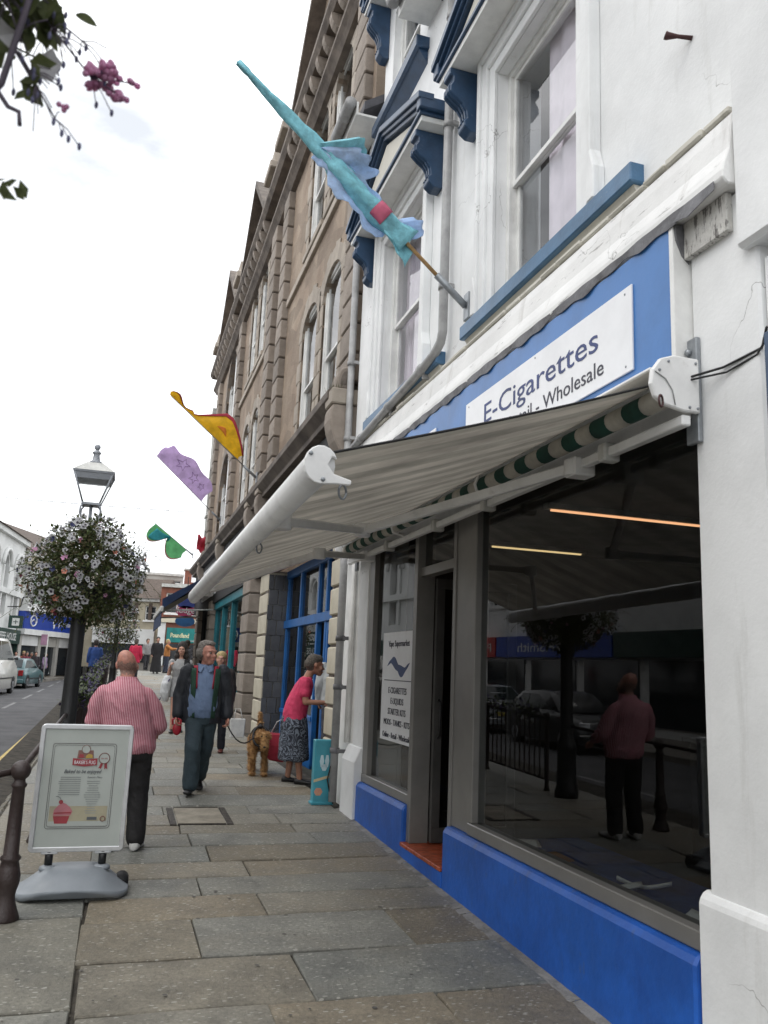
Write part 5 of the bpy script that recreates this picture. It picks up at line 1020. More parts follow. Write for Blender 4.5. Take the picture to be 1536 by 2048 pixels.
for k in range(16):
    c0 = Vector((-.118, 1.45, 2.795))+Vector((random.gauss(0, .019), random.gauss(0, .016), random.gauss(0, .015))); st.tube([Vector((-.155, 1.45, 2.80)), c0], .0012, 4)
    for j in range(4): d = Vector((random.gauss(0, 1), random.gauss(0, 1), random.gauss(-.3, 1))).normalized(); pk_.tube([c0, c0+d*.006, c0+d*.012, c0+d*.017], [.002, .0055, .006, .001], 7)
for k in range(4):
    p = Vector((-.185, 1.42, 2.70))+Vector((random.gauss(0, .008), random.gauss(0, .008), random.gauss(0, .012))); pk_.ball(p, .005, 6, 4)
for (p, r) in (((-.285, 1.40, 2.765), .030), ((-.25, 1.41, 2.735), .016), ((-.29, 1.42, 2.87), .03), ((-.25, 1.42, 2.86), .024), ((-.262, 1.40, 2.535), .017)):
    for k in range(7):
        c0 = Vector(p)+Vector((random.gauss(0, r*.6), random.gauss(0, r*.5), random.gauss(0, r*.6))); dd = Vector((random.gauss(0, 1), random.gauss(0, .6), random.gauss(-.3, .8))); leaf(gp, c0, dd, Vector((random.gauss(0, 1), -1, random.gauss(0, .6))), r*1.9, r*.55)
for k in range(34):                                         # broad curved leaves crowding the corner
    c0 = Vector((-.275+random.gauss(0, .045), 1.41+random.gauss(0, .03), 2.875+random.gauss(0, .028))); dd = Vector((random.gauss(.3, .8), random.gauss(0, .5), random.gauss(-.6, .5))).normalized(); sd2 = dd.cross(Vector((random.gauss(0, .4), -1, .2))).normalized(); nn = sd2.cross(dd); l_ = random.uniform(.035, .06)
    def lf2(u, v): w_ = l_*.30*math.sin(math.pi*min(1, .06+v*.94))**.8; return c0+dd*l_*v+sd2*w_*(u-.5)*2-nn*l_*.28*v*v+nn*w_*.25*abs(u-.5)*2
    lv.grid(lf2, 2, 6)
wp = MB(); flower(wp, Vector((-.225, 1.42, 2.78)), Vector((.6, -.3, -.5)), .032, False); flower(wp, Vector((-.30, 1.40, 2.80)), Vector((.2, -.5, -.4)), .03, False)
st.tube([(-.245, 1.36, 2.93), (-.262, 1.37, 2.83), (-.285, 1.385, 2.70), (-.31, 1.39, 2.66)], .0058, 7); st.tube([(-.30, 1.385, 2.70), (-.27, 1.385, 2.66), (-.252, 1.385, 2.655), (-.248, 1.385, 2.63)], .004, 6)
for nm, mb_, mt in (('stems', st, mat('stem', (.11, .09, .12), .6)), ('pink_blossom', pk_, M['petal_pink']), ('buds', bd_, mat('bud', (.12, .12, .22), .6)), ('hanging_leaves', gp, M['leaf_mid']), ('broad_leaves', lv, M['leaf_mid']), ('white_petals', wp, M['petal_white'])):
    o = mb_.build(nm, mt, bk3); o['kind'] = 'stuff'
# plants along the trough
random.seed(6); m = MB(); m2 = MB()
for k in range(2600):
    y = 10.6+random.random()**1.5*22; p = Vector((-.44+random.gauss(0, .07), y, gz(y)+.98+random.gauss(0, .05))); leaf(m if k % 2 else m2, p, Vector((random.gauss(0, 1), random.gauss(0, 1), random.gauss(.2, 1))), Vector((0, 0, 1)), .07, .022)
for mm, mt in ((m, 'leaf_dark'), (m2, 'petal_purple')): o = mm.build('trough_plants', M[mt], rg); o['kind'] = 'stuff'
# --- flags
def flag_pole(label, root, tip, r=.014, mt='tan_wood', sock=True):
    t = thing('flag', label, 'flag', root); root, tip = Vector(root), Vector(tip); d = (tip-root).normalized()
    MB().tube([root+d*.2, tip-d*.03], [r, r*.7], 8).build('pole', M[mt], t)
    if sock:
        MB().tube([root, root+d*.36], .03, 10).build('socket', M['galv'], t); MB().box(root.x, root.x+.03, root.y-.05, root.y+.05, root.z-.12, root.z+.12).build('socket_plate', M['galv'], t, .004)
    return t, root, tip, d
mat('teal_cloth', (.20, .50, .58), .7, .15, 9, .5, 30); mat('lilac_cloth', (.52, .66, .86), .7, .15, 6, .4, 30); mat('pink_cloth', (.55, .12, .20), .7); mat('yellow_cloth', (.80, .46, .02), .7, .12, 5); mat('purple_cloth', (.58, .42, .72), .7, .1, 4); mat('green_cloth', (.10, .36, .14), .7, .1, 4); mat('red_cloth', (.55, .06, .10), .7, .1, 5)
t, r0, tp, d = flag_pole('teal cloth flag wrapped round its wooden pole above the awning', (2.52, 6.1, 4.83), (.46, 6.0, 6.52), .018)
sd_ = d.cross(Vector((0, 1, 0))).normalized(); up_ = Vector((0, 1, 0)); nrm = d.cross(up_).normalized()        # nrm: upward-right of pole
if nrm.z < 0: nrm = -nrm
Lf = (tp-r0).length; random.seed(12)
rings = []; N = 46
for k in range(N+1):
    s = .27+.735*k/N; p = r0+d*Lf*s+nrm*(.02*math.sin(s*9) if s < .7 else 0); 
    rad = .11-.9*(s-.27)*.5 if s < .33 else .083+.012*math.sin((s-.33)*10) if s < .6 else .07-.035*(s-.6)/.3 if s < .9 else .035-.012*(s-.9)/.06 if s < .96 else .028
    ring = []
    for j in range(14):
        a = 6.2832*j/14; w = rad*(1+.22*math.sin(3*a+s*14)+.12*math.sin(5*a-s*31)+random.uniform(-.05, .05)); ring.append(p+(nrm*math.cos(a)+up_*math.sin(a)*.8)*w)
    rings.append(ring)
m = MB(); m.smooth = True; m.ring(rings); m.build('wrapped_cloth', M['teal_cloth'], t)
m = MB(); m.smooth = True; m.ring([[p+(p-(r0+d*Lf*s_))*.10 for p in rings[k][8:13]] for k, s_ in ((6, .366), (7, .382), (8, .398), (9, .414))], closed=False); m.build('pink_patch', M['pink_cloth'], t, solid=.004)
def flap_(*a, **k): flap(*a, **k)
def flap(name, mt, s0, s1, prof, out, sway, thk=.002, nu=20, nv=8):
    def fn(u, v): s = s0+(s1-s0)*u; w = prof(u)*v; return r0+d*Lf*s+out*w*(1-.10*v)+up_*(sway*math.sin(v*2+u*5)*.05-.15*w*v)+nrm*.012*math.sin(u*17+v*6)
    MB().grid(fn, nu, nv).build(name, mt if not isinstance(mt, str) else M[mt], t, smooth=True, solid=thk)
flap('veil', 'lilac_cloth', .34, .66, lambda u: .23+.04*math.sin(u*14)-.15*max(0, u-.7)/.3+.02*math.sin(u*37)-.10*max(0, .15-u)/.15, -nrm-d*.1, .8)
flap('upper_flap', 'lilac_cloth', .53, .655, lambda u: .30-.02*u+.03*math.sin(u*20), nrm*.9+d*-.45, 1.0); flap('upper_flap_edge', 'teal_cloth', .61, .67, lambda u: .36, nrm*.95+d*-.45, 1.2)
flap('lower_flap', 'lilac_cloth', .275, .35, lambda u: .24-.10*abs(u-.5), nrm+d*-.35, .6); flap('tail', 'teal_cloth', .24, .40, lambda u: .20-.14*u, -nrm+d*-.3, .4)
flap('side_veil', 'lilac_cloth', .42, .60, lambda u: .13-.06*u, nrm, .5)
# yellow and red flag
def cloth_flag(label, root, tip, s0, s1, wf, mt, border=None, side=1, r=.012, ph=0, pol='galv', wave=.10):
    t, r0, tp, d = flag_pole(label, root, tip, r, pol); L2 = (tp-r0).length; up = Vector((0, 1, 0)); n = d.cross(up).normalized(); n = n if n.z > 0 else -n; n = n*side
    def fn(u, v): s = s0+(s1-s0)*u; w = wf(u)*v; return r0+d*L2*s+n*w+up*(wave*math.sin(u*7+v*3+ph)*v)+d*(.05*math.sin(v*4+u*6)*v)
    MB().grid(fn, 26, 12).build('cloth', M[mt], t, smooth=True)
    if border: 
        MB().grid(lambda u, v: fn(u, .88+.13*v)+up*-.012, 26, 3).build('cloth_border', M[border], t, smooth=True, solid=.008)
    return t, fn
t, fn = cloth_flag('yellow flag with red border on the stone building', (2.43, 17.5, 5.75), (.46, 17.0, 7.19), .22, 1.0, lambda u: (.14+.46*min(1, u*3.0)) if u < .42 else max(.09, .60-(u-.42)*2.3) if u < .66 else .09+.05*math.sin(u*22), 'yellow_cloth', 'red_cloth', 1, ph=1)
MB().grid(lambda u, v: fn(.26+.16*u, .35+.16*v*math.sin(math.pi*u))+Vector((0, -.015, 0)), 10, 4).build('red_motif', mat('orange_cloth', (.75, .22, .03), .7), t, smooth=True, solid=.008)
t, fn = cloth_flag('purple flag with outlined stars further along the stone building', (2.48, 25, 6.03), (.42, 24.0, 7.58), .30, .99, lambda u: .45+.25*math.sin(u*3.1)-.15*(u > .93)+.05*math.sin(u*15), 'purple_cloth', None, 1, ph=.4, wave=.16)
for (cu, cv, r_) in ((.35, .5, .17), (.62, .55, .2), (.16, .5, .12)):
    P = []
    for k in range(11): a = 6.2832*k/10+.3; rr = r_ if k % 2 == 0 else r_*.42; P.append(fn(cu+rr*.9*math.cos(a)*.6, cv+rr*1.5*math.sin(a))+Vector((0, -.01, 0)))
    MB().tube(P, .008, 4).build('star_outline', mat('star_line', (.14, .06, .2), .7), t)
t, fn = cloth_flag('green and turquoise flag hanging furthest up the street', (2.32, 33, 5.92), (.65, 33, 7.16), .14, .9, lambda u: .62*abs(math.sin(.35+u*5.2))**.7+.08, 'green_cloth', 'pink_pale' if 'pink_pale' in M else None, -1, ph=2, wave=.12)
mat('pink_pale', (.55, .25, .25), .7); mat('turq_cloth', (.06, .45, .52), .7)
MB().grid(lambda u, v: fn(.5+.4*u, .15+.7*v)+Vector((0, -.02, 0)), 10, 5).build('turquoise_field', M['turq_cloth'], t, smooth=True, solid=.01); MB().grid(lambda u, v: fn(.05+.9*u, .93+.08*v)+Vector((0, -.02, 0)), 16, 2).build('pink_edge', M['pink_pale'], t, smooth=True, solid=.01)
t = MB().grid(lambda u, v: (2.25+.3*u, 30.2+.1*math.sin(v*6), 5.75+.55*v-.1*u+.05*math.sin(u*9)), 8, 8).build('pink_bunting', M['red_cloth'], None, smooth=True, solid=.01); tag(t, 'small pink cloth tied at the far end of the stone shop cornice', 'bunting')
for nm in ('lilac_cloth', 'yellow_cloth', 'purple_cloth', 'green_cloth', 'turq_cloth', 'red_cloth', 'pink_pale', 'petal_pink', 'petal_white', 'leaf_mid', 'leaf_olive'):   # thin cloth and petals let light through
    q_ = NT(M[nm]); src_ = q_.b.inputs['Base Color'].links[0].from_socket; tl_ = q_.node('ShaderNodeBsdfTranslucent'); q_.l(src_, tl_.inputs[0]); mz_ = q_.node('ShaderNodeMixShader', i_0=.45); q_.l(q_.b.outputs[0], mz_.inputs[1]); q_.l(tl_.outputs[0], mz_.inputs[2]); q_.l(mz_.outputs[0], q_.n['Material Output'].inputs[0])
# --- turquoise display box with cable
bx = thing('display_box', 'slim turquoise printed display box standing by the downpipe', 'box', (2.3, 9.5, gz(9.5))); mat('turq_box', (.06, .33, .42), .4, .08, 3); z0 = gz(9.5)
m = MB(); m.box(2.19, 2.41, 9.40, 9.52, z0+.005, z0+.70); m.build('body', M['turq_box'], bx, .008); m = MB(); m.box(2.175, 2.425, 9.385, 9.535, z0, z0+.03); m.build('foot', M['turq_box'], bx, .004)
mat('print_ice', (.55, .70, .75), .4); 
for (x, z, w, h, mt) in ((2.275, .47, .05, .13, 'print_ice'), (2.335, .47, .05, .13, 'print_ice'), (2.305, .40, .07, .07, 'print_ice'), (2.25, .14, .10, .08, 'print_peach')):
    if mt == 'print_peach': mat('print_peach', (.60, .30, .20), .5)
    MB().prism([(x-w/2, 9.3985, z0+z), (x-w/4, 9.3985, z0+z-h/2), (x+w/4, 9.3985, z0+z-h/2), (x+w/2, 9.3985, z0+z), (x+w/4, 9.3985, z0+z+h/2), (x-w/4, 9.3985, z0+z+h/2)], (0, .001, 0)).build('print', M[mt], bx)
MB().prism([(2.19, 9.398, z0+.24), (2.41, 9.398, z0+.30), (2.41, 9.398, z0+.33), (2.19, 9.398, z0+.27)], (0, .001, 0)).build('print_stripe', mat('print_cream', (.6, .5, .3), .5), bx)
o = MB().tube([(2.42, 9.36, z0+.55), (2.36, 9.33, z0+.42), (2.33, 9.33, z0+.28), (2.37, 9.33, z0+.12), (2.40, 9.34, z0+.05), (2.41, 9.33, z0+.02)], .008, 6).build('power_cable', M['black_iron']); tag(o, 'black cable looping down in front of the turquoise display box', 'cable')
# road signs and small things over the road
sp = thing('bus_stop_pole', 'slim pole with a small pink sign on the opposite pavement', 'sign', (-4.35, 55, .5)); MB().tube([(-4.35, 55, .5), (-4.35, 55, 3.1)], .045, 8).build('pole', M['grey_white'], sp); MB().box(-4.72, -4.36, 54.96, 55.0, 2.45, 3.1).build('plate', mat('plate_pink', (.40, .22, .32), .5), sp)
cs_ = thing('cross_sign', 'square hanging sign with a cross on a bracket across the road', 'sign', (-6.3, 54, 3.2)); MB().box(-6.55, -5.75, 53.95, 54.05, 3.35, 4.1).build('board', M['dark_green'], cs_); MB().box(-6.35, -5.95, 53.93, 53.949, 3.5, 3.95).build('plate', M['far_white'], cs_); MB().box(-6.17, -6.13, 53.92, 53.929, 3.6, 3.85).build('cross', M['dark_green'], cs_); MB().box(-6.28, -6.02, 53.915, 53.919, 3.71, 3.75).build('cross', M['dark_green'], cs_); MB().tube([(-6.8, 54, 3.5), (-6.8, 54, 4.6), (-6.0, 54, 4.65), (-5.9, 54, 5.2), (-5.6, 54, 5.3)], .04, 6).build('bracket', M['black_iron'], cs_)
ab_ = thing('a_board', 'white leaning shop board on the opposite pavement', 'sign', (-4.9, 62, .6)); MB().prism([(-5.05, 61.8, .62), (-4.55, 61.8, .62), (-4.75, 62.05, 1.75), (-5.25, 62.05, 1.75)], (0, .06, 0)).build('board', M['far_white'], ab_)
# ================================================================== people and animals
def fuse(name, mb, voxel, mats, parent, smooth=3, regions=None, wr=0, dirn=(1, 1, .35), freq=16):
    """union of closed shapes -> one continuous smooth mesh"""
    me = bpy.data.meshes.new('tmp'); me.from_pydata(mb.v, [], mb.f); o = bpy.data.objects.new('tmp', me)
    r = o.modifiers.new('r', 'REMESH'); r.mode = 'VOXEL'; r.voxel_size = voxel; r.use_smooth_shade = True
    s = o.modifiers.new('s', 'SMOOTH'); s.iterations = smooth; s.factor = .5
    ev = evaluate(o); nm = bpy.data.meshes.new_from_object(ev); bpy.data.objects.remove(o); bpy.data.meshes.remove(me)
    nm.name = name; nm.materials.clear(); mats = mats if isinstance(mats, (list, tuple)) else [mats]
    for m in mats: nm.materials.append(m)
    for p in nm.polygons: p.use_smooth = True
    if wr:                                                  # folds in the cloth
        co = [v.co.copy() for v in nm.vertices]; no = [v.normal.copy() for v in nm.vertices]; sx = len(name)*3.1+len(parent.name)
        for v, c, n_ in zip(nm.vertices, co, no):
            q = Vector((c.x*dirn[0]+c.z*.5, c.y*dirn[1]-c.z*.3, c.z*dirn[2]))*freq+Vector((sx, 0, 0)); v.co = c+n_*wr*(1-2*abs(noise.noise(q))+.5*noise.noise(q*.37))
    if regions:
        for p in nm.polygons: p.material_index = regions(p.center)
    return link(name, nm, parent)
def caps(mb, p, q, r0, r1, n=12, flat=None):
    """tapered limb with round ends"""
    p, q = Vector(p), Vector(q); d = q-p; L_ = d.length; d.normalize(); pts = []; rad = []
    for k in range(4): a = math.pi/2*k/3.2; pts.append(p-d*r0*math.cos(a)); rad.append(max(.002, r0*math.sin(a)))
    pts += [p, q]; rad += [r0, r1]
    for k in range(1, 4): a = math.pi/2*(1-k/3.2); pts.append(q+d*r1*math.cos(a)); rad.append(max(.002, r1*math.sin(a)))
    mb.tube(pts, rad, n)
def loft(mb, secs, n=18, pw=1.0):
    """secs: (x,y,z,rx,ry) cross sections, capped"""
    rings = []
    for (x, y, z, rx, ry) in secs:
        ring = []
        for k in range(n):
            a = 6.2832*k/n; c, s = math.cos(a), math.sin(a); ring.append((x+rx*math.copysign(abs(c)**pw, c), y+ry*math.copysign(abs(s)**pw, s), z))
        rings.append(ring)
    mb.ring(rings)
mat('skin', (.50, .27, .20), .5, .06, 8, sss=.1); mat('skin_ruddy', (.46, .215, .16), .5, .12, 25, .15, 120, sss=.1); mat('skin_tan', (.36, .18, .12), .5, .06, 8); mat('eye_white', (.30, .26, .23), .4); mat('eye_dark', (.02, .015, .012), .3); mat('lip', (.30, .09, .08), .5)
mat('hair_grey', (.19, .17, .15), .7, .3, 60, .8, 120); mat('hair_dark', (.022, .014, .011), .5, .3, 60, .8, 120); mat('hair_blond', (.48, .36, .17), .6, .25, 60, .8, 120); mat('hair_greybrown', (.10, .085, .07), .7, .3, 60, .8, 120); mat('shoe_black', (.012, .012, .013), .4); mat('shoe_white', (.62, .62, .60), .5, .06, 12); mat('shoe_brown', (.13, .035, .025), .5)
def arm_pts(sh, upd, fod, ul=.29, fl=.26):
    sh = Vector(sh); e = sh+Vector(upd).normalized()*ul; w = e+Vector(fod).normalized()*fl; return sh, e, w
def hand(mb, w, d, side, palm_n, s=1.0, curl=.5):
    """palm, four fingers and a thumb, loosely curled"""
    d = Vector(d).normalized(); n = Vector(palm_n).normalized(); n = (n-d*n.dot(d)).normalized(); a = d.cross(n)*side
    k = w+d*.085*s
    for j in range(4): o_ = a*((j-1.5)*.019*s); caps(mb, w+o_*.6+d*.012, k+o_, .014*s, .0125*s, 8)
    for j, l in enumerate((.066, .075, .070, .054)):
        o_ = a*((j-1.5)*.0205*s); p0 = k+o_; p1 = p0+(d*math.cos(curl)+n*math.sin(curl))*l*.5*s; p2 = p1+(d*math.cos(curl*2.2)+n*math.sin(curl*2.2))*l*.5*s; caps(mb, p0, p1, .0105*s, .0095*s, 8); caps(mb, p1, p2, .0095*s, .008*s, 8)
    t0 = w+d*.03*s-a*.028*s; t1 = t0+(d*.7-a*.55+n*.35)*.038*s; caps(mb, t0, t1, .013*s, .011*s, 8); caps(mb, t1, t1+(d*.9+n*.45)*.032*s, .011*s, .0095*s, 8)
def head_shapes(mb, c, f, up=Vector((0, 0, 1)), s=1.0):
    """skull, jaw, brow, nose, ears; f is the facing direction"""
    c = Vector(c); f = Vector(f).normalized(); up = Vector(up).normalized(); sd = f.cross(up).normalized()
    def E(o, r, k=1):
        o = c+f*o[1]*s+sd*o[0]*s+up*o[2]*s; rings = []
        for j in range(9):
            a = -math.pi/2+math.pi*max(.03, min(.97, j/8)); rings.append([o+(sd*r[0]*math.cos(a)*math.cos(6.2832*q/14)+f*r[1]*math.cos(a)*math.sin(6.2832*q/14)+up*r[2]*math.sin(a))*s for q in range(14)])
        mb.ring(rings)
    E((0, -.012, .025), (.077, .098, .095)); E((0, .018, -.03), (.064, .078, .085)); E((0, .045, -.088), (.042, .045, .035)); E((0, .083, .028), (.058, .02, .014))
    E((0, .104, -.025), (.013, .022, .016)); E((0, .094, .0), (.010, .018, .028)); E((0, .088, -.066), (.026, .014, .012)); E((.045, .065, -.028), (.024, .024, .026)); E((-.045, .065, -.028), (.024, .024, .026))
    for q in (-1, 1): E((q*.080, -.012, -.008), (.013, .022, .032))
def eyes(parent, c, f, s=1.0):
    c = Vector(c); f = Vector(f).normalized(); sd = f.cross(Vector((0, 0, 1))).normalized()
    for q in (-1, 1):
        p = c+(f*.078+sd*q*.032+Vector((0, 0, .006)))*s; e = MB().ball(p, .0125*s, 10, 6).build('eye', M['eye_white'], parent); MB().ball(p+f*.0075*s, .0075*s, 8, 5).build('iris', M['eye_dark'], e)
    MB().ball(c+(f*.099+Vector((0, 0, -.066)))*s, (.022*s, .008*s, .006*s), 10, 5).build('lips', M['lip'], parent)
def shoe(mb, a, f, L_=.27, w=.048, h=.085):
    """a: ankle point on the ground plane, f: toe direction"""
    a = Vector(a); f = Vector(f).normalized(); s = f.cross(Vector((0, 0, 1))).normalized(); rings = []
    for (t, ww, hh, b) in ((-.30, .45, .55, .004), (-.26, .8, .95, 0), (-.1, .92, 1.05, 0), (.12, .9, .85, 0), (.35, 1.05, .62, 0), (.55, 1.02, .5, .004), (.66, .75, .4, .010), (.70, .4, .25, .016)):
        c = a+f*t*L_; rings.append([c+s*w*ww*math.cos(q)+Vector((0, 0, b+h*hh*.5*(1+math.sin(q)))) for q in [6.2832*k/12 for k in range(12)]])
    mb.ring(rings)
def place(root, loc, rz, sc=1.0): root.location = loc; root.rotation_euler = (0, 0, rz); root.scale = (sc, sc, sc)
def cloth(name, col, stripes=None, pattern=None, scale=20, rough=.8, bump=.5, col2=None):
    m = mat(name, col, rough, .10, 5, bump, 22); t = NT(m); b = t.b; tc = t.node('ShaderNodeTexCoord')
    if stripes:
        wv = t.node('ShaderNodeTexWave', wave_type='BANDS', bands_direction='X', i_Scale=scale, i_Distortion=.35); t.l(tc.outputs['Object'], wv.inputs['Vector']); wv.inputs['Detail Scale'].default_value = 1
        rp = t.node('ShaderNodeMapRange', i_1=.55, i_2=.8); t.l(wv.outputs['Fac'], rp.inputs[0]); mx = t.node('ShaderNodeMix', data_type='RGBA'); old = b.inputs['Base Color'].links[0].from_socket; t.l(rp.outputs[0], mx.inputs[0]); t.l(old, mx.inputs[6]); mx.inputs[7].default_value = (*stripes, 1); t.l(mx.outputs[2], b.inputs['Base Color'])
    if pattern:
        n = t.node('ShaderNodeTexNoise', i_Scale=scale, i_Detail=1, i_Distortion=2.2); t.l(tc.outputs['Object'], n.inputs['Vector']); rp = t.node('ShaderNodeMath', operation='FRACT'); mu = t.node('ShaderNodeMath', operation='MULTIPLY', i_1=6); t.l(n.outputs[0], mu.inputs[0]); t.l(mu.outputs[0], rp.inputs[0])
        gt = t.node('ShaderNodeMapRange', i_1=.55, i_2=.7); t.l(rp.outputs[0], gt.inputs[0]); mx = t.node('ShaderNodeMix', data_type='RGBA'); old = b.inputs['Base Color'].links[0].from_socket; t.l(gt.outputs[0], mx.inputs[0]); t.l(old, mx.inputs[6]); mx.inputs[7].default_value = (*pattern, 1); t.l(mx.outputs[2], b.inputs['Base Color'])
    return m
UP = Vector((0, 0, 1))
# --------------------------------------------------------------- man in the striped shirt, seen from behind (faces +y)
t = thing('person', 'bald man in pink striped shirt standing behind the pavement sign', 'person'); F = Vector((0, 1, 0))
hc = Vector((.035, .06, 1.575)); body = MB(); head_shapes(body, hc, Vector((.12, 1, -.18)), s=1.10); caps(body, (.02, -.0, 1.36), (.03, .04, 1.50), .066, .062)
loft(body, [(0, 0, .86, .16, .11), (0, .0, 1.0, .17, .12), (0, .0, 1.2, .17, .11), (0, 0, 1.32, .15, .08), (0, 0, 1.40, .06, .06)])
for s, ud, fd in ((-1, (-.32, .18, -1), (.30, .95, -.45)), (1, (.24, .10, -1), (-.12, .92, -.35))):
    sh, e, w = arm_pts((s*.19, .0, 1.34), ud, fd); caps(body, sh-Vector((s*.03, 0, .05)), e, .045, .044); caps(body, e, w, .042, .03); hand(body, w, Vector(fd), s, (0, 0, -1), 1.05)
for s, k in ((-1, .0), (1, .06)): caps(body, (s*.10, 0, .88), (s*.115, .03, .48), .088, .06); caps(body, (s*.115, .03, .48), (s*.125, -.01, .09), .058, .042)
fuse('body', body, .008, [M['skin_ruddy'], mat('stubble', (.30, .19, .15), .8, .2, 90, .6, 200)], t, regions=lambda c: 1 if 1.50 < c.z+.025*noise.noise(c*40) < 1.60 and c.y < .11 and abs(c.x-.035) < .088 else 0); eyes(t, hc+Vector((0, .012, 0)), Vector((.12, 1, -.18)), 1.1)
sh_ = MB(); loft(sh_, [(.01, .0, .82, .20, .16), (.01, .0, .88, .215, .17), (.01, .02, 1.0, .225, .175), (0, .01, 1.14, .22, .165), (0, -.01, 1.26, .215, .145), (0, -.01, 1.34, .195, .125), (.01, .0, 1.395, .16, .10), (.02, .02, 1.44, .105, .085), (.022, .03, 1.455, .085, .078)])
for s, ud, fd in ((-1, (-.32, .18, -1), (.30, .95, -.45)), (1, (.24, .10, -1), (-.12, .92, -.35))):
    sh, e, w = arm_pts((s*.20, .0, 1.345), ud, fd); caps(sh_, sh-Vector((s*.03, 0, .025)), sh.lerp(e, .5), .076, .080); caps(sh_, sh.lerp(e, .5), e, .078, .074); caps(sh_, e, e.lerp(w, .62), .074, .06)
fuse('shirt', sh_, .012, cloth('pink_stripe', (.38, .10, .135), (.62, .38, .42), scale=21), t, 2, wr=.009, freq=11)
cl = MB(); loft(cl, [(.02, .022, 1.405, .118, .10), (.022, .028, 1.435, .108, .095), (.028, .040, 1.475, .088, .084)]); fuse('collar', cl, .010, M['pink_stripe'], t, 1)
tr = MB(); loft(tr, [(0, 0, .93, .185, .15), (0, -.005, .84, .19, .16), (0, 0, .76, .18, .14)])
for s in (-1, 1): caps(tr, (s*.095, 0, .82), (s*.11, .03, .48), .105, .085); caps(tr, (s*.11, .03, .48), (s*.12, -.01, .10), .085, .078)
fuse('trousers', tr, .012, cloth('black_trouser', (.018, .017, .018)), t, 2, wr=.008)
for s in (-1, 1): m = MB(); shoe(m, (s*.125, -.0, 0), (s*.25, 1, 0), .29, .052, .095); fuse('shoe', m, .008, M['shoe_white'], t, 2)
for ch in t.children:                                   # he leans to his left
    if ch.type == 'MESH':
        for v in ch.data.vertices: v.co.x -= .17*max(0, v.co.z-.85)
place(t, (.15, 7.55, gz(7.55)), R(2), .955)
# --------------------------------------------------------------- man in the dark jacket walking towards us (faces -y)
t = thing('person', 'grey haired man in dark open jacket and blue shirt walking with a red leash handle', 'person'); F = Vector((0, -1, 0))
hf = Vector((.66, -.76, -.03)); hc = Vector((.015, -.03, 1.62)); body = MB(); head_shapes(body, hc, hf, s=1.14); caps(body, (0, .01, 1.40), (.01, -.01, 1.55), .066, .06)
loft(body, [(0, 0, .88, .165, .115), (0, -.01, 1.02, .175, .13), (0, -.01, 1.2, .18, .125), (0, 0, 1.38, .17, .10), (0, 0, 1.46, .06, .06)])
AR = ((-1, (-.26, .06, -1), (-.02, -.30, -1)), (1, (.30, .10, -1), (.06, -.28, -1)))
hands = {}
for s, ud, fd in AR:
    sh, e, w = arm_pts((s*.205, .0, 1.40), ud, fd); caps(body, sh, e, .05, .043); caps(body, e, w, .042, .031); hand(body, w, Vector(fd), s, (-s*.9, -.4, 0), 1.08, .85); hands[s] = w+Vector(fd).normalized()*.09
LG = ((-1, (-.08, -.02, .90), (-.07, -.20, .50), (-.065, -.22, .11)), (1, (.08, 0, .90), (.06, .04, .48), (.015, .26, .16)))
for s, a, b, c in LG: caps(body, a, b, .085, .058); caps(body, b, c, .056, .042)
fuse('body', body, .010, M['skin_ruddy'], t); eyes(t, hc, hf, 1.14)
hr = MB(); sdv = hf.cross(UP)
for (o_, r_) in (((0, -.04, .062), (.082, .088, .076)), ((0, -.075, .0), (.082, .055, .085)), ((.0, .02, .10), (.06, .04, .03)), ((.066, -.03, .0), (.022, .04, .05)), ((-.066, -.03, .0), (.022, .04, .05))):
    c = hc+(hf.normalized()*o_[1]+sdv.normalized()*o_[0]+UP*o_[2])*1.14; hr.ball(c, [x*1.14 for x in (max(r_[0], r_[1])*.97, max(r_[0], r_[1])*.97, r_[2])], 12, 8)
fuse('hair', hr, .010, M['hair_grey'], t, 1, wr=.006, freq=30)
s_ = MB(); loft(s_, [(0, -.02, .86, .175, .135), (0, -.03, .96, .185, .165), (0, -.03, 1.1, .185, .165), (0, -.02, 1.25, .185, .145), (0, -.01, 1.36, .17, .12), (0, -.0, 1.44, .085, .085), (0, -.0, 1.485, .074, .074)]); fuse('shirt', s_, .011, cloth('blue_shirt', (.13, .19, .32), (.18, .25, .38), scale=30), t, 2, wr=.006)
jk = MB()
loft(jk, [(0, .03, .80, .235, .16), (0, .03, .95, .245, .175), (0, .03, 1.12, .24, .17), (0, .025, 1.28, .238, .15), (0, .02, 1.38, .215, .125), (0, .03, 1.44, .12, .09), (0, .035, 1.49, .098, .085)])
for s, ud, fd in AR:
    sh, e, w = arm_pts((s*.205, .01, 1.40), ud, fd); caps(jk, sh, e, .088, .078); caps(jk, e, e.lerp(w, .90), .076, .062)
jo = fuse('jacket', jk, .011, cloth('navy_jacket', (.014, .017, .024), rough=.6), t, 2, wr=.010, freq=10)
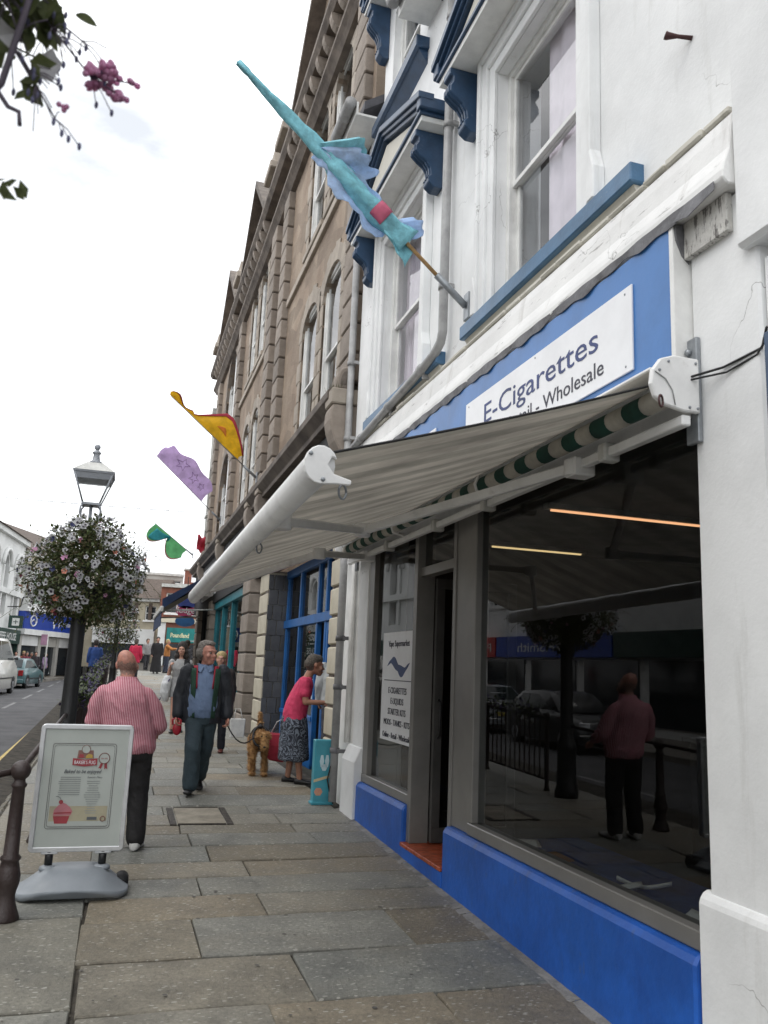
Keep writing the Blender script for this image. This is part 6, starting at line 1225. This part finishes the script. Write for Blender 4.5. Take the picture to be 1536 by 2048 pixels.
# the jacket hangs open: cut a wedge out of its front
bm = bmesh.new(); bm.from_mesh(jo.data); kill = [f for f in bm.faces if f.calc_center_median().y < -.02 and abs(f.calc_center_median().x-.01) < .085+.045*max(0, (f.calc_center_median().z-1.1)/.35)*0+.0]; bmesh.ops.delete(bm, geom=kill, context='FACES'); bm.to_mesh(jo.data); bm.free()
md = jo.modifiers.new('s', 'SOLIDIFY'); md.thickness = .008
for s in (-1, 1):
    def lap(u, v): z = .86+.58*u; k = .088+.020*u; yy = -.155-.012*math.sin(u*2)+(.06*max(0, u-.6)/.4)*1.2; return (.01+s*(k+.006+(.045+.02*u)*v), yy-.008+.05*v, z)
    MB().grid(lap, 14, 4).build('jacket_lining', cloth('green_lining', (.012, .05, .03)), t, smooth=True, solid=.006)
    def lap2(u, v): z = 1.20+.27*u; yy = -.165+.085*max(0, u-.15); return (.01+s*(.088+.012*u+.05*v*(.4+.6*u)), yy-.004+.04*v, z)
    MB().grid(lap2, 10, 4).build('collar_lining', mat('lining_red', (.36, .022, .045), .7), t, smooth=True, solid=.007)
    MB().prism([(s*.02, -.105, 1.46), (s*.085, -.075, 1.50), (s*.10, -.10, 1.42), (s*.05, -.14, 1.39)], (0, .006, 0)).build('shirt_collar', M['blue_shirt'], t, .002)
tr = MB(); loft(tr, [(0, 0, .95, .18, .14), (0, .0, .86, .185, .15), (0, 0, .78, .17, .13)])
for s, a, b, c in LG: caps(tr, Vector(a)-Vector((0, 0, .04)), b, .108, .092); caps(tr, b, Vector(c)+Vector((0, 0, .01)), .090, .090)
fuse('trousers', tr, .012, cloth('jeans', (.030, .050, .062), bump=.6), t, 2, wr=.011, freq=11)
for s, p, f, z in ((-1, (-.075, -.20, .0), (-.08, -1, .10), 0), (1, (.015, .24, .05), (.10, -1, -.25), 0)): m = MB(); shoe(m, p, f, .30, .052, .10); fuse('shoe', m, .008, M['shoe_black'], t, 2)
place(t, (.985, 10.22, gz(10.22)), R(-6), .985)
ROT = Matrix.Rotation(R(-6), 3, 'Z'); H1 = ROT @ (hands[-1]*.985)+Vector((.985, 10.22, gz(10.22))); H2 = ROT @ (hands[1]*.985)+Vector((.985, 10.22, gz(10.22)))
lh = thing('leash_handle', 'red plastic leash handle held by the walking man', 'leash', (H1.x, H1.y-.01, H1.z-.05)); mat('leash_red', (.40, .012, .03), .4); m = MB(); m.ball((H1.x+.01, H1.y-.02, H1.z-.055), (.052, .024, .075), 16, 10); m.build('casing', M['leash_red'], lh)
m = MB(); m.tube([(H1.x-.04, H1.y-.02, H1.z-.01), (H1.x-.05, H1.y-.01, H1.z+.045), (H1.x, H1.y-.0, H1.z+.07), (H1.x+.05, H1.y-.01, H1.z+.035), (H1.x+.045, H1.y-.02, H1.z-.015)], .012, 8); m.build('grip', M['leash_red'], lh)
# --------------------------------------------------------------- woman in pink top and patterned skirt (faces +x towards the shop)
t = thing('person', 'woman in pink top and dark patterned skirt at the blue shop door', 'person'); body = MB(); hf = Vector((.25, -1, -.22)); hc = Vector((0, -.16, 1.455)); head_shapes(body, hc, hf, s=1.04); caps(body, (0, -.05, 1.26), (0, -.12, 1.40), .055, .052)
loft(body, [(0, .06, .80, .15, .11), (0, .06, .92, .15, .11), (0, .02, 1.08, .15, .105), (0, -.03, 1.22, .145, .09), (0, -.05, 1.29, .05, .05)])
AR = ((-1, (-.15, -.12, -1), (.05, -1, .02)), (1, (.12, .0, -1), (.15, -.9, -.1)))
for s, ud, fd in AR: sh, e, w = arm_pts((s*.165, -.03, 1.24), ud, fd, .25, .23); caps(body, sh, e, .046, .040); caps(body, e, w, .038, .027); hand(body, w, Vector(fd), s, (0, 0, -1), .95, .7)
for s, dy in ((-1, -.06), (1, .09)): caps(body, (s*.08, .05, .82), (s*.085, .03+dy*.5, .42), .075, .055); caps(body, (s*.085, .03+dy*.5, .42), (s*.09, dy+.02, .06), .054, .036)
fuse('body', body, .010, M['skin_tan'], t); eyes(t, hc, hf, 1.04)
hr = MB(); hfn = hf.normalized()
for (b_o, u_o, r_) in ((-.03, .045, .098), (-.065, .0, .085), (-.06, -.045, .062), (.03, .075, .068)): hr.ball(hc+hfn*b_o+UP*u_o, (r_*.92, r_, r_*.92), 12, 8)
fuse('hair', hr, .010, M['hair_greybrown'], t, 1)
tp_ = MB(); loft(tp_, [(0, .07, .74, .175, .15), (0, .065, .85, .178, .15), (0, .04, .98, .172, .145), (0, .0, 1.10, .17, .135), (0, -.03, 1.2, .168, .115), (0, -.045, 1.26, .12, .085), (0, -.06, 1.295, .066, .064)])
for s, ud, fd in AR: sh, e, w = arm_pts((s*.165, -.03, 1.24), ud, fd, .25, .23); caps(tp_, sh-Vector((s*.02, 0, .01)), sh.lerp(e, .55), .075, .066)
fuse('top', tp_, .011, cloth('pink_top', (.58, .045, .12)), t, 2, wr=.007)
sk = MB(); loft(sk, [(0, .07, .82, .165, .14), (0, .07, .70, .195, .165), (0, .06, .5, .20, .175), (0, .05, .31, .215, .19), (0, .05, .28, .21, .185)]); fuse('skirt', sk, .012, cloth('patterned_skirt', (.022, .026, .04), pattern=(.17, .20, .25), scale=7), t, 2, wr=.012, dirn=(1, 1, .12), freq=14)
for s, p in ((-1, (-.09, -.05, 0)), (1, (.09, .11, 0))): m = MB(); shoe(m, p, (s*.1, -1, 0), .26, .046, .075); fuse('shoe', m, .008, M['shoe_black'], t, 2)
place(t, (2.30, 10.85, gz(10.85)), R(78), 1.03)
# --------------------------------------------------------------- woman in the grey dress
t = thing('person', 'dark haired woman in short grey dress with a white jacket over her arm', 'person'); body = MB(); hf = Vector((-.25, -1, -.05)); hc = Vector((0, -.02, 1.55)); head_shapes(body, hc, hf, s=.98); caps(body, (0, 0, 1.33), (0, -.01, 1.47), .048, .046)
loft(body, [(0, 0, .84, .155, .11), (0, 0, .95, .145, .10), (0, 0, 1.05, .115, .085), (0, 0, 1.2, .135, .095), (0, 0, 1.32, .14, .08), (0, 0, 1.38, .05, .05)])
AR = ((-1, (-.18, .05, -1), (.05, -.75, .75)), (1, (.2, .08, -1), (.05, -.3, -1)))
for s, ud, fd in AR: sh, e, w = arm_pts((s*.165, 0, 1.31), ud, fd, .26, .23); caps(body, sh, e, .040, .035); caps(body, e, w, .033, .025); hand(body, w, Vector(fd), s, (-s, -.3, 0), .9, .8)
LG = ((-1, (-.08, 0, .84), (-.08, -.10, .47), (-.08, -.08, .08)), (1, (.08, 0, .84), (.085, .03, .46), (.085, .14, .10)))
for s, a, b, c in LG: caps(body, a, b, .078, .052); caps(body, b, c, .05, .034)
fuse('body', body, .011, M['skin'], t); eyes(t, hc, hf, .98)
hr = MB(); hfn = hf.normalized(); sdn = hfn.cross(UP)
for (b_o, s_o, u_o, r_) in ((-.025, 0, .045, .104), (-.05, 0, -.03, .10), (-.005, .075, -.04, .05), (-.005, -.075, -.04, .05), (-.0, .085, -.13, .058), (-.01, -.082, -.13, .055), (.01, .09, -.23, .05), (-.01, -.085, -.22, .045), (-.07, 0, -.12, .09), (.03, .085, -.31, .04)): hr.ball(hc+hfn*b_o+sdn*s_o+UP*u_o, (r_, r_, r_*1.15), 12, 8)
fuse('hair', hr, .011, M['hair_dark'], t, 1)
dr_ = MB(); loft(dr_, [(0, .0, .66, .185, .135), (0, 0, .80, .185, .135), (0, 0, .92, .165, .12), (0, 0, 1.04, .132, .10), (0, -.01, 1.18, .155, .12), (0, 0, 1.30, .16, .095), (0, 0, 1.37, .10, .07)])
for s, ud, fd in AR: sh, e, w = arm_pts((s*.165, 0, 1.31), ud, fd, .26, .23); caps(dr_, sh, sh.lerp(e, .45), .056, .052)
fuse('dress', dr_, .011, cloth('grey_dress', (.36, .36, .36)), t, 2, wr=.006)
jw = MB(); loft(jw, [(-.24, -.02, .58, .05, .12), (-.25, -.03, .72, .085, .14), (-.24, -.03, .90, .085, .13), (-.22, -.02, 1.04, .06, .09)]); fuse('carried_jacket', jw, .012, cloth('white_jacket', (.55, .56, .57)), t, 2, wr=.012)
sc2 = MB(); loft(sc2, [(.08, -.06, 1.10, .10, .06), (.10, -.05, 1.25, .09, .07), (.09, -.02, 1.36, .07, .06)]); fuse('scarf', sc2, .012, cloth('black_scarf', (.015, .015, .018)), t, 2)
for s, p, f in ((-1, (-.08, -.09, 0), (-.1, -1, 0)), (1, (.085, .14, .02), (.1, -1, -.2))): m = MB(); shoe(m, p, f, .25, .044, .08); fuse('shoe', m, .009, M['shoe_black'], t, 2)
place(t, (1.12, 16.5, gz(16.5)), R(0), 1.0)
o = MB().tube([(.92, 16.3, gz(16)+1.0), (.86, 16.6, gz(16)+.8), (.74, 17.2, gz(17)+.35), (.66, 17.6, gz(17)+.12)], .012, 6).build('dog_leash', mat('leash_purple', (.12, .10, .2), .6)); tag(o, 'purple leash hanging from the hand of the woman in grey', 'leash')
# --------------------------------------------------------------- simpler figures: same construction, fewer details
def figure(label, loc, rz, H, hair, top, bottom, shoe_m, skin='skin', skirt=False, coat=False, arms=((-.2, .05, -1), (0, -.35, -1)), stride=.10, vox=.016, group=None, long_hair=False, hoodm=None, detail=True, legs_m=None):
    t = thing('person', label, 'person', (0, 0, 0), group); s = H/1.72; body = MB(); hf = Vector((0, -1, 0)); hc = Vector((0, -.02, 1.59)); head_shapes(body, hc, hf, s=1.03); caps(body, (0, 0, 1.37), (0, -.01, 1.5), .058, .054)
    loft(body, [(0, 0, .86, .15, .11), (0, 0, 1.05, .15, .11), (0, 0, 1.3, .16, .10), (0, 0, 1.41, .06, .055)]); ud, fd = arms
    for q in (-1, 1): sh, e, w = arm_pts((q*.18, 0, 1.36), (q*abs(ud[0]), ud[1], ud[2]), fd, .27, .24); caps(body, sh, e, .045, .04); caps(body, e, w, .038, .028); hand(body, w, Vector(fd), q, (-q, -.3, 0), 1.0, .8)
    LG = ((-1, (-.085, 0, .87), (-.09, -stride*.6, .48), (-.09, -stride*.6, .09)), (1, (.085, 0, .87), (.09, stride*.4, .48), (.09, stride, .10)))
    for q, a, b, c in LG: caps(body, a, b, .08, .055); caps(body, b, c, .053, .038)
    fuse('body', body, vox, M[skin], t, 2)
    hr = MB(); hr.ball(hc+Vector((0, .02, .052)), (.100, .108, .092), 12, 8); hr.ball(hc+Vector((0, .05, -.02)), (.096, .078, .09), 12, 8)
    if long_hair: hr.ball(hc+Vector((0, .05, -.14)), (.09, .06, .13), 12, 8)
    fuse('hair', hr, vox, M[hair], t, 1)
    tp_ = MB(); low = .70 if coat else .84; loft(tp_, [(0, 0, low, .19+.02*coat, .15), (0, 0, 1.0, .185, .15), (0, 0, 1.2, .19, .14), (0, 0, 1.34, .175, .115), (0, 0, 1.40, .10, .085), (0, 0, 1.44, .07, .07)])
    for q in (-1, 1): sh, e, w = arm_pts((q*.18, 0, 1.36), (q*abs(ud[0]), ud[1], ud[2]), fd, .27, .24); caps(tp_, sh, e, .075, .066); caps(tp_, e, e.lerp(w, .9), .064, .052)
    fuse('coat' if coat else 'top', tp_, vox, top, t, 2, wr=.008)
    bt = MB()
    if skirt: loft(bt, [(0, 0, .95, .17, .14), (0, 0, .75, .20, .17), (0, 0, .12, .26, .22), (0, 0, .08, .26, .22)])
    else:
        loft(bt, [(0, 0, .95, .165, .13), (0, 0, .82, .175, .14), (0, 0, .76, .15, .12)])
        for q, a, b, c in LG: caps(bt, Vector(a)-Vector((0, 0, .04)), b, .095, .075); caps(bt, b, Vector(c), .074, .062)
    fuse('skirt' if skirt else 'trousers', bt, vox, bottom, t, 2, wr=.008)
    for q, p in ((-1, (-.09, -stride*.6, 0)), (1, (.09, stride, 0))): m = MB(); shoe(m, p, (q*.1, -1, 0), .27, .048, .08); fuse('shoe', m, max(.010, vox*.7), M[shoe_m], t, 1)
    place(t, loc, rz, s); return t
cl_ = lambda n, c: cloth('cl_'+n, c)
figure('blonde person in dark clothes and red shoes behind the walking man', (1.56, 13.7, gz(13.7)), R(-15), 1.58, 'hair_blond', cl_('dark', (.03, .022, .022)), cl_('dk2', (.015, .016, .024)), 'shoe_brown', coat=True, vox=.014)
wb_ = thing('paper_bag', 'white carrier bag held by the blonde person', 'bag', (1.86, 13.55, gz(13.5)+.28)); m = MB(); m.ring([[(1.76, 13.5, gz(13.5)+.26), (1.98, 13.5, gz(13.5)+.26), (1.98, 13.6, gz(13.5)+.26), (1.76, 13.6, gz(13.5)+.26)], [(1.75, 13.49, gz(13.5)+.55), (1.99, 13.49, gz(13.5)+.55), (1.99, 13.61, gz(13.5)+.55), (1.75, 13.61, gz(13.5)+.55)]]); m.build('bag', M['shoe_white'], wb_, .01)
MB().tube([(1.80, 13.5, gz(13.5)+.54), (1.83, 13.52, gz(13.5)+.70), (1.90, 13.52, gz(13.5)+.70), (1.94, 13.5, gz(13.5)+.54)], .007, 6).build('handle', M['shoe_white'], wb_)
figure('customer in grey shirt and shorts half hidden inside the blue shop door', (2.98, 11.75, .42), R(160), 1.70, 'hair_dark', cl_('greyshirt', (.42, .44, .44)), cl_('short', (.05, .05, .06)), 'shoe_black', 'skin_tan', vox=.016)
figure('person in bright red jacket walking away past the railing', (.60, 37, gz(37)), R(170), 1.66, 'hair_greybrown', cl_('red', (.55, .02, .07)), cl_('dk3', (.02, .02, .025)), 'shoe_black', coat=True, vox=.02)
figure('tall dark robed figure with red scarf in the distance', (1.72, 43, gz(43)), R(5), 1.80, 'hair_dark', cl_('blk', (.012, .011, .013)), cl_('blk2', (.012, .011, .013)), 'shoe_black', 'skin', skirt=True, coat=True, vox=.02)
figure('person in blue coat by the railing under the far flower ball', (-.9, 33, rz_(33)+.7), R(190), 1.70, 'hair_dark', cl_('blue', (.02, .06, .22)), cl_('dk4', (.02, .02, .03)), 'shoe_black', coat=True, vox=.02)
figure('distant person in grey top left of the dark robed figure', (1.35, 47, gz(47)), R(20), 1.68, 'hair_greybrown', cl_('gr', (.25, .24, .24)), cl_('dk5', (.03, .03, .035)), 'shoe_black', vox=.024)
figure('distant person in orange top behind the woman in grey', (2.25, 44, gz(44)), R(80), 1.70, 'hair_blond', cl_('orange', (.45, .18, .05)), cl_('jn', (.04, .05, .08)), 'shoe_black', arms=((-.2, -.8, -.5), (0, -1, .1)), vox=.022)
figure('distant person in dark patterned coat beside the shop wall', (2.2, 30, gz(30)), R(150), 1.72, 'hair_greybrown', cloth('cl_patt', (.05, .05, .07), pattern=(.35, .35, .38), scale=9), cl_('dk6', (.02, .02, .03)), 'shoe_black', coat=True, vox=.02)
# crowd across the road
crowd = [('woman in a lilac coat walking apart from the crowd across the road', -4.45, 56, (.30, .22, .34), (.02, .02, .03), 70), ('person in white top behind the blue-green car', -5.75, 52.5, (.60, .60, .60), (.05, .05, .07), 0), ('person in rust coloured top in the crowd across the road', -5.40, 53, (.28, .09, .06), (.03, .03, .04), 20), ('person in tan coat in the middle of the crowd', -5.05, 54, (.38, .22, .14), (.03, .025, .03), -10), ('person in maroon dress in the crowd', -5.2, 52.8, (.14, .02, .04), (.10, .015, .03), 30), ('person in black nearest the lilac coat', -4.80, 53.8, (.03, .025, .03), (.02, .02, .02), 0), ('person in purple top between the van and the crowd', -6.0, 52, (.08, .04, .14), (.02, .02, .03), 40)]
for k, (lb, x, y, a, b, rr) in enumerate(crowd): figure(lb, (x, y, rz_(y)+.13), R(rr), 1.62+.03*(k % 3), ['hair_greybrown', 'hair_dark', 'hair_blond', 'hair_grey'][k % 4], cl_('ct%d' % k, a), cl_('cb%d' % k, b), 'shoe_black', coat=(k in (0, 3)), vox=.026, group='people gathered across the road')
# --------------------------------------------------------------- the dog (faces -y)
dg_ = thing('dog', 'curly tan terrier in a black harness walking on the pavement', 'dog'); b = MB()
def ell(c, r): b.ball(c, r, 14, 10)
ell((0, .02, .50), (.125, .17, .15)); ell((0, .22, .51), (.115, .17, .125)); ell((0, .40, .52), (.115, .14, .125)); caps(b, (0, -.06, .53), (.03, -.22, .56), .088, .070)
ell((.04, -.27, .56), (.075, .085, .07)); caps(b, (.045, -.30, .545), (.055, -.40, .45), .052, .044); ell((.055, -.40, .43), (.046, .05, .05)); ell((.045, -.32, .60), (.045, .03, .02))
for s in (-1, 1): caps(b, (.04+s*.06, -.24, .615), (.04+s*.092, -.285, .555), .026, .02)
for s, kx, px in ((-1, -.02, .02), (1, .03, -.04)):
    caps(b, (s*.075, -.03, .46), (s*.08, -.02+kx, .25), .054, .040); caps(b, (s*.08, -.02+kx, .25), (s*.085, -.02+px, .06), .038, .036); ell((s*.085, -.05+px, .03), (.040, .055, .03))
    caps(b, (s*.085, .40, .47), (s*.10, .36, .30), .085, .06); caps(b, (s*.10, .36, .30), (s*.10, .50-kx, .22), .052, .042); caps(b, (s*.10, .50-kx, .22), (s*.10, .48-kx, .06), .042, .042); ell((s*.10, .45-kx, .035), (.043, .06, .035))
caps(b, (0, .52, .58), (.0, .60, .72), .042, .036); caps(b, (.0, .60, .72), (-.01, .60, .84), .036, .028)
mt = mat('dog_tan', (.46, .27, .11), .85, .2, 18, 1.0, 45, col2=(.26, .13, .05))
bo = fuse('body', b, .010, [mt, mat('dog_saddle', (.10, .07, .05), .9, .2, 18, 1, 45)], dg_, 2, regions=lambda c: 1 if (c.z > .54 and .12 < c.y < .55) else 0)
random.seed(3); vs = bo.data.vertices; cu = MB()
for k in range(9000):
    v = vs[random.randrange(len(vs))]; p = v.co; n = v.normal; d = (n*.6+Vector((random.gauss(0, .5), random.gauss(0, .5), -.5+random.gauss(0, .4)))).normalized(); l = random.uniform(.015, .042); s = d.orthogonal().normalized()*.004; cu.mi = 1 if (p.z > .54 and .12 < p.y < .55) else 0
    cu.add([p-s, p+s, p+d*l+n*.006], [(0, 1, 2)])
o = cu.build('curly_coat', [mt, M['dog_saddle']], bo); o['kind'] = 'stuff'
for s in (-1, 1): MB().ball((.045+s*.032, -.345, .575), .011, 8, 6).build('eye', M['eye_dark'], dg_)
MB().ball((.057, -.447, .437), (.020, .014, .015), 10, 6).build('nose', M['eye_dark'], dg_)
hn = MB(); 
def hoop(cy, cz, rx, rz, tilt, r=.016): return [(rx*math.cos(a), cy+tilt*math.sin(a), cz+rz*math.sin(a)) for a in [6.2832*k/20 for k in range(21)]]
hn.tube(hoop(.10, .51, .14, .165, .02), .017, 6); hn.tube(hoop(-.09, .555, .105, .13, .10), .017, 6); hn.tube([(0, -.16, .44), (0, -.13, .40), (0, .0, .36), (0, .10, .35)], .024, 6); hn.tube([(0, -.02, .68), (0, .1, .68)], .03, 6); hn.build('harness', M['dark'], dg_)
place(dg_, (1.90, 11.45, gz(11.45)), R(-8), .93); dg_.scale.x = .92
lx = MB(); A = H2; Bp = Vector((1.88, 12.9, gz(12.9)+.35)); Bp = Vector((1.92, 11.55, gz(11.5)+.64)); lx.tube([A.lerp(Bp, k/8)-Vector((0, 0, .22*4*(k/8)*(1-k/8))) for k in range(9)], .008, 6); o = lx.build('dog_lead', M['dark']); tag(o, 'thin black lead from the walking man to the tan dog', 'leash')
rb = thing('shopping_bag', 'red and white carrier bag hanging between the dog and the pink woman', 'bag', (2.12, 11.5, gz(11.5)+.2)); z_ = gz(11.5)
m = MB(); m.ring([[(2.03, 11.42, z_+.20), (2.24, 11.42, z_+.17), (2.24, 11.54, z_+.17), (2.03, 11.54, z_+.20)], [(1.98, 11.40, z_+.40), (2.28, 11.40, z_+.38), (2.28, 11.56, z_+.38), (1.98, 11.56, z_+.40)], [(1.99, 11.42, z_+.56), (2.27, 11.42, z_+.54), (2.27, 11.54, z_+.54), (1.99, 11.54, z_+.56)]]); m.build('bag', M['red_cloth'], rb, .02); MB().tube([(2.05, 11.48, z_+.55), (2.12, 11.46, z_+.70), (2.2, 11.30, z_+.78), (2.22, 11.46, z_+.54)], .008, 6).build('handle', M['shoe_white'], rb)
# ================================================================== vehicles (local: length along y, nose at +y)
mat('tyre', (.015, .015, .016), .85); mat('rim', (.35, .36, .38), .35, metal=.6); mat('tail_red', (.30, .012, .015), .25); mat('head_lamp', (.7, .72, .75), .15); mat('plate', (.62, .52, .12), .5); mat('trim_black', (.02, .02, .022), .5)
m_ = bpy.data.materials.new('car_glass'); m_.use_nodes = True; MATS['car_glass'] = m_; b_ = m_.node_tree.nodes['Principled BSDF']; b_.inputs['Base Color'].default_value = (.03, .04, .042, 1); b_.inputs['Roughness'].default_value = .05
def paint(name, c): m = mat(name, c, .3, .03, 2); m.node_tree.nodes['Principled BSDF'].inputs['Coat Weight'].default_value = .6; return m
def vehicle(name, label, cat, pm, L_, W, H, belt, prof, roof, wheels, wr, loc, rz, group=None):
    """prof: lower body outline (y,z); roof: glasshouse outline (y,z)"""
    t = thing(name, label, cat, (0, 0, 0), group); h = W/2
    def shell(P, w0, w1, nm, mt):
        n = len(P); R1 = [(-w0(z), y, z) for y, z in P]; m = MB(); secs = []
        for k in range(7):
            q = -1+2*k/6; e = 1-.06*abs(q)**3; secs.append([(q*w0(z), y*(1-.035*abs(q)**4), z) for y, z in P])
        m.smooth = True; m.ring(secs); return m.build(nm, mt, t, .01)
    body = shell(prof, lambda z: h*(1-.10*max(0, (z-belt*.55)/belt)-.05*max(0, .35-z)/.35), None, 'body', pm)
    shell(roof, lambda z: h*(.90-.16*max(0, (z-belt)/(H-belt))), None, 'cabin', pm)
    # side glass, windscreen, rear glass
    ys_ = [p[0] for p in roof]; top = max(p[1] for p in roof); yb0 = roof[0][0]; yb1 = roof[-1][0]; yt = [p[0] for p in roof if p[1] > top-.06]; y0t, y1t = min(yt), max(yt)
    for s in (-1, 1):
        def xs(z): return s*(h*(.90-.16*max(0, (z-belt)/(H-belt)))+.006)
        zb, zt = belt+.05, top-.10; lo0, lo1 = min(yb0, yb1)+.30, max(yb0, yb1)-.35; hi0, hi1 = y0t+.12, y1t-.08; md = (hi0+hi1)/2
        for (a, b, c, d) in ((lo0, md-.04, md-.04, hi0), (md+.04, lo1, hi1, md+.04)):
            MB().add([(xs(zb), a, zb), (xs(zb), b, zb), (xs(zt), c, zt), (xs(zt), d, zt)], [(0, 1, 2, 3)]).build('side_window', M['car_glass'], t, solid=.006)
        MB().tube([(s*(h*.93), lo1-.15, belt+.10), (s*(h*1.10), lo1-.12, belt+.12)], [.03, .075], 8).build('door_mirror', M['trim_black'], t)
        MB().box(s*h*.955-.01, s*h*.955+.01, md-.5, md-.35, belt-.12, belt-.09).build('door_handle', M['trim_black'], t)
        MB().box(s*(h-.03), s*(h+.006), min(p[0] for p in prof)+.9, max(p[0] for p in prof)-.95, belt*.48, belt*.48+.05).build('side_moulding', M['trim_black'], t)
    w = h*.70
    for (yb_, yt_, nm) in ((min(yb0, yb1), y0t, 'rear_window'), (max(yb0, yb1), y1t, 'windscreen')):
        sg = -1 if nm == 'rear_window' else 1; a = Vector((0, yb_, belt)); b = Vector((0, yt_, top)); d = (b-a); p = a+d*.14; q = a+d*.86; o_ = Vector((0, sg*.03, .012))
        MB().add([p+o_+Vector((-w*1.1, 0, 0)), p+o_+Vector((w*1.1, 0, 0)), q+o_+Vector((w*.95, 0, 0)), q+o_+Vector((-w*.95, 0, 0))], [(0, 1, 2, 3)]).build(nm, M['car_glass'], t, solid=.006)
    yr = min(p[0] for p in prof); yf = max(p[0] for p in prof)
    for s in (-1, 1):
        MB().box(s*(h-.30), s*(h-.075), yr-.012, yr+.12, belt-.34, belt-.06).build('tail_light', M['tail_red'], t, .02); MB().box(s*(h-.36), s*(h-.10), yf-.12, yf+.01, belt-.36, belt-.20).build('headlight', M['head_lamp'], t, .02)
    MB().box(-.26, .26, yr-.02, yr, belt-.42, belt-.31).build('number_plate', M['plate'], t); MB().box(-h*.96, h*.96, yr-.035, yr+.1, .26, .46).build('bumper', M['trim_black'] if cat == 'van' else pm, t, .03); MB().box(-h*.96, h*.96, yf-.1, yf+.03, .24, .46).build('bumper', M['trim_black'] if cat == 'van' else pm, t, .03)
    for y in wheels:
        for s in (-1, 1):
            x = s*(h-.10); rings = []
            m = MB(); P = [(.0, -.10), (wr*.62, -.10), (wr*.95, -.085), (wr, -.05), (wr, .05), (wr*.95, .085), (wr*.62, .10), (0.0, .10)]
            m.smooth = False; m.ring([[(x+a, y+max(r, .01)*math.cos(q), wr+max(r, .01)*math.sin(q)) for q in [6.2832*k/20 for k in range(20)]] for r, a in P]); wo = m.build('wheel', M['tyre'], t)
            m = MB(); m.ring([[(x+s*a, y+r*math.cos(q), wr+r*math.sin(q)) for q in [6.2832*k/16 for k in range(16)]] for r, a in ((wr*.62, .095), (wr*.60, .108), (wr*.2, .098), (.01, .105))]); m.build('rim', M['rim'], wo)
            arch = MB(); arch.ring([[(s*(h-.012)+a_*s, y+r*math.cos(q), wr+r*math.sin(q)) for q in [math.pi*k/14 for k in range(15)]] for r, a_ in ((wr*1.02, .0), (wr*1.22, .0), (wr*1.22, .008), (wr*1.02, .008))], closed=False); arch.build('wheel_arch', M['trim_black'], t)
    t.location = loc; t.rotation_euler = (0, 0, rz); return t
HP = [(-2.0, .30), (-2.06, .55), (-2.05, .80), (-1.98, .95), (-1.1, .97), (.75, .97), (1.55, .86), (1.95, .74), (2.05, .55), (2.02, .30), (1.5, .20), (-1.5, .20)]
HR = [(-1.92, .93), (-1.62, 1.22), (-1.25, 1.42), (-.2, 1.46), (.35, 1.40), (1.05, .95)]
vehicle('parked_car', 'blue-green hatchback parked across the road in front of the van', 'car', paint('paint_teal', (.10, .19, .205)), 4.1, 1.72, 1.46, .95, HP, HR, (-1.28, 1.28), .30, (-4.95, 46.6, rz_(46.6)), R(-8))

VP_ = [(-2.45, .35), (-2.48, .9), (-2.46, 1.3), (-2.4, 1.42), (1.55, 1.42), (2.2, 1.15), (2.42, .95), (2.48, .6), (2.4, .32), (1.5, .24), (-1.5, .24)]
VR = [(-2.46, 1.40), (-2.42, 2.1), (-2.25, 2.32), (.7, 2.32), (1.15, 2.2), (1.95, 1.40)]
vehicle('parked_van', 'white panel van cut off by the left edge behind the blue-green car', 'van', paint('paint_white', (.66, .66, .62)), 4.9, 1.95, 2.32, 1.40, VP_, VR, (-1.6, 1.55), .34, (-5.45, 38.6, rz_(38.6)), R(-4))
for k, (y, c, lb) in enumerate(((26.0, (.30, .32, .34), 'silver car parked opposite, mirrored in the shop window'), (20.2, (.02, .022, .025), 'black car parked opposite, mirrored in the shop window'))):
    vehicle('parked_car', lb, 'car', paint('paint_refl%d' % k, c), 4.1, 1.72, 1.46, .95, HP, HR, (-1.28, 1.28), .30, (-6.4, y, rz_(y)), R(180 if k == 1 else 0))
bpy.data.scenes.remove(TS)
